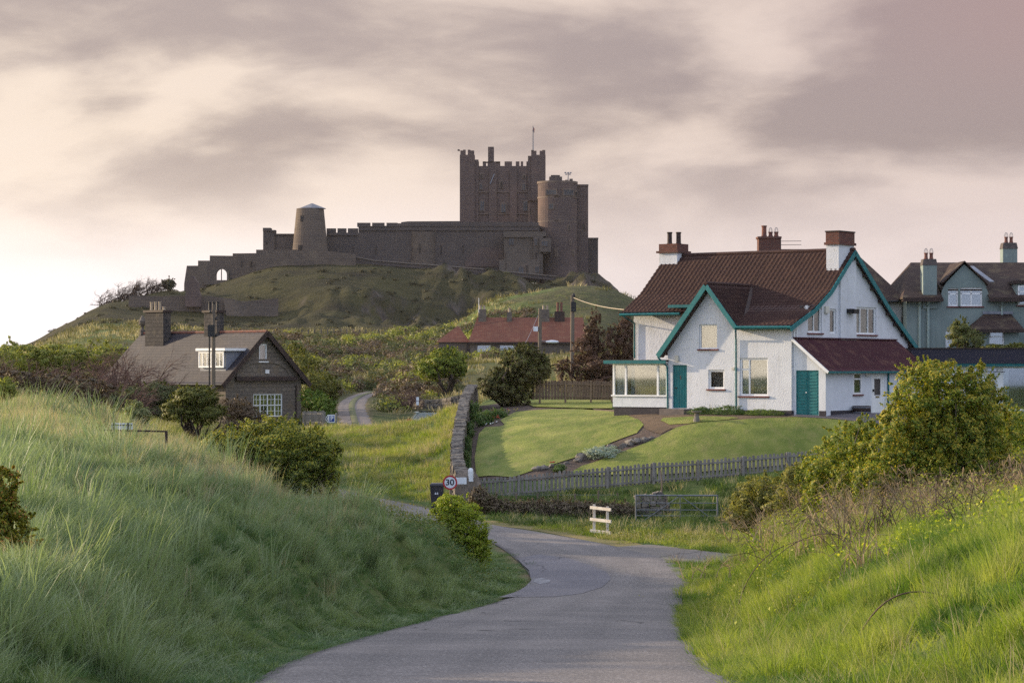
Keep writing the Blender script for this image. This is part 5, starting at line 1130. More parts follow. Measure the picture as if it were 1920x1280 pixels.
# ================================================================== GARDEN AND ROADSIDE
M_LAWN, nt = newmat('mown_lawn'); v = coord(nt, 'pos')
col = ramp(nt, noise(nt, v, 0.5, 5), [(0.3, (0.105, 0.145, 0.030)), (0.5, (0.175, 0.205, 0.045)), (0.7, (0.27, 0.275, 0.075))])
col = mixc(nt, mrange(nt, noise(nt, coord(nt, 'pos', (1, .5, 1)), 2.2, 6, .65), 0.45, 0.7, 0, 0.6), col, (0.26, 0.235, 0.085))
p = principled(nt, col, 0.9, 0.15); finish(nt, p, math_(nt, 'ADD', noise(nt, v, 14, 5, .7), math_(nt, 'MULTIPLY', noise(nt, v, 1.4, 4), 2.5)), 0.8, 0.10)
M_SOIL = MAT('bed_soil', (0.055, 0.038, 0.030), (0.10, 0.07, 0.055), 1.2, 1.0, .8, 9, .06, c3=(0.045, 0.055, 0.022), space='pos')
M_PATH = MAT('brown_gravel', (0.10, 0.068, 0.042), (0.14, 0.092, 0.054), 0.9, 1.0, .8, 14, .04, c3=(0.07, 0.05, 0.04), space='pos')
M_TARM = MAT('drive_tarmac', (0.085, 0.075, 0.085), (0.11, 0.095, 0.10), 1.2, .9, .5, 25, .02, space='pos')
drape('garden_soil', [(884,905),(884,860),(888,800),(900,762),(960,752),(1000,760),(1060,764),(1148,772),(1250,783),(1400,783),(1480,783),(1330,800),(1240,836),(1170,862),(1130,885),(1000,902)], M_SOIL, 'dark soil of the flower beds between the lawns', .03, .2, Yr=(101, 140))
drape('lawn', [(893,897),(890,860),(898,815),(910,803),(948,801),(938,790),(968,774),(1030,769),(1090,769),(1150,774),(1196,788),(1207,799),(1194,814),(1148,831),(1100,851),(1053,868),(1000,884),(962,897)], M_LAWN, 'smooth mown lawn inside the dry stone wall', .07, .16, Yr=(101, 140))
drape('lawn', [(1060,893),(1092,875),(1130,863),(1170,848),(1210,833),(1238,820),(1268,804),(1310,795),(1400,788),(1500,784),(1580,787),(1640,792),(1650,840),(1560,868),(1400,880),(1240,892)], M_LAWN, 'mown lawn sloping from the white house to the picket fence', .07, .16, Yr=(101.5, 118))
drape('lawn', [(1238,791),(1244,786),(1300,783.5),(1370,784),(1385,787),(1340,792),(1290,797),(1255,799)], M_LAWN, 'small island of lawn by the front door', .08, .12, Yr=(104, 125))
drape('lawn', [(1000,765),(985,758),(1010,751),(1148,752),(1148,768),(1060,767)], M_LAWN, 'strip of lawn in front of the board fence', .09, .16, Yr=(104, 150))
drape('garden_path', [(1110,768),(1150,770),(1250,781),(1480,783),(1484,780),(1660,782),(1650,790),(1560,788),(1484,785),(1385,789),(1300,799),(1256,806),(1240,815),(1225,812),(1208,804),(1203,795),(1180,783),(1120,773)], M_PATH, 'brown gravel path curving round the front of the house', .055, .12, Yr=(104, 128))
drape('drive', [(1484,784),(1500,779),(1900,776),(1900,800),(1660,800),(1560,788)], M_TARM, 'dark tarmac apron beside the garage doors', .085, .2, Yr=(103, 118))
RP = asphalt('repair_tarmac', (0.090, 0.083, 0.092), (0.135, 0.12, 0.122), (0.38, 0.36, 0.36), (0.05, 0.045, 0.045))
drape('road_patch', [(935,1123),(1040,1122),(1090,1116),(1128,1104),(1146,1088),(1135,1074),(1105,1062),(1060,1048),(1010,1042),(970,1050),(992,1072),(996,1092),(970,1112)], RP, 'darker curved tarmac repair on the inside of the bend', .068, .2, Yr=(40, 90))
drape('pale_patch', [(1001,1089),(1016,1087),(1032,1091),(1030,1096),(1012,1098),(1000,1095)], MAT('worn_pale_tarmac', (0.26, 0.25, 0.26), (0.13, 0.125, 0.13), 3, .7, space='pos'), 'small pale worn patch at the inside edge of the bend', .075, .12, Yr=(40, 90))
drape('verge', [(880,982),(930,985),(1010,995),(1100,1013),(1200,1033),(1300,1041),(1430,1045),(1430,1036),(1330,1034),(1210,1022),(1110,1002),(1010,984),(930,976),(880,976)], MAT('worn_verge', (0.15, 0.13, 0.045), (0.22, 0.165, 0.06), 0.8, 1, .8, 9, .05, c3=(0.10, 0.12, 0.03), space='pos'), 'worn yellow grass verge along the far side of the road', .012, .25, Yr=(78, 100))

M_DRY = MAT('dry_stone', (0.20, 0.175, 0.145), (0.085, 0.075, 0.068), 3.6, .95, .9, 9, .05, c3=(0.30, 0.27, 0.22), lo=.42, hi=.58)
def stonewall(name, label, pts, h, th, cope=True, seed=1, L=.34, mat=None, part=True):
    """dry stone wall: coursed jittered stones, slanted cope stones on top; pts world (x,y)"""
    rr = random.Random(seed); P = [np.array(p, float) for p in pts]
    base = np.array([P[0][0], P[0][1], float(zg(*P[0]))]); t = thing(name, label, 'wall', tuple(base)); mb, mc = MB(), MB()
    def stone(m, c, d, l, w_, hh, tilt=0.0):
        n = np.array([-d[1], d[0], 0]); u = np.array([0, 0, 1.0]); dd = np.array([d[0], d[1], 0])
        d2 = dd * cos(tilt) + u * sin(tilt); u2 = u * cos(tilt) - dd * sin(tilt); V = []
        for a in (-1, 1):
            for b in (-1, 1):
                for e in (-1, 1): V.append(c + d2 * a * l / 2 * rr.uniform(.8, 1.05) + n * b * w_ / 2 * rr.uniform(.85, 1.05) + u2 * e * hh / 2 * rr.uniform(.75, 1.05))
        m.add(V, [(0, 1, 3, 2), (4, 6, 7, 5), (0, 4, 5, 1), (2, 3, 7, 6), (0, 2, 6, 4), (1, 5, 7, 3)])
    for a, b in zip(P[:-1], P[1:]):
        D = b - a; ln = np.hypot(*D); d = D / ln; nrm = np.array([-d[1], d[0]]); nc = max(2, int(h / .19))
        for k in range(nc):
            s = rr.uniform(-.15, 0)
            while s < ln:
                l = L * rr.uniform(.6, 1.3); c = a + d * (s + l / 2); g = float(zg(*c)); z = g - .15 + (k + .5) * (h / nc); w2 = th * (1 - .25 * k / nc)
                for sg in (-1, 1): stone(mb, np.array([*(c + nrm * sg * (w2 / 2 - .12)), z + rr.uniform(-.02, .02)]), d, l * .98, .27, h / nc * rr.uniform(.85, 1.05), rr.uniform(-.06, .06))
                s += l
        if cope:
            s = 0
            while s < ln:
                l = rr.uniform(.09, .16); c = a + d * s; g = float(zg(*c)); stone(mc, np.array([*(c + nrm * rr.uniform(-.03, .03)), g - .15 + h + .13]), d, l, th * rr.uniform(.75, .95), rr.uniform(.22, .42), .5 + rr.uniform(-.3, .25)); s += l * 1.1
    mb.build('wall_stones', mat or M_DRY, t, world=True)
    if cope: mc.build('cope_stones', mat or M_DRY, t, world=True)
    return t
WLP = [(868,903.5,103.2),(858,880,106),(857,855,110),(862,830,115),(867,805,120),(872,785,125),(880,768,130),(887,756,135)]
wp = [( (a-960)/F*c, c) for a, b, c in WLP]; wp = catmull(wp, 3)
stonewall('dry_stone_wall', 'dry stone wall with slanted cope climbing between grassy bank and lawn', wp, 1.05, .62)
g0 = G(876, 102.4); b_ = thing('gate_pier', 'rough boulder pier ending the climbing dry stone wall', 'pier', tuple(g0))
bl = MB(); rr = random.Random(4)
prof = [(.50, -.2), (.56, .3), (.54, .8), (.47, 1.15), (.28, 1.36), (.05, 1.42)]
bl.lathe([(r_, z_) for r_, z_ in prof], tuple(g0), 9); bl.v = [(x + rr.uniform(-.06, .06), y + rr.uniform(-.06, .06), z + rr.uniform(-.05, .05)) for x, y, z in bl.v]
bl.build('boulder', MAT('boulder_stone', (0.19, 0.155, 0.125), (0.12, 0.10, 0.085), 2, .95, .9, 7, .06), b_, world=True)
stonewall('low_stone_wall', 'low tumbled stone wall beyond the car, running to the pruned tree', [((a - 960) / F * c, c) for a, c in ((772, 168), (800, 166), (835, 165), (875, 162))], .75, .55, False, 3, .45)
stonewall('field_wall', 'short stone wall end behind the metal field gate', [((a - 960) / F * c, c) for a, c in ((1192, 98.9), (1248, 98.9))], .72, .55, True, 5, .4)
ROCKS = 0
for k in range(16):
    u = k / 15; pxr = 1010 + u * 215 + random.uniform(-6, 6); pyr = 884 - u * 62 + random.uniform(-3, 3); g = hit(pxr, pyr, 102, 120); s_ = random.uniform(.12, .3)
    m_ = MB().lathe([(s_ * .9, -.05), (s_ * random.uniform(.9, 1.1), s_ * .3), (s_ * .6, s_ * .7), (.02, s_ * .85)], (0, 0, 0), 7); m_.v = [(x * 1.3 + random.uniform(-.2, .2) * s_, y + random.uniform(-.2, .2) * s_, z + random.uniform(-.15, .15) * s_) for x, y, z in m_.v]
    o_ = m_.build('rockery_stone', M_DRY); o_.location = tuple(g); tag(o_, 'grey rockery stones edging the bed between the lawns', 'stone', 'rockery stones between the two lawns')
# white bollard-like marker and white board at the pier
def at(px, Y, dz=0): return G(px, Y, dz)
M_WP = MAT('white_plastic', (0.74, 0.77, 0.80), (0.66, 0.69, 0.73), 3, .5)
g = at(882.5, 102.0); z1, z0 = zz_(877, 102), zz_(902, 102)
t = thing('white_marker_post', 'tall white round-topped marker beside the boulder pier', 'marker post', tuple(g))
MB().lathe([(.11, z0 - g[2]), (.115, z1 - g[2] - .12), (.09, z1 - g[2] - .03), (.03, z1 - g[2])], tuple(g), 10).build('marker', M_WP, t, world=True)
MB().tube([tuple(g - (0, 0, .2)), (g[0], g[1], z0)], .03, 6).build('stake', M_GREYP, t, world=True)
g = at(864, 100.5); z1, z0 = zz_(894.5, 100.5), zz_(907, 100.5)
t = thing('white_board', 'small blank white board on a stake behind the speed sign', 'board', tuple(g))
MB().box(g[0] - .20, g[0] + .24, g[1] - .02, g[1] + .02, z0, z1).build('board', M_WP, t, world=True); MB().tube([tuple(g - (0, 0, .2)), (g[0], g[1] + .04, z1 - .05)], .025, 6).build('stake', M_GREYP, t, world=True)

# picket fence
M_PICK = MAT('weathered_picket', (0.25, 0.23, 0.21), (0.18, 0.165, 0.15), 2.5, .95, .6, 14, .01, c3=(0.10, 0.10, 0.06), sc=(1, 1, .3))
FEN = [(886,103.0,898,936),(960,102.8,892,930),(1060,102.9,882,922),(1140,103.0,875,915),(1225,103.2,867,907),(1310,103.4,862,900),(1393,103.6,855,893),(1475,103.9,848,886),(1560,104.2,840,878),(1660,104.6,834,868)]
def fence(name, label, pts, spacing, pw, post_px, pm, postm=None):
    """pts: (px, Y, top row, bottom row)"""
    A = np.array(pts, float); X = (A[:, 0] - 960) / F * A[:, 1]; zt = CZ + (HOR - A[:, 2]) * A[:, 1] / F; zb = CZ + (HOR - A[:, 3]) * A[:, 1] / F
    s = np.concatenate([[0], np.cumsum(np.hypot(np.diff(X), np.diff(A[:, 1])))]); ii = lambda q, arr: float(np.interp(q, s, arr))
    t = thing(name, label, 'fence', (X[0], A[0, 1], zb[0])); mp, mr = MB(), MB(); rr = random.Random(9); q = 0
    while q < s[-1]:
        x, y, a, b = ii(q, X), ii(q, A[:, 1]), ii(q, zt), ii(q, zb); h = rr.uniform(-.035, .03); lean = rr.uniform(-.02, .02)
        mp.add([(x - pw / 2 + (lean if k > 1 else 0), y + dy_, zz2) if False else (x + sx * pw / 2 + (lean if zz2 > b + .1 else 0), y + dy_, zz2) for zz2, sx, dy_ in
                [(b, -1, -.012), (b, 1, -.012), (b, 1, .012), (b, -1, .012), (a + h - .03, -1, -.012), (a + h - .03, 1, -.012), (a + h - .03, 1, .012), (a + h - .03, -1, .012), (a + h, 0, -.012), (a + h, 0, .012)]],
               [(0, 1, 5, 8, 4), (3, 7, 9, 6, 2), (0, 4, 7, 3), (1, 2, 6, 5), (4, 8, 9, 7), (5, 6, 9, 8)]); q += spacing
    for k in range(40):
        q0, q1 = s[-1] * k / 40, s[-1] * (k + 1) / 40
        for f in (.16, .80): mr.beam((ii(q0, X), ii(q0, A[:, 1]) - .04, ii(q0, zb) + f * (ii(q0, zt) - ii(q0, zb))), (ii(q1, X), ii(q1, A[:, 1]) - .04, ii(q1, zb) + f * (ii(q1, zt) - ii(q1, zb))), .035, .075)
    mp.build('pickets', pm, t, world=True); mr.build('rails', pm, t, world=True)
    for px_ in post_px:
        q = float(np.interp(px_, A[:, 0], s)); x, y, a, b = ii(q, X), ii(q, A[:, 1]), ii(q, zt), ii(q, zb)
        MB().box(x - .055, x + .055, y - .14, y - .03, b - .5, a + .02, tx=.008).build('post', postm or pm, t, world=True)
    return t
fence('picket_fence', 'weathered grey picket fence along the foot of the lawn', FEN, .178, .118, (892, 973, 1058, 1139, 1225, 1308, 1393, 1476, 1558, 1640), M_PICK)
fence('board_fence', 'brown upright board fence between the dark tree and the bay window', [(1000,131,713,749),(1080,131,713,749),(1150,130,714,750)], .17, .15, (1012, 1060, 1108, 1147), MAT('brown_board', (0.19, 0.14, 0.095), (0.13, 0.095, 0.07), 2.5, .95, .6, 14, .01, sc=(1, 1, .3)))
fence('garden_fence', 'short grey board fence beside the stone cottage', [(570,144,771,795),(608,142,770,795)], .2, .18, (572, 606), M_PICK)
# wire fence posts in the paddock
wf = thing('wire_fence', 'line of slim wooden posts standing between picket fence and overgrown wall', 'fence', tuple(G(1000, 100.6)))
M_POSTW = MAT('split_post', (0.22, 0.17, 0.12), (0.14, 0.11, 0.085), 3, .9, .6, 12, .02, sc=(1, 1, .2))
for (p_, t_, b2) in ((931, 921, 940), (968, 924, 942), (1008, 924, 944), (1046, 924, 946), (1078, 925, 948), (1122, 919, 950), (1158, 924, 952)):
    Y = 101.0; x = xx_(p_, Y); MB().box(x - .04, x + .04, Y - .04, Y + .04, float(zg(x, Y)) - .4, zz_(t_, Y)).build('post', M_POSTW, wf, world=True)
MB().tube([(xx_(a, 101), 101, zz_(927, 101)) for a in (931, 1008, 1078, 1158)], .006, 4).build('wire', M_LEAD, wf, world=True)
for k, (p_, t_, b2, lab) in enumerate(((1240, 880, 925, 'thin bare stake standing before the picket fence above the gate'), (1250.5, 926, 972, 'split timber post standing behind the metal gate'))):
    Y = 101.5 if k == 0 else 98.6; x = xx_(p_, Y); o = MB().tube([(x, Y, zz_(b2, Y) - .3), (x + .02, Y, (zz_(b2, Y) + zz_(t_, Y)) / 2), (x - .03, Y, zz_(t_, Y))], [.045, .04, .03], 6).build('stake', M_POSTW, None, loc=(x, Y, zz_(b2, Y))); tag(o, lab, 'stake')
# metal field gate
M_GALV = MAT('galvanised_steel', (0.20, 0.21, 0.225), (0.14, 0.15, 0.165), 5, .5, metal=.3)
Yg2 = 97.2; gt = thing('field_gate', 'galvanised tubular field gate at the paddock entrance', 'gate', (xx_(1192, Yg2), Yg2, zz_(981, Yg2)))
gx2 = lambda p: xx_(p, Yg2); gz2 = lambda p: zz_(p, Yg2)
mb = MB(); mb.tube([(gx2(1192), Yg2, gz2(926)), (gx2(1192), Yg2, gz2(982))], .032, 8); mb.tube([(gx2(1345), Yg2, gz2(927)), (gx2(1345), Yg2, gz2(982))], .032, 8); mb.tube([(gx2(1192), Yg2, gz2(928)), (gx2(1345), Yg2, gz2(928.5))], .032, 8); mb.build('gate_frame', M_GALV, gt, world=True)
for y_ in (942, 955, 966, 976): MB().tube([(gx2(1192), Yg2, gz2(y_)), (gx2(1345), Yg2, gz2(y_ + .5))], .019, 6).build('bar', M_GALV, gt, world=True)
for a, b in (((1275, 928), (1275, 980)), ((1200, 980), (1273, 930)), ((1277, 930), (1340, 976))): MB().tube([(gx2(a[0]), Yg2 - .03, gz2(a[1])), (gx2(b[0]), Yg2 - .03, gz2(b[1]))], .018, 6).build('brace', M_GALV, gt, world=True)
# white rail barrier
M_RAILW = MAT('flaking_white_rail', (0.72, 0.66, 0.58), (0.6, 0.52, 0.44), 3, .7, c3=(0.45, 0.36, 0.28))
rl = thing('white_rail_barrier', 'short white timber rail barrier with two posts on the verge', 'barrier', (xx_(1125, 90), 90, zz_(1003, 90)))
for p_, t_, b2, Y in ((1114, 945, 1005, 90.2), (1139, 949, 1006, 89.6)): MB().box(xx_(p_ - 2.5, Y), xx_(p_ + 2.5, Y), Y, Y + .1, zz_(b2 + 6, Y), zz_(t_, Y)).build('post', M_RAILW, rl, world=True)
for t_, dd in ((950, 0), (972, 0), (993.5, 0)):
    MB().beam((xx_(1106.5, 90.3), 90.18, zz_(t_, 90.3)), (xx_(1145.5, 89.4), 89.45, zz_(t_ + 5, 89.4)), .05, .11).build('rail', M_RAILW, rl, world=True)
# speed sign
def text_mesh(txt, size, depth, name, mat, parent, loc, sx=1.0, off=0.0):
    cu = bpy.data.curves.new('txt', 'FONT'); cu.body = txt; cu.size = size; cu.extrude = depth; cu.align_x = 'CENTER'; cu.align_y = 'CENTER'; cu.offset = off
    o = bpy.data.objects.new('txt', cu); COL.objects.link(o); dg = bpy.context.evaluated_depsgraph_get(); dg.update(); me = bpy.data.meshes.new_from_object(o.evaluated_get(dg)); bpy.data.objects.remove(o)
    me.name = name
    for vv in me.vertices: x, y, z = vv.co; vv.co = (x * sx, -z, y)
    me.materials.clear(); return link(name, me, mat, parent, loc)
Ys = 96.0; sx, sz = xx_(844, Ys), zz_(904, Ys); sg = thing('speed_limit_sign', 'round red bordered speed limit sign reading 30 on a weathered post', 'road sign', (sx, Ys, float(zg(sx, Ys))))
M_RED = MAT('sign_red', (0.42, 0.022, 0.03), (0.36, 0.02, 0.028), 3, .4); M_SW = MAT('sign_white', (0.68, 0.72, 0.78), (0.64, 0.68, 0.74), 3, .4); M_SB = MAT('sign_black', (0.02, 0.022, 0.028), (0.015, 0.015, 0.02), 3, .5)
def disc(r0, r1, y, dep, n=48):
    mb = MB(); V = []
    for yy in (y, y - dep):
        for r in (r0, r1): V += [(r * cos(2 * pi * k / n), yy, r * sin(2 * pi * k / n)) for k in range(n)]
    for k in range(n):
        k2 = (k + 1) % n; mb.f += [(2 * n + k, 2 * n + k2, 3 * n + k2, 3 * n + k), (n + k, n + k2, 3 * n + k2, 3 * n + k), (k, k2, n + k2, n + k)]
        if r0 > 0: mb.f.append((k, k2, 2 * n + k2, 2 * n + k))
    mb.v = V; mb.n = len(V); return mb
rs = 13.6 * Ys / F; lz = sz - sg.location[2]
disc(rs * .78, rs, 0, .012).build('sign_rim', M_RED, sg, loc=None).location = (0, 0, lz)
disc(0.001, rs * .785, 0.002, .008).build('sign_face', M_SW, sg).location = (0, 0, lz)
text_mesh('30', .33, .003, 'numerals', M_SB, sg, (-.01, -.0125, lz), 1.08, .006)
MB().tube([(0.02, .05, -.4), (0.02, .05, lz + .2)], .055, 8).build('post', M_POSTW, sg)
# wheelie bin
Yb = 97.5; bxc = xx_(819.5, Yb); bg_ = float(zg(bxc, Yb)); ztop = zz_(906, Yb); bn = thing('wheelie_bin', 'dark grey wheelie bin with a pale worn edge beside the speed sign', 'bin', (bxc, Yb, bg_))
M_BIN = MAT('bin_plastic', (0.030, 0.030, 0.040), (0.045, 0.043, 0.05), 3, .45); hb = ztop - bg_
mb = MB(); mb.add([(-.21, -.25, .1), (.21, -.25, .1), (.21, .25, .1), (-.21, .25, .1), (-.27, -.33, hb - .09), (.27, -.33, hb - .09), (.27, .33, hb - .09), (-.27, .33, hb - .09)], [(3, 2, 1, 0), (0, 1, 5, 4), (1, 2, 6, 5), (2, 3, 7, 6), (3, 0, 4, 7), (4, 5, 6, 7)]); mb.build('body', M_BIN, bn)
MB().box(-.29, .29, -.36, .36, hb - .09, hb - .05).build('rim', M_BIN, bn); MB().box(-.29, .29, -.37, .37, hb - .05, hb + .02, tx=.06, ty=.07).build('lid', M_BIN, bn)
for s_ in (-1, 1):
    w_ = MB().lathe([(.1, -.03), (.1, .03)], (0, 0, 0), 14).build('wheel', M_BLACK, bn); w_.location = (s_ * .24, .26, .1); w_.rotation_euler = (0, R(90), 0)
mb = MB()
for q in (-.05, .03): mb.add([(q - .035, -.315, hb - .42), (q + .035, -.315, hb - .42), (q + .018, -.322, hb - .34), (q - .018, -.322, hb - .34)], [(0, 1, 2, 3)])
mb.build('emblem', M_SW, bn)
# parking sign, tall post
Yp = 143.0; px0 = xx_(609.5, Yp); gp = float(zg(xx_(630, Yp), Yp)); ps = thing('parking_sign', 'white arrow-shaped parking sign pointing left with a white P on blue', 'road sign', (xx_(630, Yp), Yp, gp)); L = ps.location
q = lambda a, b: (xx_(a, Yp) - L[0], 0, zz_(b, Yp) - L[2])
MB().poly([q(609, 784.5), q(614.5, 777), q(628, 777), q(628, 792), q(614.5, 792)], (0, .03, 0)).build('sign_face', M_SW, ps)
mb = MB()
mb.poly([tuple(np.array(v_) - (0, .005, 0)) for v_ in (q(611, 784.5), q(615, 779), q(616.2, 779), q(612.6, 784.5), q(616.2, 790), q(615, 790))], (0, .004, 0)); mb.build('chevron', M_SB, ps)
M_BLUE = MAT('sign_blue', (0.02, 0.06, 0.30), (0.018, 0.05, 0.26), 3, .4)
mb = MB(); a, b = q(617.8, 779), q(626.8, 790); mb.box(a[0], b[0], -.008, -.002, b[2], a[2]); pb = mb.build('blue_panel', M_BLUE, ps)
c_ = q(622.4, 784.4); text_mesh('P', .36, .002, 'letter', M_SW, pb, (c_[0], -.012, c_[2]), 1.0, .012)
MB().tube([(0.02, .06, -.4), (0.02, .06, zz_(774, Yp) - L[2])], .04, 8).build('post', M_GALV, ps)
# small white notice pair on stake
Yn = 152.0; nt_ = thing('footpath_notice', 'small white two-plate notice on a stake by the lane bank', 'notice', (xx_(783, Yn), Yn, float(zg(xx_(783, Yn), Yn)))); L = nt_.location
for a, b in ((744, 751), (752, 759)): MB().box(xx_(780.5, Yn) - L[0], xx_(785.5, Yn) - L[0], -.02, 0, zz_(b, Yn) - L[2], zz_(a, Yn) - L[2]).build('plate', M_SW, nt_)
MB().tube([(0.02, .04, -.3), (0.02, .04, zz_(745, Yn) - L[2])], .04, 6).build('stake', M_GREYP, nt_)
# low dark rail with white board on the dune crest
Yq = 58.0; qx = lambda p_: xx_(p_, Yq); qz = lambda p_: zz_(p_, Yq)
rb = thing('dune_rail', 'low dark timber rail with corner post on the left dune crest', 'rail', (qx(312), Yq, qz(835)))
MB().beam((qx(163), Yq, qz(805.5)), (qx(314), Yq, qz(808.5)), .05, .04).build('rail', M_TIM, rb, world=True); MB().box(qx(309.5), qx(314.5), Yq - .03, Yq + .03, qz(860), qz(807)).build('post', M_TIM, rb, world=True); MB().box(qx(164), qx(168), Yq - .03, Yq + .03, qz(860), qz(805)).build('post', M_TIM, rb, world=True)
wb = thing('white_sign_back', 'back of a small white sign with dark straps above the dune rail', 'sign', (qx(227), Yq + .1, qz(805)))
MB().box(qx(208), qx(247.5), Yq + .08, Yq + .12, qz(805), qz(793)).build('panel', M_WP, wb, world=True)
mb = MB(); 
for a in (211.5, 238.5): mb.box(qx(a), qx(a + 2.6), Yq + .03, Yq + .078, qz(808), qz(792.5))
mb.box(qx(208), qx(247.5), Yq + .05, Yq + .079, qz(796.5), qz(795.3)); mb.build('straps', M_BLACK, wb, world=True)
# car behind the bank: hatchback seen from the rear quarter
M_CAR = MAT('silver_green_paint', (0.25, 0.30, 0.28), (0.21, 0.26, 0.24), 2, .3, spec=.6)
Ycr = 146.5; cg = float(zg(xx_(815, Ycr), Ycr)); zr_ = zz_(772, Ycr); car = thing('parked_car', 'silver hatchback mostly hidden behind the grassy bank, red tail light showing', 'car', (xx_(770, Ycr), Ycr, zr_ - 1.45), R(8))
prof = [(-.1, .35), (-.12, .75), (.0, .98), (.35, 1.38), (.8, 1.45), (2.2, 1.44), (3.0, 1.02), (4.0, .85), (4.15, .35)]
mb = MB(); mb.poly([(a, -.85, b) for a, b in prof if b < 1.0] , (0, 1.7, 0)); mb.build('body', M_CAR, car)
mb = MB(); pr = [(.02, .97), (.35, 1.38), (.8, 1.45), (2.2, 1.44), (3.0, 1.02)]; V = [(a, -.82 + (.12 if b > 1.2 else 0), b) for a, b in pr] + [(a, .82 - (.12 if b > 1.2 else 0), b) for a, b in pr]
mb.add(V, [(0, 1, 2, 3, 4), (9, 8, 7, 6, 5), (1, 0, 5, 6), (3, 2, 7, 8), (4, 3, 8, 9)]); mb.build('side_windows', M_GLASSD, car)
mb = MB(); mb.poly([(.3, -.72, 1.39), (.8, -.72, 1.46), (2.25, -.72, 1.45), (2.25, -.72, 1.49), (.8, -.72, 1.51), (.25, -.72, 1.43)], (0, 1.44, 0)); mb.beam((.0, -.80, .95), (.35, -.71, 1.40), .06, .06); mb.beam((1.6, -.8, .98), (1.55, -.71, 1.44), .06, .06); mb.build('roof', M_CAR, car)
mb = MB(); mb.box(.4, 2.2, -.78, -.72, 1.47, 1.53); mb.build('roof_rail', M_BLACK, car)
for s_ in (-.84, .66): MB().box(-.13, .08, s_, s_ + .18, .72, 1.02).build('tail_light', M_RED, car)
for x_ in (.7, 3.3):
    for y_ in (-.8, .8):
        w_ = MB().lathe([(.31, -.1), (.31, .1)], (0, 0, 0), 18).build('wheel', M_BLACK, car); w_.location = (x_, y_, .31); w_.rotation_euler = (R(90), 0, 0)
# utility poles, wires and the street lamp
def pole(label, px, pyt, pyb, Y, r=.13, h=None):
    x = xx_(px, Y); zt, zb = zz_(pyt, Y), float(zg(x, Y)) - .5; t = thing('utility_pole', label, 'utility pole', (x, Y, zb + .5)); MB().tube([(x, Y, zb), (x + .02, Y, zt)], [r, r * .75], 8).build('pole', M_GREYP, t, world=True); return t, x, zt
t1, x1_, zt1 = pole('tall timber utility pole with insulators in front of the slate roof', 400, 571, 800, 143.0, .13)
mb = MB()
for k, (dz_, s_) in enumerate(((.5, -1), (.9, 1), (1.4, -1), (1.9, 1))): mb.lathe([(.04, 0), (.09, .05), (.05, .14), (.02, .2)], (x1_ + s_ * .18, 143, zt1 - dz_), 8); mb.beam((x1_, 143, zt1 - dz_), (x1_ + s_ * .2, 143, zt1 - dz_), .04, .04)
mb.build('insulators', M_BLACK, t1, world=True); mb = MB(); mb.tube([(x1_ - .22, 142.9, zt1 - 1.3), (x1_ - .22, 142.9, zt1 - 5)], .05, 6); mb.box(x1_ - .3, x1_ + .1, 142.75, 142.86, zt1 - 1.9, zt1 - 1.2); mb.build('cable_box', M_BLACK, t1, world=True)
for k in range(9): pass
t2, x2_, zt2_ = pole('timber utility pole carrying a grey box and street lamp', 1012, 578, 720, 160.0, .15)
MB().box(x2_ - .42, x2_ - .12, 159.8, 160, zz_(621, 160), zz_(612, 160)).build('junction_box', M_WP, t2, world=True)
mb = MB(); mb.tube([(x2_, 160, zz_(640, 160)), (x2_ + .35, 159.9, zz_(639, 160)), (x2_ + .5, 159.9, zz_(641, 160))], .035, 6); la = mb.build('lamp_arm', M_LEAD, t2, world=True)
L = t2.location; lh = MB(); lh.lathe([(.04, .12), (.22, .08), (.27, 0), (.2, -.07), (.02, -.09)], (0, 0, 0), 14); o = lh.build('lamp_head', M_WP, t2, smooth=True); o.location = (x2_ + .82 - L[0], -.1, zz_(641, 160) - L[2]); o.scale = (1.7, 1, 1)
t3, x3_, zt3 = pole('dark timber utility pole behind the reddish conifers', 1073, 553, 700, 175.0, .17)
mb = MB(); mb.box(x3_ - .1, x3_ + .28, 174.8, 175.2, zt3 - 1.2, zt3 - .5); mb.lathe([(.1, 0), (.12, .2), (.04, .35)], (x3_ + .1, 175, zt3 - .2), 8); mb.build('pole_gear', M_BLACK, t3, world=True)
def wire(pts0, pts1, sag, label, mat, r=.012, n=16):
    p0, p1 = np.array(pts0), np.array(pts1); P = [p0 + (p1 - p0) * t - np.array((0, 0, 4 * sag * t * (1 - t))) for t in np.linspace(0, 1, n)]
    o = MB().tube(P, r, 4).build('overhead_wire', mat, None, loc=tuple(p0)); tag(o, label, 'wire'); return o
M_WIREW = MAT('pale_cable', (0.55, 0.45, 0.32), (0.45, 0.37, 0.27), 3, .6)  # plain pale tan cable colour
wire((x3_ + .1, 175, zz_(558, 175)), (xx_(1177, 117.8), 117.8, zz_(581, 117.8)), .15, 'pale overhead cable sagging from the dark pole to the white house eaves', M_WIREW, .02)
wire((x2_ - .1, 160, zz_(590, 160)), (xx_(982, 150), 150, zz_(648, 150)), .1, 'thin stay wire slanting from the lamp pole to the dark tree', M_LEAD, .012)
wire((x1_, 143, zt1 - 1), (xx_(1012, 160), 160, zt2_ - .4), .9, 'thin overhead wire between the roof pole and the lamp pole', M_BLACK, .010, 24)
wire((x1_, 143, zt1 - 5.5), (xx_(275, 120), 120, zz_(772, 120)), .0, 'stay wire slanting down from the roof pole into the scrub', M_LEAD, .014)
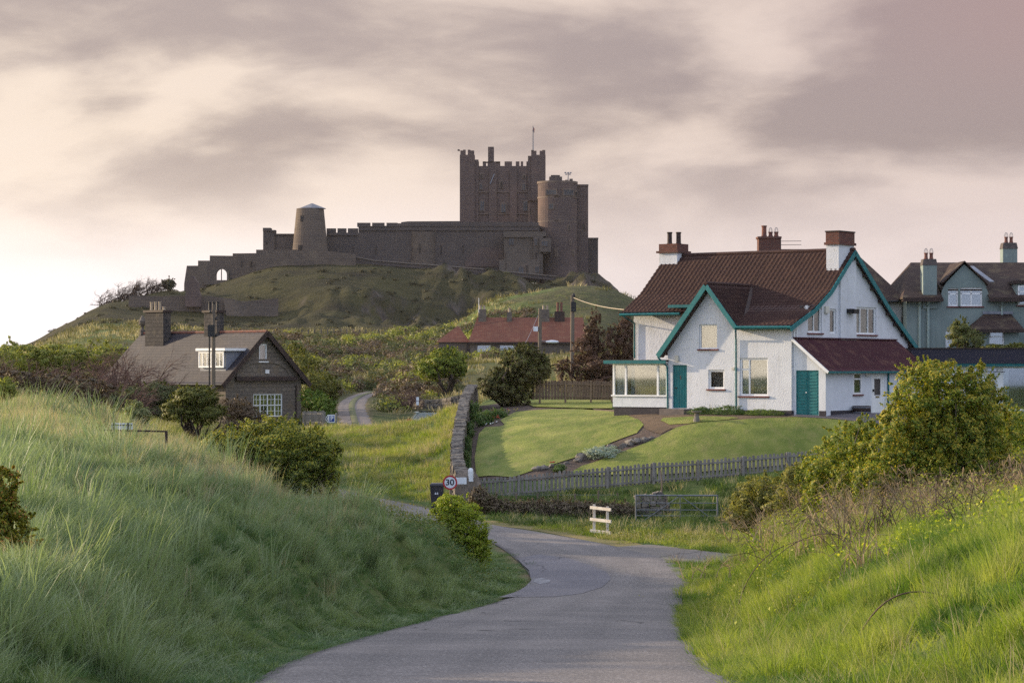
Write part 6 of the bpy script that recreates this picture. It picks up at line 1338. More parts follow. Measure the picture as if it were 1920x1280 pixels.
# bird bath, planter, distant rail fence
g = hit(1306, 792, 104, 125); bb = thing('bird_bath', 'stone bird bath on a tapering pedestal on the island lawn', 'bird bath', tuple(g)); M_BB = MAT('bath_stone', (0.20, 0.18, 0.15), (0.14, 0.125, 0.105), 6, .9, .5)
MB().lathe([(.17, 0), (.15, .08), (.10, .35), (.09, .42)], (0, 0, 0), 10).build('pedestal', M_BB, bb); MB().lathe([(.08, .42), (.22, .46), (.24, .52), (.21, .52), (.16, .48)], (0, 0, 0), 16).build('basin', M_BB, bb)
lc = lambda x, y, z=0: (C0[0] + cos(ang) * x - sin(ang) * y, C0[1] + sin(ang) * x + cos(ang) * y, HOUSE_Z + z)
pl_ = thing('barrel_planter', 'brown half-barrel planter against the lean-to wall', 'planter', lc(2.1, BY(1600, LA)), 0)
MB().lathe([(.33, -.08), (.40, .2), (.42, .42), (.38, .42), (.36, .36)], (0, 0, 0), 18).build('barrel', M_TIM, pl_); mb = MB(); mb.lathe([(.395, .10), (.405, .15)], (0, 0, 0), 18, False); mb.lathe([(.425, .33), (.43, .38)], (0, 0, 0), 18, False); mb.build('hoop', M_LEAD, pl_)
MB().lathe([(.37, .37), (.01, .39)], (0, 0, 0), 14).build('soil', M_SOIL, pl_)
ff = thing('field_rail_fence', 'distant post and rail fence below the castle crag', 'fence', (xx_(600, 425), 425, zz_(632, 425)))
for k, p_ in enumerate(range(566, 780, 12)):
    Y = 425; x = xx_(p_, Y); z = float(zg(x, Y)); MB().box(x - .12, x + .12, Y, Y + .2, z - .3, z + 1.25).build('post', M_GREYP, ff, world=True)
mb = MB()
for h_ in (.5, .85, 1.2):
    pts = [(xx_(p_, 425), 425.1, float(zg(xx_(p_, 425), 425)) + h_) for p_ in range(566, 780, 12)]
    for a, b in zip(pts[:-1], pts[1:]): mb.beam(a, b, .05, .09)
mb.build('rails', M_GREYP, ff, world=True)
# ================================================================== VEGETATION
def interp_grid(A, x, y):
    p = np.interp(960 + F * x / y, PX, np.arange(len(PX))); q = np.clip((np.log(y) - LY[0]) / (LY[1] - LY[0]), 0, len(LY) - 1.001)
    i = np.minimum(p.astype(int), len(PX) - 2); j = q.astype(int); a = p - i; b = q - j
    return (A[j, i] * (1 - a) + A[j, i + 1] * a) * (1 - b) + (A[j + 1, i] * (1 - a) + A[j + 1, i + 1] * a) * b
GPY = HOR - (Z - CZ) * F / GY
RUN = np.minimum.accumulate(GPY, axis=0)
HID = GPY - RUN                      # rows hidden below the nearer skyline (photo pixels)
# ---- clumps
def blade_clump(name, n, rad, h0, h1, wd, lean, bend, seed, mat, dirx=0.0):
    r = np.random.default_rng(seed); V = []; q4 = []; q3 = []; tip = []; rnd = []
    for i in range(n):
        a = r.uniform(0, 2 * pi); rr_ = rad * sqrt(r.uniform()); b = np.array([rr_ * cos(a), rr_ * sin(a), -.04]); h = r.uniform(h0, h1)
        az = a + r.normal(0, .7); out = np.array([cos(az), sin(az), 0]) * lean * r.uniform(.3, 1.2) + np.array([dirx, 0, 0]) * r.uniform(.5, 1.3)
        fa = r.uniform(0, pi); sd_ = np.array([cos(fa), sin(fa), 0]) * wd / 2 * r.uniform(.7, 1.3); n0 = len(V); u = r.uniform()
        for k, t in enumerate((0, .4, .75)):
            p = b + np.array([0, 0, h * (t - bend * .25 * t * t)]) + out * h * (t ** 1.8) * (1 + bend); wq = (1, .85, .5)[k]
            V += [p - sd_ * wq, p + sd_ * wq]; tip += [t * .9, t * .9]; rnd += [u, u]
        V.append(b + np.array([0, 0, h * (1 - bend * .35)]) + out * h * (1 + bend)); tip.append(1.0); rnd.append(u)
        q4 += [(n0, n0 + 1, n0 + 3, n0 + 2), (n0 + 2, n0 + 3, n0 + 5, n0 + 4)]; q3.append((n0 + 4, n0 + 5, n0 + 6))
    me = mesh_np(name, np.array(V), [np.array(q4), np.array(q3)], attrs={'tip': tip, 'rnd': rnd}); me.materials.append(mat)
    return bpy.data.objects.new(name, me)
def leaf_mesh(P, Nn, size, r, tipv=None, flat=.6):
    """leaf quads at P with normals Nn"""
    n = len(P); Nn = Nn / (np.linalg.norm(Nn, axis=1)[:, None] + 1e-9); a = r.normal(size=(n, 3)); t = np.cross(Nn, a); t /= (np.linalg.norm(t, axis=1)[:, None] + 1e-9); s = np.cross(Nn, t)
    L = (size * r.uniform(.6, 1.35, n))[:, None]; W2 = L * flat * r.uniform(.7, 1.2, n)[:, None]
    V = np.stack([P - t * L * .5, P + s * W2 * .5 + Nn * L * .08, P + t * L * .5 - Nn * L * .10, P - s * W2 * .5 + Nn * L * .08], 1).reshape(-1, 3)
    q = np.arange(4 * n).reshape(n, 4); rnd = np.repeat(r.uniform(size=n), 4); tv = np.repeat(np.zeros(n) if tipv is None else tipv, 4)
    return V, q, rnd, tv
def sphere_dirs(n, r):
    d = r.normal(size=(n, 3)); return d / np.linalg.norm(d, axis=1)[:, None]
def shrub_clump(name, n, rad, hgt, leaf, seed, mat, tips=.15):
    r = np.random.default_rng(seed); P = []; Nn = []
    nb = 9; cs = sphere_dirs(nb, r) * .62; cs[:, 2] = np.abs(cs[:, 2])
    k = r.integers(0, nb, n); d = sphere_dirs(n, r); p = cs[k] + d * .42 * r.uniform(.6, 1.05, n)[:, None]
    p[:, 2] = np.maximum(p[:, 2], -.1); P = p * np.array([rad, rad, hgt]); tv = (r.uniform(size=n) < tips * sstep(.4, .9, p[:, 2])).astype(float) * r.uniform(.4, 1, n)
    V, q, rnd, t = leaf_mesh(P, d + np.array([0, 0, .4]), leaf, r, tv); me = mesh_np(name, V, [q], attrs={'rnd': rnd, 'tip': t}); me.materials.append(mat)
    return bpy.data.objects.new(name, me)
def scatter(name, label, clumps, P, rot, scl, idx):
    me = mesh_np(name, P, [np.zeros((0, 3), int)], attrs={'rot': rot, 'scl': scl}) if False else bpy.data.meshes.new(name)
    me.vertices.add(len(P)); me.vertices.foreach_set('co', np.asarray(P, np.float32).ravel())
    a = me.attributes.new('rot', 'FLOAT_VECTOR', 'POINT'); a.data.foreach_set('vector', np.asarray(rot, np.float32).ravel())
    a = me.attributes.new('scl', 'FLOAT_VECTOR', 'POINT'); a.data.foreach_set('vector', np.asarray(scl, np.float32).ravel())
    a = me.attributes.new('idx', 'INT', 'POINT'); a.data.foreach_set('value', np.asarray(idx, np.int32))
    o = bpy.data.objects.new(name, me); COL.objects.link(o); tag(o, label, None, None, 'stuff')
    cc = bpy.data.collections.new(name + '_kinds')
    for c in clumps: cc.objects.link(c)
    ng = bpy.data.node_groups.new(name, 'GeometryNodeTree'); ng.interface.new_socket('Geometry', in_out='INPUT', socket_type='NodeSocketGeometry'); ng.interface.new_socket('Geometry', in_out='OUTPUT', socket_type='NodeSocketGeometry')
    gi, go = ng.nodes.new('NodeGroupInput'), ng.nodes.new('NodeGroupOutput'); ci = ng.nodes.new('GeometryNodeCollectionInfo'); ci.inputs[0].default_value = cc; ci.inputs[1].default_value = True; ci.inputs[2].default_value = True
    ip = ng.nodes.new('GeometryNodeInstanceOnPoints'); ip.inputs['Pick Instance'].default_value = True
    def na(nm, ty):
        n = ng.nodes.new('GeometryNodeInputNamedAttribute'); n.data_type = ty; n.inputs[0].default_value = nm; return n.outputs[0]
    er = ng.nodes.new('FunctionNodeEulerToRotation'); ng.links.new(na('rot', 'FLOAT_VECTOR'), er.inputs[0])
    ng.links.new(gi.outputs[0], ip.inputs['Points']); ng.links.new(ci.outputs[0], ip.inputs['Instance']); ng.links.new(na('idx', 'INT'), ip.inputs['Instance Index'])
    ng.links.new(er.outputs[0], ip.inputs['Rotation']); ng.links.new(na('scl', 'FLOAT_VECTOR'), ip.inputs['Scale']); ng.links.new(ip.outputs[0], go.inputs[0])
    md = o.modifiers.new('scatter', 'NODES'); md.node_group = ng; return o
def bands(bs, mask, r, hid=45):
    """bs: (Y0,Y1,px0,px1,density per m2); mask(x,y,px)->probability"""
    out = []
    for Y0, Y1, a, b, dn in bs:
        area = (b - a) / F * (Y1 ** 2 - Y0 ** 2) / 2; n = int(area * dn); y = np.sqrt(r.uniform(Y0 ** 2, Y1 ** 2, n)); px = r.uniform(a, b, n); x = (px - 960) / F * y
        k = (r.uniform(size=n) < mask(x, y, px)) & (interp_grid(HID, x, y) < hid); out.append(np.stack([x[k], y[k]], 1))
    return np.vstack(out)
def place(P, r, s0, s1, hs=None, tilt=.12, lean=None):
    n = len(P); z = zg(P[:, 0], P[:, 1]); sc = r.uniform(s0, s1, n); rot = np.stack([r.normal(0, tilt, n), r.normal(0, tilt, n) + (lean or 0), r.uniform(0, 2 * pi, n)], 1)
    S3 = np.stack([sc, sc, sc * (1 if hs is None else hs)], 1); return np.stack([P[:, 0], P[:, 1], z], 1), rot, S3
rx_c = lambda y: np.interp(y, LE[:, 1], (LE[:, 0] + RE[:, 0]) / 2)
lmon = LE[:np.argmax(LE[:, 1] > 72)]; rmon = RE[:np.argmax(RE[:, 1] > 72)]
isleft = lambda x, y: (x < np.interp(y, lmon[:, 1], lmon[:, 0]) + .1) & (y < 82)
isright = lambda x, y: (x > np.interp(y, rmon[:, 1], rmon[:, 0]) - .1) & (y < 84)
dR = lambda x, y: interp_grid(distR, x, y)
# ---- left dune: long blue-green marram, straw coloured at its crest
GM_L = GRASS('marram', [(0.060, 0.100, 0.042), (0.165, 0.225, 0.105), (0.33, 0.37, 0.23)], (0.40, 0.34, 0.22), .55, .30, .7, .48, .68)
GM_LP = GRASS('dewy_marram', [(0.062, 0.105, 0.040), (0.148, 0.210, 0.085), (0.28, 0.335, 0.175)], (0.42, 0.37, 0.24), .9, .32, .35, .50, .68, dew=.30)  # tip dew also carries the painted highlight of the tuft tops
GM_LD = GRASS('deep_marram', [(0.035, 0.075, 0.026), (0.075, 0.135, 0.045), (0.13, 0.20, 0.075)], (0.30, 0.27, 0.15), .9, .3, .3, .5, .7)  # deep green on low patches paints the shade between tussocks
GM_RD = GRASS('deep_lush', [(0.022, 0.062, 0.012), (0.06, 0.125, 0.018), (0.13, 0.20, 0.03)], (0.3, 0.28, 0.1), .9, .4, .3, .5, .7)  # dark copy of the lush grass, painting shade into its gaps
GM_S = GRASS('straw_tufts', [(0.18, 0.165, 0.085), (0.28, 0.24, 0.14), (0.38, 0.31, 0.20)], (0.50, 0.40, 0.26), .4, .35, 1.0, .2, .5)
GM_R = GRASS('lush_grass', [(0.035, 0.085, 0.016), (0.140, 0.210, 0.024), (0.33, 0.35, 0.06)], (0.36, 0.33, 0.13), .7, .45, .8, .45, .65)
GM_M = GRASS('meadow', [(0.075, 0.125, 0.016), (0.165, 0.22, 0.030), (0.30, 0.32, 0.06)], (0.30, 0.24, 0.12), .22, .4, .95, .40, .6)
GM_F = GRASS('far_meadow', [(0.048, 0.052, 0.018), (0.088, 0.088, 0.028), (0.15, 0.135, 0.048)], (0.24, 0.19, 0.10), .05, .3, .9, .4, .6)
r = np.random.default_rng(21)
mk = lambda nm, mat, n, rad, h0, h1, wd, lean, bend, dx_, k=4: [blade_clump(nm, n, rad, h0, h1, wd, lean, bend, 100 + i * 7 + n, mat, dx_) for i in range(k)]
long_ = mk('tuft_long', GM_LP, 80, .15, .13, .32, .0065, .42, .55, .22); mid_ = mk('tuft_mid', GM_LD, 70, .16, .08, .20, .006, .4, .4, .12); str_ = mk('tuft_straw', GM_S, 26, .12, .20, .40, .0045, .3, .35, .22)
def lmask(x, y, px): return isleft(x, y) * sstep(-.30, .05, dR(x, y))
P = bands([(8, 22, -700, 1000, 34), (22, 32, -350, 980, 30), (32, 46, -250, 1000, 22), (46, 62, -150, 1010, 17), (62, 82, -100, 1020, 13)], lmask, r, 60)
pch = fbm(P[:, 0], P[:, 1], 2.6, 4); d = dR(P[:, 0], P[:, 1]); y = P[:, 1]
tall = (pch + r.normal(0, .15, len(P)) > -.12 + .5 * (1 - sstep(.8, 2.5, d))) 
Q, rot, sc = place(P, r, .8, 1.35); gsc = 1 + .012 * (y - 20).clip(0); sc *= gsc[:, None] ** .6
near_edge = sstep(-.2, 1.6, d); sc[:, 2] *= .35 + .65 * near_edge; hv = np.clip(1 + 1.5 * fbm(P[:, 0], P[:, 1], 1.3, 3), .35, 1.9); sc[:, 2] *= hv; sc[:, :2] *= (.75 + .3 * hv)[:, None]
upl = P[:, 0] < 1e9
tall = (hv + r.normal(0, .18, len(P)) > .92) & (d + r.normal(0, .3, len(P)) > .35)
idx = np.where(tall, r.integers(0, 4, len(P)), 4 + r.integers(0, 4, len(P)))
# straw along the crest and in drifts
gy_ = HOR - (zg(P[:, 0], P[:, 1]) - CZ) * F / P[:, 1]; lo_ = P[:, 1] > 40
crest = lo_ & (r.uniform(size=len(P)) < (.03 + .45 * sstep(44, 56, P[:, 1])) * sstep(1050, 900, gy_))
drift = (fbm(P[:, 0] + 50, P[:, 1], 2.2, 3) > .30) & (r.uniform(size=len(P)) < .12) & (d > 1.0) & (P[:, 1] > 22)
tus = (r.uniform(size=len(P)) < .035) & (d > .8); idx = np.where(tus, r.integers(0, 4, len(P)), idx); sc[tus] *= np.array([1.5, 1.5, 2.1])
sc[(crest | drift) & tus] *= .5; idx = np.where(crest | drift, 8 + r.integers(0, 4, len(P)), idx)
order = long_ + mid_ + str_
for k, o in enumerate(order): o.name = 'k%02d' % k
scatter('dune_grass', 'long blue green marram grass on the left bank, straw coloured along its crest', order, Q, rot, sc, idx)
# ---- right bank
lushA = mk('lush_a', GM_RD, 76, .15, .10, .24, .0075, .38, .35, -.12); lushB = mk('lush_b', GM_R, 56, .13, .20, .38, .0065, .4, .5, .15); strR = mk('lush_c', GM_S, 16, .14, .25, .55, .0045, .45, .3, .1)
def rmask(x, y, px): return isright(x, y) * sstep(-.40, -.12, dR(x, y))
P = bands([(8, 22, 1000, 2500, 30), (22, 32, 1150, 2200, 26), (32, 46, 1200, 2120, 20), (46, 62, 1230, 2080, 14), (62, 84, 1240, 2060, 9)], rmask, r, 60)
Q, rot, sc = place(P, r, .8, 1.3); y = P[:, 1]; d = dR(P[:, 0], P[:, 1]); sc *= ((1 + .012 * (y - 20).clip(0)) ** .6)[:, None]; sc[:, 2] *= (.5 + .5 * sstep(-.35, .5, d)) * np.clip(1 + 1.2 * fbm(P[:, 0], P[:, 1], 1.2, 3), .4, 1.8)
u = r.uniform(size=len(P)); hi = fbm(P[:, 0], P[:, 1], 2.0, 3); straw_p = .03 + .20 * sstep(38, 60, y) * sstep(1.5, 5, d)
idx = np.where(u < straw_p, 8 + r.integers(0, 4, len(P)), np.where(hi + r.normal(0, .12, len(P)) > -.08, 4 + r.integers(0, 4, len(P)), r.integers(0, 4, len(P))))
order = lushA + lushB + strR
for k, o in enumerate(order): o.name = 'm%02d' % k
scatter('bank_grass', 'bright lush grass on the right bank above the road', order, Q, rot, sc, idx)
# ---- verge, paddock, mound and far slopes
vA = mk('verge_a', GM_M, 40, .25, .12, .32, .014, .4, .3, .05); vB = mk('verge_b', GM_S, 20, .25, .25, .5, .012, .35, .3, .12)
DK = GRASS('dark_verge', [(0.030, 0.065, 0.018), (0.05, 0.095, 0.024), (0.085, 0.13, 0.035)], (0.2, 0.2, 0.08), .5, .3, .5); vC = mk('verge_c', DK, 44, .25, .15, .38, .014, .4, .4, .05)
def gmask(x, y, px):
    g = (px > 850) & (y > 82) & (y < 102.5); hedge_gap = 1.0
    mound = (px > 560) & (px < 862) & (y > 102.5) & (y < 142)
    left = (px < 560) & (y > 66) & (y < 140)
    rgt = (px > 1650) & (y > 82) & (y < 104)
    return (g | mound | left | rgt) * sstep(.15, .7, dR(x, y))
P = bands([(66, 102.6, -100, 2050, 7), (102.6, 143, -100, 870, 7)], gmask, r, 25)
Q, rot, sc = place(P, r, .8, 1.4); px = 960 + F * P[:, 0] / P[:, 1]; y = P[:, 1]; d = dR(P[:, 0], P[:, 1]); sc[:, 2] *= .4 + .6 * sstep(.2, 1.6, d)
u = r.uniform(size=len(P)); dk = (y > 93) & (y < 103) & (px > 850); nz = fbm(P[:, 0], P[:, 1], 3.0, 4)
idx = np.where(dk & (u > .12), 8 + r.integers(0, 4, len(P)), np.where((u < .10) | ((nz > .25) & (u < .4) & (y > 104)), 4 + r.integers(0, 4, len(P)), r.integers(0, 4, len(P))))
order = vA + vB + vC
for k, o in enumerate(order): o.name = 'n%02d' % k
scatter('meadow_grass', 'tufted meadow grass on the verge, paddock and the bank below the stone wall', order, Q, rot, sc, idx)
fA = mk('far_a', GM_F, 34, .5, .12, .3, .035, .4, .3, .1); fB = mk('far_b', GM_S, 24, .5, .15, .4, .03, .4, .3, .15)
def fmask(x, y, px): return (sstep(.3, 1.5, dR(x, y)) * (1 - .9 * interp_grid(scrub, x, y))) * ((px > 500) | (y > 250)) * ((px < 1240) | (y > 330))
P = bands([(150, 240, 480, 1180, .9), (240, 330, -50, 1180, .35), (330, 480, -50, 1230, .16)], fmask, r, 12)
Q, rot, sc = place(P, r, .9, 1.8); y = P[:, 1]; sc *= (1 + (y - 150).clip(0) / 300)[:, None]
u = r.uniform(size=len(P)); nz = fbm(P[:, 0], P[:, 1], 20, 3); idx = np.where(u < .12 + .3 * nz, 4 + r.integers(0, 4, len(P)), r.integers(0, 4, len(P)))
order = fA + fB
for k, o in enumerate(order): o.name = 'p%02d' % k
scatter('rough_grass', 'rough pale grass on the far slopes and the dune behind the red cottage', order, Q, rot, sc, idx)
# ---- scrub masses
L_DK = LEAF('scrub_dark', [(0.022, 0.030, 0.010), (0.045, 0.055, 0.018), (0.085, 0.085, 0.028), (0.13, 0.12, 0.03)], .2, patch=.1)
L_BR = LEAF('scrub_brown', [(0.035, 0.024, 0.016), (0.075, 0.052, 0.032), (0.12, 0.085, 0.05), (0.12, 0.11, 0.04)], .15, patch=.1)
L_YG = LEAF('scrub_yellow_green', [(0.055, 0.072, 0.012), (0.12, 0.135, 0.022), (0.20, 0.20, 0.04), (0.34, 0.32, 0.06)], .3, patch=.15)
sk = [shrub_clump('s', 260, 1.0, .8, .16, 5, L_DK), shrub_clump('s', 260, 1.0, .7, .16, 6, L_BR), shrub_clump('s', 260, 1.0, .8, .16, 7, L_YG, .3), shrub_clump('s', 260, 1.1, .6, .16, 8, L_DK)]
for k, o in enumerate(sk): o.name = 'q%02d' % k
def smask(x, y, px): return sstep(.6, 2.2, dR(x, y)) * (.30 + .70 * interp_grid(scrub, x, y)) * ((px < 850) | (y > 205)) * ((px < 1000) | (y > 300))
P = bands([(152, 200, 500, 740, .9), (185, 260, 480, 860, .6), (260, 340, 480, 1000, .26), (340, 430, 300, 860, .10)], smask, r, 14)
Q, rot, sc = place(P, r, .55, 1.3); sc *= (1 + (P[:, 1] - 160).clip(0) / 260)[:, None]; nz = fbm(P[:, 0], P[:, 1], 15, 3); u = r.uniform(size=len(P)) + nz * .6
idx = np.where(u < .42, 1, np.where(u < .68, 0, np.where(u < .86, 3, 2)))
scatter('hillside_scrub', 'mixed brown and olive scrub covering the slope between cottage and lane', sk, Q, rot, sc, idx)
def cmask(x, y, px): return (sstep(-.5, .3, fbm(x, y, 16, 4)) * (1 - .85 * interp_grid(rock, x, y)))
P = bands([(470, 590, -20, 1140, .05)], cmask, r, 8)
Q, rot, sc = place(P, r, .8, 1.7); sc *= .5; nz = fbm(P[:, 0], P[:, 1], 30, 3); u = r.uniform(size=len(P)) + nz * .5
px = 960 + F * P[:, 0] / P[:, 1]
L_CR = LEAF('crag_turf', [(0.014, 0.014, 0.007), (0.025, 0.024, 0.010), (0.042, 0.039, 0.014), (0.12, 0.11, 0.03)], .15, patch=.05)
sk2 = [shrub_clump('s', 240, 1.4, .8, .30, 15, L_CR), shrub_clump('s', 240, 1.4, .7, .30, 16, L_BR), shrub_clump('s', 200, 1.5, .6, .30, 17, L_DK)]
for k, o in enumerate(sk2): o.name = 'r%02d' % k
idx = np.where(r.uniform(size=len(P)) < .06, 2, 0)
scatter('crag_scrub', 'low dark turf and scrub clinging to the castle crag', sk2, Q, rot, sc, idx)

# ---- individual shrubs and trees
def blob(p0, p1, t, b, Y, dr=.9):
    c = screen((p0 + p1) / 2, (t + b) / 2, Y); return (*c, (p1 - p0) / 2 * Y / F, (p1 - p0) / 2 * Y / F * dr, (b - t) / 2 * Y / F)
def crown_mesh(blobs, n, leaf, seed, sub=None, tips=.25, top_tip=True, lump=.30, fill=.25, updir=.35, flat=.6, under=True):
    r = np.random.default_rng(seed); B = np.array(blobs, float); vol = (B[:, 3] * B[:, 5]) ; w_ = vol / vol.sum(); P = []; D = []; TT = []
    for b, wt in zip(B, w_):
        m = int(n * wt); rad = b[3:6]; ns = max(10, int((sub or 60) * wt * len(B) ** .5)); d = sphere_dirs(ns, r); d[:, 2] = np.where(d[:, 2] < (-.98 if under else -.55), -d[:, 2], d[:, 2])
        rs_ = r.uniform(.6, 1.15, ns) * lump; cs = d * (1 - rs_ * .8)[:, None] * r.uniform(.80, 1.06, ns)[:, None]
        k = r.integers(0, ns, m); e = sphere_dirs(m, r); e[:, 2] = np.where(r.uniform(size=m) < .35, np.abs(e[:, 2]), e[:, 2])
        an = r.uniform(.6, 1.45, (ns, 3)); q = cs[k] + e * an[k] * (rs_[k] * r.uniform(.5, 1.1, m))[:, None]
        ins = r.uniform(size=m) < fill; q[ins] = sphere_dirs(ins.sum(), r) * (r.uniform(0, 1, ins.sum()) ** .4 * .9)[:, None]
        q = q * (1 + .10 * (vn(q[:, 0] * 3 + seed, q[:, 2] * 3 + 7)[:, None] - .5) * 2)
        nsp = max(4, int(m / 260)); sp = sphere_dirs(nsp, r); sp[:, 2] = np.where(sp[:, 2] < -.2, -sp[:, 2], sp[:, 2]); kk = r.integers(0, nsp, int(m * .10)); ln = r.uniform(.05, .36, nsp)
        tt = r.uniform(0, 1, len(kk)); q2 = sp[kk] * (.94 + ln[kk] * tt)[:, None] + r.normal(0, .014, (len(kk), 3)); q[:len(kk)] = q2; e[:len(kk)] = sp[kk] * .5 + r.normal(0, .6, (len(kk), 3))
        P.append(b[:3] + q * rad); D.append(e + d[k] * .8 + np.array([0, 0, updir])); TT.append((e[:, 2] * .5 + d[k][:, 2] * .5))
    P, D, TT = np.vstack(P), np.vstack(D), np.concatenate(TT); tv = ((r.uniform(size=len(P)) < tips * sstep(-.3, .6, TT)) * r.uniform(.35, 1, len(P)))
    return leaf_mesh(P, D, leaf, r, tv, flat)
def skirt(bs):
    out = list(bs)
    for b in bs:
        gz_ = float(zg(b[0], b[1])); lo = b[2] - b[5]
        if lo > gz_ + .15: top = b[2] - b[5] * .2; out.append((b[0], b[1], (top + gz_) / 2, b[3] * .8, b[4], (top - gz_) / 2 + .1))
    return out
def limbs(mb, base, B, r, n, r0, sides=5):
    for i in range(n):
        b = B[r.integers(0, len(B))]; d = sphere_dirs(1, r)[0]; d[2] = abs(d[2]) * .8 + .1; e = np.array(b[:3]) + d * np.array(b[3:6]) * .85; s = np.array(base) + r.normal(0, r0 * 1.2, 3) * (1, 1, 0)
        m = s * .5 + e * .5 + r.normal(0, .12, 3) * np.linalg.norm(e - s); m[2] = max(m[2], s[2] + .2); mb.tube([s, s * .75 + m * .25 + (0, 0, .05), m, m * .4 + e * .6, e], [r0, r0 * .8, r0 * .55, r0 * .3, r0 * .12], sides, False)
def plant(name, label, cat, blobs, base, n, leaf, mat, seed, nl=10, r0=.06, bark=None, group=None, **kw):
    t = thing(name, label, cat, tuple(base), 0, group); V, q, rnd, tv = crown_mesh(blobs, n, leaf, seed, **kw); me = mesh_np('crown', V - np.array(base), [q], attrs={'rnd': rnd, 'tip': tv}); link('crown', me, mat, t)
    if nl:
        mb = MB(); limbs(mb, base - np.array((0, 0, .2)), blobs, np.random.default_rng(seed + 1), nl, r0); mb.build('trunk', bark or M_BARK, t, world=True)
    return t
M_BARK = MAT('bark', (0.075, 0.055, 0.042), (0.045, 0.034, 0.028), 5, .95, .6, 20, .02)
M_TWIG = MAT('twig_bark', (0.10, 0.065, 0.052), (0.065, 0.042, 0.036), 3, .9)
M_TWIGB = MAT('brown_twigs', (0.17, 0.10, 0.075), (0.11, 0.068, 0.055), 2, .9)
M_TWIGG = MAT('grey_twig', (0.16, 0.13, 0.11), (0.09, 0.07, 0.06), 3, .9)
L_BUSH = LEAF('sycamore_leaf', [(0.028, 0.044, 0.010), (0.064, 0.086, 0.014), (0.12, 0.135, 0.020), (0.46, 0.40, 0.05)], .30, patch=.5)
L_SIGN = LEAF('young_leaf', [(0.060, 0.095, 0.010), (0.13, 0.175, 0.016), (0.22, 0.25, 0.025), (0.50, 0.48, 0.06)], .42, patch=.9)
L_ROUND = LEAF('round_tree_leaf', [(0.036, 0.056, 0.008), (0.085, 0.115, 0.012), (0.15, 0.175, 0.02), (0.36, 0.34, 0.05)], .32)
L_OLIVE = LEAF('olive_leaf', [(0.026, 0.024, 0.010), (0.055, 0.048, 0.018), (0.080, 0.082, 0.020), (0.11, 0.14, 0.03)], .2)
L_RUST = LEAF('rusty_conifer', [(0.036, 0.020, 0.014), (0.066, 0.036, 0.023), (0.10, 0.058, 0.036), (0.15, 0.09, 0.06)], .15)
L_AUT = LEAF('hawthorn_turning', [(0.050, 0.062, 0.008), (0.11, 0.12, 0.012), (0.19, 0.17, 0.018), (0.46, 0.16, 0.04)], .35)
L_RB = LEAF('right_bush_leaf', [(0.028, 0.052, 0.008), (0.080, 0.115, 0.012), (0.165, 0.180, 0.022), (0.52, 0.40, 0.05)], .34, patch=.7)
L_HAW = LEAF('hawthorn_leaf', [(0.036, 0.044, 0.010), (0.072, 0.078, 0.015), (0.12, 0.118, 0.024), (0.22, 0.20, 0.04)], .3)
L_PALE = LEAF('pale_willow_leaf', [(0.07, 0.085, 0.035), (0.12, 0.135, 0.055), (0.19, 0.195, 0.09), (0.3, 0.28, 0.14)], .3)
L_LAV = LEAF('silver_leaf', [(0.13, 0.16, 0.13), (0.20, 0.24, 0.19), (0.28, 0.32, 0.26), (0.3, 0.33, 0.3)], .2)
L_GDN = LEAF('garden_leaf', [(0.025, 0.05, 0.014), (0.05, 0.09, 0.024), (0.09, 0.135, 0.035), (0.16, 0.18, 0.05)], .3)
L_DRYH = LEAF('dry_hedge', [(0.045, 0.032, 0.022), (0.085, 0.062, 0.042), (0.13, 0.10, 0.065), (0.14, 0.15, 0.05)], .15)
L_TOPI = LEAF('clipped_hedge', [(0.035, 0.062, 0.010), (0.07, 0.11, 0.015), (0.10, 0.15, 0.02), (0.17, 0.2, 0.03)], .3)
L_PINE = LEAF('garden_conifer', [(0.040, 0.055, 0.016), (0.085, 0.095, 0.026), (0.15, 0.15, 0.045), (0.20, 0.18, 0.06)], .25)
L_LIL = LEAF('lilac_flower', [(0.10, 0.06, 0.10), (0.18, 0.12, 0.2), (0.3, 0.22, 0.34), (0.4, 0.3, 0.45)], .3)

b = [blob(372,500,800,905,88),blob(430,600,782,900,88),blob(520,640,800,912,88.5),blob(470,620,830,925,88),blob(590,645,822,880,88),blob(395,470,815,870,87.5)]
plant('wind_swept_bush', 'wide dark green bush with yellow shoots and painted sun glow behind the left dune crest', 'bush', skirt(b), G(505, 88.5), 80000, .09, L_BUSH, 31, 30, .07, sub=120, tips=.6, lump=.22)  # yellow upper leaves: new growth plus sunlight painted into the leaf colour
b = [blob(-70,30,880,1040,24),blob(-40,62,925,1060,24),blob(-20,42,870,960,24),blob(-60,76,985,1070,24),blob(-90,-20,900,1080,24)]
plant('hawthorn_shrub', 'small-leaved shrub with orange red tips at the left edge', 'shrub', b, G(-15, 24.3), 30000, .034, L_AUT, 32, 26, .02, sub=110, tips=.22, lump=.20, fill=.15)
b = [blob(797,860,945,1000,73),blob(830,905,930,995,73),blob(865,925,958,1010,73),blob(815,880,925,965,73),blob(840,915,985,1030,73),blob(885,928,1008,1026,73),blob(815,850,930,960,73.2)]
plant('roadside_shrub', 'bright yellow green shrub below the 30 sign at the road edge', 'shrub', skirt(b), G(862, 73), 34000, .06, L_SIGN, 33, 26, .03, sub=90, tips=.40, lump=.24, fill=.2)
b = [blob(800,878,655,712,190),blob(778,840,675,718,190),blob(815,860,652,690,190),blob(840,876,672,715,190)]
plant('round_tree', 'bright green wind-rounded tree standing beside the low stone wall', 'tree', b, G(838, 190), 32000, .16, L_ROUND, 34, 9, .16, sub=80, tips=.35, lump=.22, under=False)
b = [blob(905,975,690,760,131),blob(940,1015,650,740,131),blob(985,1036,660,725,131),blob(895,950,700,750,131),blob(960,1010,643,680,131),blob(930,1000,715,770,131)]
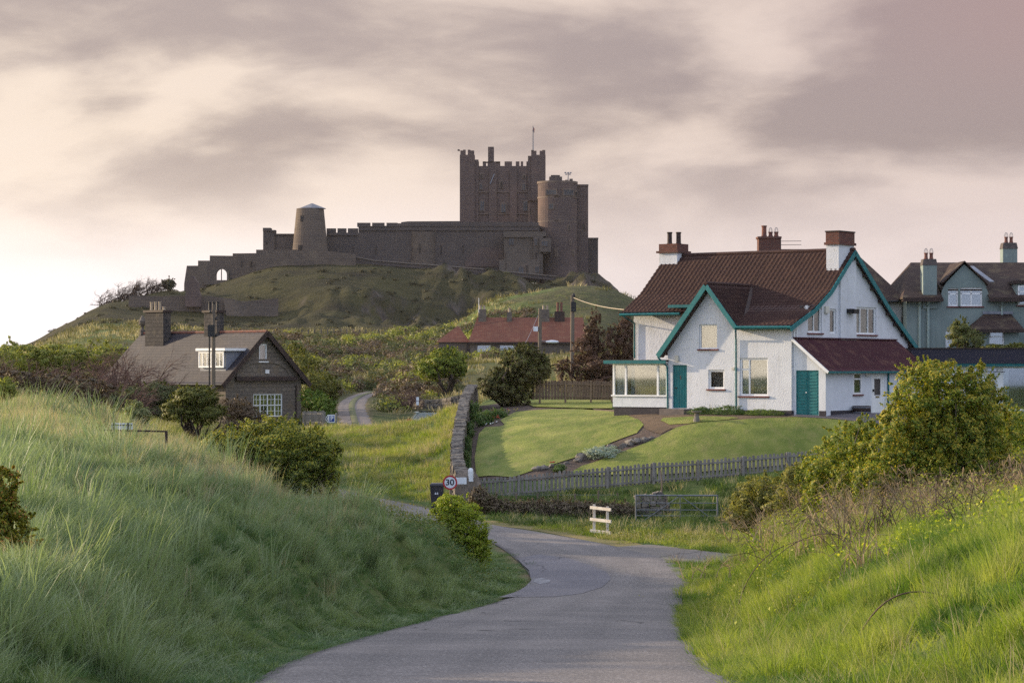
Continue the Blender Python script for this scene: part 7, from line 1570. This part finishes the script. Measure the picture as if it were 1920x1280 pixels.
plant('dark_windblown_tree', 'dense dark olive tree leaning right at the top of the stone wall', 'tree', b, G(958, 131.5), 60000, .11, L_OLIVE, 35, 14, .12, sub=110, tips=.30, lump=.22, under=False)
b = [blob(1092,1130,598,650,150),blob(1070,1120,625,690,150),blob(1120,1165,610,690,150),blob(1150,1200,585,690,150),blob(1040,1085,670,710,150),blob(1075,1190,660,712,150),blob(1105,1128,575,615,150),blob(1158,1195,595,640,150)]
plant('rusty_conifer', 'reddish brown dying conifer clump left of the white house', 'conifer', skirt(b), G(1120, 151), 64000, .12, L_RUST, 36, 16, .13, sub=130, tips=.1, lump=.24, fill=.12, flat=.35, updir=0)
b = [blob(320,412,722,772,108),blob(300,380,745,795,108),blob(350,425,750,800,108)]
plant('hawthorn_tree', 'green hawthorn with a sloping crown in front of the stone cottage', 'tree', b, G(365, 108.5), 24000, .10, L_HAW, 37, 12, .09, sub=80, tips=.2, lump=.24, under=False)
b = [blob(230,275,750,790,94),blob(245,285,760,798,94)]
plant('pale_bush', 'small pale grey green bush behind the white sign back', 'bush', skirt(b), G(255, 94.3), 7000, .085, L_PALE, 38, 6, .04, sub=40, tips=.3)
b = [blob(402,480,742,790,128),blob(440,500,760,800,128)]
plant('brown_thicket', 'dark brown leafless thicket under the cottage gable window', 'bush', skirt(b), G(440, 128.5), 10000, .10, L_BR, 39, 20, .04, sub=60, tips=.05, fill=.4)
b = [blob(195,290,722,775,122),blob(250,345,715,770,122),blob(150,240,735,785,118)]
plant('dark_hedge_clump', 'dark green hedge clump along the cottage eaves', 'hedge', skirt(b), G(250, 122.5), 22000, .11, L_DK, 40, 10, .06, sub=80, tips=.1)
b = [blob(540,600,655,720,165),blob(560,625,690,760,162),blob(530,580,640,690,168),blob(590,640,700,745,164)]
plant('leafy_bank_bush', 'tall olive green bush filling the bank right of the cottage', 'bush', skirt(b), G(580, 165), 22000, .15, L_HAW, 41, 8, .1, sub=90, tips=.3)
b = [blob(562,612,728,768,146),blob(585,632,742,790,145)]
plant('clipped_shrub', 'rounded bright clipped shrubs behind the short board fence', 'shrub', b, G(598, 146), 16000, .08, L_TOPI, 42, 4, .05, sub=120, tips=.2, lump=.14, fill=.1)
b = [blob(-40,90,640,720,168),blob(60,170,640,700,168),blob(140,262,640,700,170),blob(-60,60,650,730,160)]
plant('yellow_green_hedge', 'long yellow green hedge at the far left behind the bare thicket', 'hedge', skirt(b), G(100, 168.5), 40000, .17, L_YG, 43, 8, .08, sub=140, tips=.35, lump=.18)
b = [blob(-40,70,690,760,100),blob(40,150,698,765,100),blob(120,215,705,765,102)]
plant('dark_scrub_bank', 'dark brown scrub bank rising behind the left dune grass', 'scrub', skirt(b), G(90, 100.5), 26000, .10, L_BR, 44, 20, .05, sub=110, tips=.1, lump=.2)
b = [blob(-30,35,708,752,70),]
plant('gorse_clump', 'low yellow green gorse clump at the far left skyline of the dune', 'bush', b, G(2, 70.3), 6000, .07, L_YG, 45, 4, .04, sub=40, tips=.3)
# right hand bush masses
b = [blob(1600,1700,850,930,55),blob(1690,1800,850,935,55),blob(1790,1900,840,930,56),blob(1665,1830,676,800,56),blob(1760,1885,690,830,56),blob(1640,1760,740,860,56),blob(1720,1870,760,900,56),blob(1625,1720,790,900,55.5),blob(1820,1912,750,860,57),blob(1690,1790,672,740,56),blob(1800,1860,680,745,56)]
plant('big_bush', 'large rounded green bush with gold shoots and painted sun glow hiding the glazed doors', 'bush', skirt(b), G(1745, 56), 170000, .058, L_RB, 51, 40, .045, M_TWIGG, sub=190, tips=.7, lump=.17)  # extra gold tips paint the sun's highlight over the new growth
b = [blob(1490,1570,850,930,60),blob(1520,1620,860,950,59),blob(1540,1640,790,880,58),blob(1500,1600,830,920,59),blob(1580,1680,820,930,57),blob(1595,1645,775,830,57.5)]
plant('sloping_bush', 'green bush sloping down left from the big bush over the picket fence end', 'bush', skirt(b), G(1580, 58.5), 52000, .056, L_RB, 52, 14, .03, M_TWIGG, sub=110, tips=.40, lump=.2)
b = [blob(1362,1425,918,975,69),blob(1385,1480,888,965,68),blob(1450,1550,872,965,67),blob(1355,1440,935,1000,68),blob(1430,1540,915,985,66)]
plant('hedgerow_bush', 'straggling yellow green hedgerow bush at the right end of the field gate', 'bush', b, G(1430, 68.5), 52000, .06, LEAF('hedgerow_leaf', [(0.05, 0.055, 0.015), (0.095, 0.10, 0.022), (0.17, 0.165, 0.035), (0.40, 0.33, 0.06)], .32), 53, 50, .025, M_TWIG, sub=110, tips=.35, lump=.2, fill=.3)
b = [blob(1850,1990,760,850,60),blob(1880,2020,830,920,58)]
plant('lilac_bush', 'dark shrub with purple lilac flowers at the right edge', 'shrub', skirt(b), G(1930, 59.5), 22000, .06, L_RB, 54, 20, .03, M_TWIGG, sub=80, tips=.2)
b = [blob(1868,1925,860,905,58.6),blob(1830,1860,880,900,57.5)]
plant('lilac_spray', 'purple lilac blossom spray beside the big bush', 'flowers', b, G(1915, 58.8), 5000, .035, L_LIL, 55, 6, .02, sub=40)
# behind and beside the houses
b = [blob(1772,1815,610,655,122),blob(1790,1845,618,660,122),blob(1783,1822,596,640,122)]
plant('small_conifer', 'small layered yellow green conifer in front of the green house', 'tree', b, G(1808, 122.5), 16000, .10, L_PINE, 56, 10, .07, sub=36, tips=.2, lump=.34, fill=.05, flat=.35)
b = [blob(1835,1890,645,662,121),blob(1880,1930,642,662,121)]
plant('low_hedge', 'low green hedge behind the flat roof', 'hedge', b, G(1880, 121.3), 7000, .09, L_HAW, 57, 4, .04, sub=40)
# overgrown wall
for k, (a0, a1, t_, bt, Y, lab) in enumerate(((876, 950, 905, 965, 98.6, 'overgrown wall end with dry brown growth behind the speed sign'), (930, 1200, 928, 978, 98.6, 'long stone wall smothered in dry brown creeper along the paddock'))):
    bs = [blob(p_, p_ + 46, np.interp(p_, [870, 900, 935, 1000, 1200], [905, 925, 932, 930, 938]) + 4, np.interp(p_, [870, 900, 935, 1200], [960, 968, 976, 984]), Y, .8) for p_ in range(a0, a1 - 30, 22)]
    plant('overgrown_wall', lab, 'wall', bs, G((a0 + a1) / 2, Y), 9000 if k == 0 else 32000, .075, L_DRYH, 60 + k, 6, .04, sub=60 if k == 0 else 160, tips=.25, lump=.3, fill=.35)
# garden plants
def bed(name, label, cat, px0, px1, t, b_, n, leaf, mat, seed, Yr=(100, 140), **kw):
    g = hit((px0 + px1) / 2, b_ - .2, *Yr); Y = g[1]; plant(name, label, cat, [blob(px0, px1, t, b_ + (b_ - t) * .25, Y, .7)], g, n, leaf, mat, seed, 0, **kw)
bed('lavender_clump', 'silvery lavender clump spilling over the bed between the lawns', 'plant', 1094, 1168, 836, 858, 9000, .05, L_LAV, 71, sub=60, lump=.22)
for k, (a, b2, t_, bb_, lab) in enumerate(((874,902,752,790,'leafy garden shrub against the top of the stone wall'),(888,930,768,798,'bushy perennial between stone wall and red flowers'),(868,892,790,822,'green creeper on the garden side of the stone wall'),(866,884,815,846,'second patch of creeper further down the stone wall'),(916,955,765,785,'low green cushion plant under the dark olive tree'),(864,880,842,880,'lowest patch of creeper on the stone wall'))):
    bed('garden_shrub', lab, 'plant', a, b2, t_, bb_, 5000, .06, L_GDN, 80 + k, Yr=(102, 138), sub=40)
bed('border_plants', 'green border plants with white daisies under the big front window', 'plants', 1328, 1400, 760, 779, 8000, .05, L_GDN, 90, Yr=(106, 120), sub=70, lump=.2, flat=.3)
bed('border_plants', 'leafy border plants beside the front door step', 'plants', 1290, 1345, 762, 779, 7000, .05, L_GDN, 91, Yr=(106, 120), sub=60, lump=.2, flat=.3)
bed('border_plants', 'grassy yellow green border plants left of the garage doors', 'plants', 1395, 1478, 766, 780, 7000, .05, L_TOPI, 92, Yr=(106, 120), sub=60, lump=.2, flat=.25)
bed('rose_clump', 'low green clump with a red flower in the lower bed', 'plant', 1035, 1062, 868, 886, 2500, .05, L_GDN, 93, sub=30)
M_RF = MAT('red_petal', (0.45, 0.02, 0.02), (0.35, 0.015, 0.02), 9, .6); M_WF = MAT('white_petal', (0.8, 0.8, 0.78), (0.7, 0.7, 0.66), 9, .6); M_YF = MAT('yellow_petal', (0.6, 0.5, 0.12), (0.5, 0.4, 0.08), 9, .6)
def flowers(label, px, py, n, spread, mat, seed, h=.25, Yr=(100, 140), s=.045):
    r = random.Random(seed); g = hit(px, py, *Yr); t = thing('flowers', label, 'flowers', tuple(g)); mb, ms = MB(), MB()
    for i in range(n):
        x, y = r.uniform(-1, 1) * spread, r.uniform(-1, 1) * spread * .8; z = h * r.uniform(.7, 1.15); zz0 = float(zg(g[0] + x, g[1] + y)) - g[2]
        mb.lathe([(.004, -.5 * s), (s, .0), (s * .8, .35 * s), (.004, .2 * s)], (x, y, zz0 + z), 7); ms.tube([(x * .9, y * .9, zz0 - .03), (x, y, zz0 + z)], .006, 4)
    mb.build('petals', mat, t); ms.build('stems', M_STEM, t)
M_STEM = MAT('stem', (0.05, 0.09, 0.02), (0.04, 0.07, 0.02), 9)
flowers('cluster of red tulips in the bed by the stone wall', 930, 792, 9, .22, M_RF, 1, .3)
flowers('cluster of small white flowers below the red tulips', 921, 797, 8, .28, M_WF, 2, .12)
flowers('row of red flowers under the dark olive tree', 940, 773, 10, .5, M_RF, 3, .15)
flowers('pale yellow flowers at the edge of the upper bed', 961, 774, 8, .3, M_YF, 4, .18)
flowers('single pair of red blooms in the lower bed', 1036, 878, 3, .08, M_RF, 5, .25, s=.06)
flowers('white daisies scattered along the house wall border', 1372, 776, 40, 1.1, M_WF, 6, .42, (106, 120), .03)
# ---- bare, wind-trained trees
def twigs(mb, p, d, L_, rad, lev, r, wind, sides=3, nseg=3, spread=.55, kids=(3, 5)):
    pts = [p]; q = p.copy(); dd = d.copy()
    for i in range(nseg):
        dd = dd + r.normal(0, .16, 3) + wind * .10; dd /= np.linalg.norm(dd); q = q + dd * L_ / nseg; pts.append(q.copy())
    mb.tube(pts, [rad * (1 - .55 * i / nseg) for i in range(nseg + 1)], sides, False)
    if lev <= 0: return
    for k in range(r.integers(*kids)):
        t = r.integers(1, nseg + 1); nd = dd + r.normal(0, spread, 3) + wind * .28; nd[2] = nd[2] * .8 + .12; nd /= np.linalg.norm(nd); twigs(mb, pts[t], nd, L_ * r.uniform(.55, .8), rad * .5, lev - 1, r, wind, sides, nseg, spread, kids)
def bare(name, label, px, Y, hpx, seed, wind=(.5, 0, 0), n=5, lev=4, mat=None, rad=.07, group=None, spreadx=.5, cat='tree'):
    r = np.random.default_rng(seed); g = G(px, Y); h = hpx * Y / F; t = thing(name, label, cat, tuple(g), 0, group); mb = MB()
    for i in range(n):
        d = np.array([r.normal(0, .45), r.normal(0, .3), 1.0]); d /= np.linalg.norm(d); twigs(mb, g + np.array([r.uniform(-1, 1) * spreadx, r.uniform(-.4, .4), -.1]), d, h * .42, rad, lev, r, np.array(wind, float), kids=(3, 5) if lev > 3 else (4, 6))
    mb.build('branches', mat or M_TWIG, t, world=True); return t
for k, (px_, Y, hp, lab) in enumerate(((95, 126, 75, 'leftmost bare brown tree in the windswept thicket'), (150, 130, 95, 'second bare tree of the thicket, above the dark scrub bank'), (205, 133, 130, 'tall bare tree leaning right towards the cottage chimney'), (250, 136, 150, 'bare tree whose twigs cross the left end of the slate roof'), (225, 118, 90, 'low bare tree at the front of the thicket by the cottage eaves'), (125, 117, 60, 'low dark bare bush at the front left of the thicket'))):
    bare('bare_tree', lab, px_, Y, hp, 200 + k, (.55, 0, .0), 9, 4, M_TWIGB, .10, 'bare windswept trees beside the cottage', 1.2)
bare('bare_tree', 'bare twiggy tree cut by the left edge of the picture', 5, 150, 95, 231, (.3, 0, 0), 5, 4, M_TWIGB, .10)
for k, (px_, Y, hp, lab) in enumerate(((200, 552, 42, 'first bare shrub of the row on the crag skyline'), (228, 553, 45, 'second bare shrub of the row on the crag skyline'), (258, 554, 42, 'third bare shrub of the row on the crag skyline'), (286, 556, 34, 'last bare shrub of the row, beside the round skyline bush'))):
    bare('skyline_shrub', lab, px_, Y, hp, 240 + k, (.8, 0, -.1), 12, 4, M_TWIG, .16, 'bare shrubs on the crag skyline', 1.5, 'shrub')
b = [blob(303,330,520,545,556)]
plant('skyline_bush', 'small rounded dark bush on the crag skyline before the castle wall', 'bush', b, G(317, 556), 3000, .35, L_CR, 250, 3, .1, sub=30)
bare('purple_bare_shrub', 'purplish leafless shrub at the left end of the low stone wall', 755, 166, 52, 260, (.15, 0, .1), 14, 3, MAT('purple_twig', (0.13, 0.075, 0.07), (0.09, 0.055, 0.055), 3), .035, None, 1.0, 'shrub')
b = [blob(722,790,712,752,166.5)]
# ---- brambles on the right bank
M_BRM = MAT('bramble_cane', (0.085, 0.045, 0.035), (0.05, 0.03, 0.025), 6, .7); M_DEAD = MAT('dead_stalk', (0.40, 0.29, 0.16), (0.28, 0.20, 0.11), 6, .9)
def cane(label, p0, ap, p1, Y, r0=.010, leaves=14, seed=1, mat=None, dy=.6):
    g = G(p0[0], Y); e = screen(p1[0], p1[1], Y - dy); a = screen(ap[0], ap[1], Y - dy / 2); s = screen(p0[0], p0[1], Y); s[2] = min(s[2], float(zg(s[0], s[1])) + .1)
    t = thing('bramble_cane', label, 'bramble', tuple(s), 0, 'arching bramble canes on the right bank'); c = 2 * a - (s + e) / 2; pts = [(1 - u) ** 2 * s + 2 * u * (1 - u) * c + u * u * e for u in np.linspace(0, 1, 16)]
    MB().tube(pts, [r0 * (1 - .5 * i / 15) for i in range(16)], 5, False).build('cane', mat or M_BRM, t, world=True)
    if leaves:
        r = np.random.default_rng(seed); k = r.integers(2, 16, leaves * 3); P = np.array(pts)[k] + r.normal(0, .05, (leaves * 3, 3)); V, q, rnd, tv = leaf_mesh(P, r.normal(0, 1, (len(P), 3)) + (0, 0, 1), .06, r, r.uniform(size=len(P)) * .6, .75)
        link('leaves', mesh_np('leaves', V - s, [q], attrs={'rnd': rnd, 'tip': tv}), L_SIGN, t)
CN = [((1600,1215),(1700,1110),(1862,1165),26,0,'single dark bramble hoop arching over the lush grass'),
((1395,1075),(1560,950),(1700,1060),56,14,'bramble arch nearest the road, in front of the hedgerow bush'),((1440,1065),(1620,975),(1790,1000),52,10,'low bramble arch left of the stalks'),((1520,1040),(1700,935),(1880,985),50,16,'wide bramble arch under the big bush'),
((1690,1050),(1740,900),(1850,930),50,12,'upright bramble cane in front of the big bush trunk'),((1760,1070),(1850,940),(1990,1020),46,16,'bramble arch reaching the right edge'),((1380,1120),(1440,1040),(1560,1010),50,6,'thin cane leaning out over the road edge'),
((1600,1020),(1560,930),(1470,985),54,10,'bramble cane bending left over dead grass'),((1830,1090),(1880,1010),(1960,1060),38,10,'short leafy cane at the right edge'),((1650,1080),(1560,1000),(1440,1055),44,6,'bramble arch sweeping left across the bank')]
for k, (a, b2, c, Y, nl_, lab) in enumerate(CN): cane(lab, a, b2, c, Y, .012 if k else .011, nl_, 300 + k)
bare('dead_stalks', 'tangle of dead brown stalks under the hedgerow bush', 1400, 62, 75, 310, (.1, 0, .1), 26, 2, M_DEAD, .014, None, 2.2, 'stalks')
bare('dead_stalks', 'dead pale stalks at the foot of the sloping bush', 1560, 52, 90, 311, (.1, 0, .1), 24, 2, M_DEAD, .014, None, 2.2, 'stalks')
bare('dead_stalks', 'twiggy dead growth in front of the big bush', 1700, 49, 110, 312, (.05, 0, .1), 22, 3, M_DEAD, .014, None, 2.0, 'stalks')
def leafpatch(name, label, px, Y, n, spread, h, mat, seed, leaf=.055):
    r = np.random.default_rng(seed); g = G(px, Y); P = np.stack([g[0] + r.normal(0, spread, n), g[1] + r.normal(0, spread * 1.3, n), np.zeros(n)], 1); P = P[dR(P[:, 0], P[:, 1]) > .25]; n = len(P); P[:, 2] = zg(P[:, 0], P[:, 1]) + r.uniform(.05, h, n) * (1 + .5 * fbm(P[:, 0], P[:, 1], .6))
    V, q, rnd, tv = leaf_mesh(P, r.normal(0, .6, (n, 3)) + (0, 0, 1), leaf, r, (r.uniform(size=n) < .3) * r.uniform(size=n), .75); o = link(name, mesh_np(name, V - g, [q], attrs={'rnd': rnd, 'tip': tv}), mat, None, tuple(g)); tag(o, label, None, None, 'stuff')
leafpatch('bramble_patch', 'leafy bramble patch at the middle of the right bank', 1640, 38, 700, .7, .5, L_SIGN, 321); leafpatch('bramble_patch', 'yellow green bramble leaves at the right edge of the bank', 1880, 34, 700, .6, .6, L_SIGN, 322)
leafpatch('bramble_patch', 'bramble leaves below the big bush', 1720, 48, 2200, 1.8, .7, L_YG, 323); leafpatch('bramble_patch', 'bramble leaves under the sloping bush', 1520, 56, 1800, 1.8, .6, L_YG, 324); leafpatch('nettle_patch', 'trailing green weeds at the foot of the roadside shrub', 820, 69, 2600, 1.3, .45, L_GDN, 325); leafpatch('nettle_patch', 'leafy weeds along the dune edge left of the roadside shrub', 740, 70, 2200, 1.6, .45, L_HAW, 326)
leafpatch('crest_weeds', 'tall dry weeds on the dune edge hiding the road beyond', 706, 69.5, 2600, 1.5, .7, L_HAW, 328)
leafpatch('verge_weeds', 'flowering weeds on the verge right of the white rail barrier', 1230, 88, 2600, 2.2, .45, L_HAW, 327, .07)

def stem_clump(name, n, h, spread, seed, mat, leafy=0):
    r = np.random.default_rng(seed); mb = MB()
    for i in range(n):
        a = r.uniform(0, 2 * pi); p = np.array([r.normal(0, .2), r.normal(0, .2), -.05]); o_ = np.array([cos(a), sin(a), 0]) * r.uniform(.2, 1) * spread; hh = h * r.uniform(.4, 1.1); mb.tube([p, p + o_ * .25 + (0, 0, hh * .6), p + o_ * .6 + (0, 0, hh), p + o_ + (0, 0, hh * r.uniform(.6, 1.0))], [.011, .009, .007, .004], 3, False)
    me = bpy.data.meshes.new(name); me.from_pydata(mb.v, [], mb.f); me.update(); me.materials.append(mat); return bpy.data.objects.new(name, me)
tk = [stem_clump('t00', 26, .85, .7, 1, M_DEAD), stem_clump('t01', 22, 1.0, 1.0, 2, MAT('tan_stems', (0.24, 0.17, 0.10), (0.16, 0.115, 0.07), 2, .9)), stem_clump('t02', 16, .8, 1.3, 3, M_BRM), shrub_clump('t03', 170, .55, .45, .060, 4, L_SIGN, .5), shrub_clump('t04', 200, .6, .5, .060, 5, L_RB, .5), shrub_clump('t05', 110, .5, .5, .055, 6, L_YG, .6)]
def tmask(x, y, px): return isright(x, y) * (px > 1395 - (y - 50) * 2) * sstep(.9, 2.4, dR(x, y)) * sstep(-.45, .25, fbm(x, y, 2.2, 3) + (y - 50) * .03) * sstep(1395, 1470, px + (y - 50) * 2)
P = bands([(30, 41, 1560, 2150, .35), (41, 50, 1420, 2080, 1.9), (50, 72, 1320, 2080, 3.4)], tmask, r, 60)
Q, rot, sc = place(P, r, .55, 1.15); u = r.uniform(size=len(P)); idx = np.select([u < .15, u < .26, u < .34, u < .58, u < .78], [0, 1, 2, 3, 4], 5)
scatter('bramble_tangle', 'tangle of brambles, dead stems and yellow green leaves on the upper right bank', tk, Q, rot, sc, idx)


# ---- thin sea haze
hz = MB().box(-2300, 3200, -40, 1560, -32, 82).build('haze', None); tag(hz, 'thin warm sea haze over the whole scene', None, None, 'stuff')
m = bpy.data.materials.new('haze'); m.use_nodes = True; nt = m.node_tree; nt.nodes.clear(); pv = N(nt, 'ShaderNodeVolumePrincipled'); pv.inputs['Color'].default_value = (1.0, .92, .84, 1); pv.inputs['Density'].default_value = .00003; pv.inputs['Anisotropy'].default_value = .25
o_ = N(nt, 'ShaderNodeOutputMaterial'); lk(nt, pv.outputs[0], o_.inputs['Volume']); hz.data.materials.append(m)
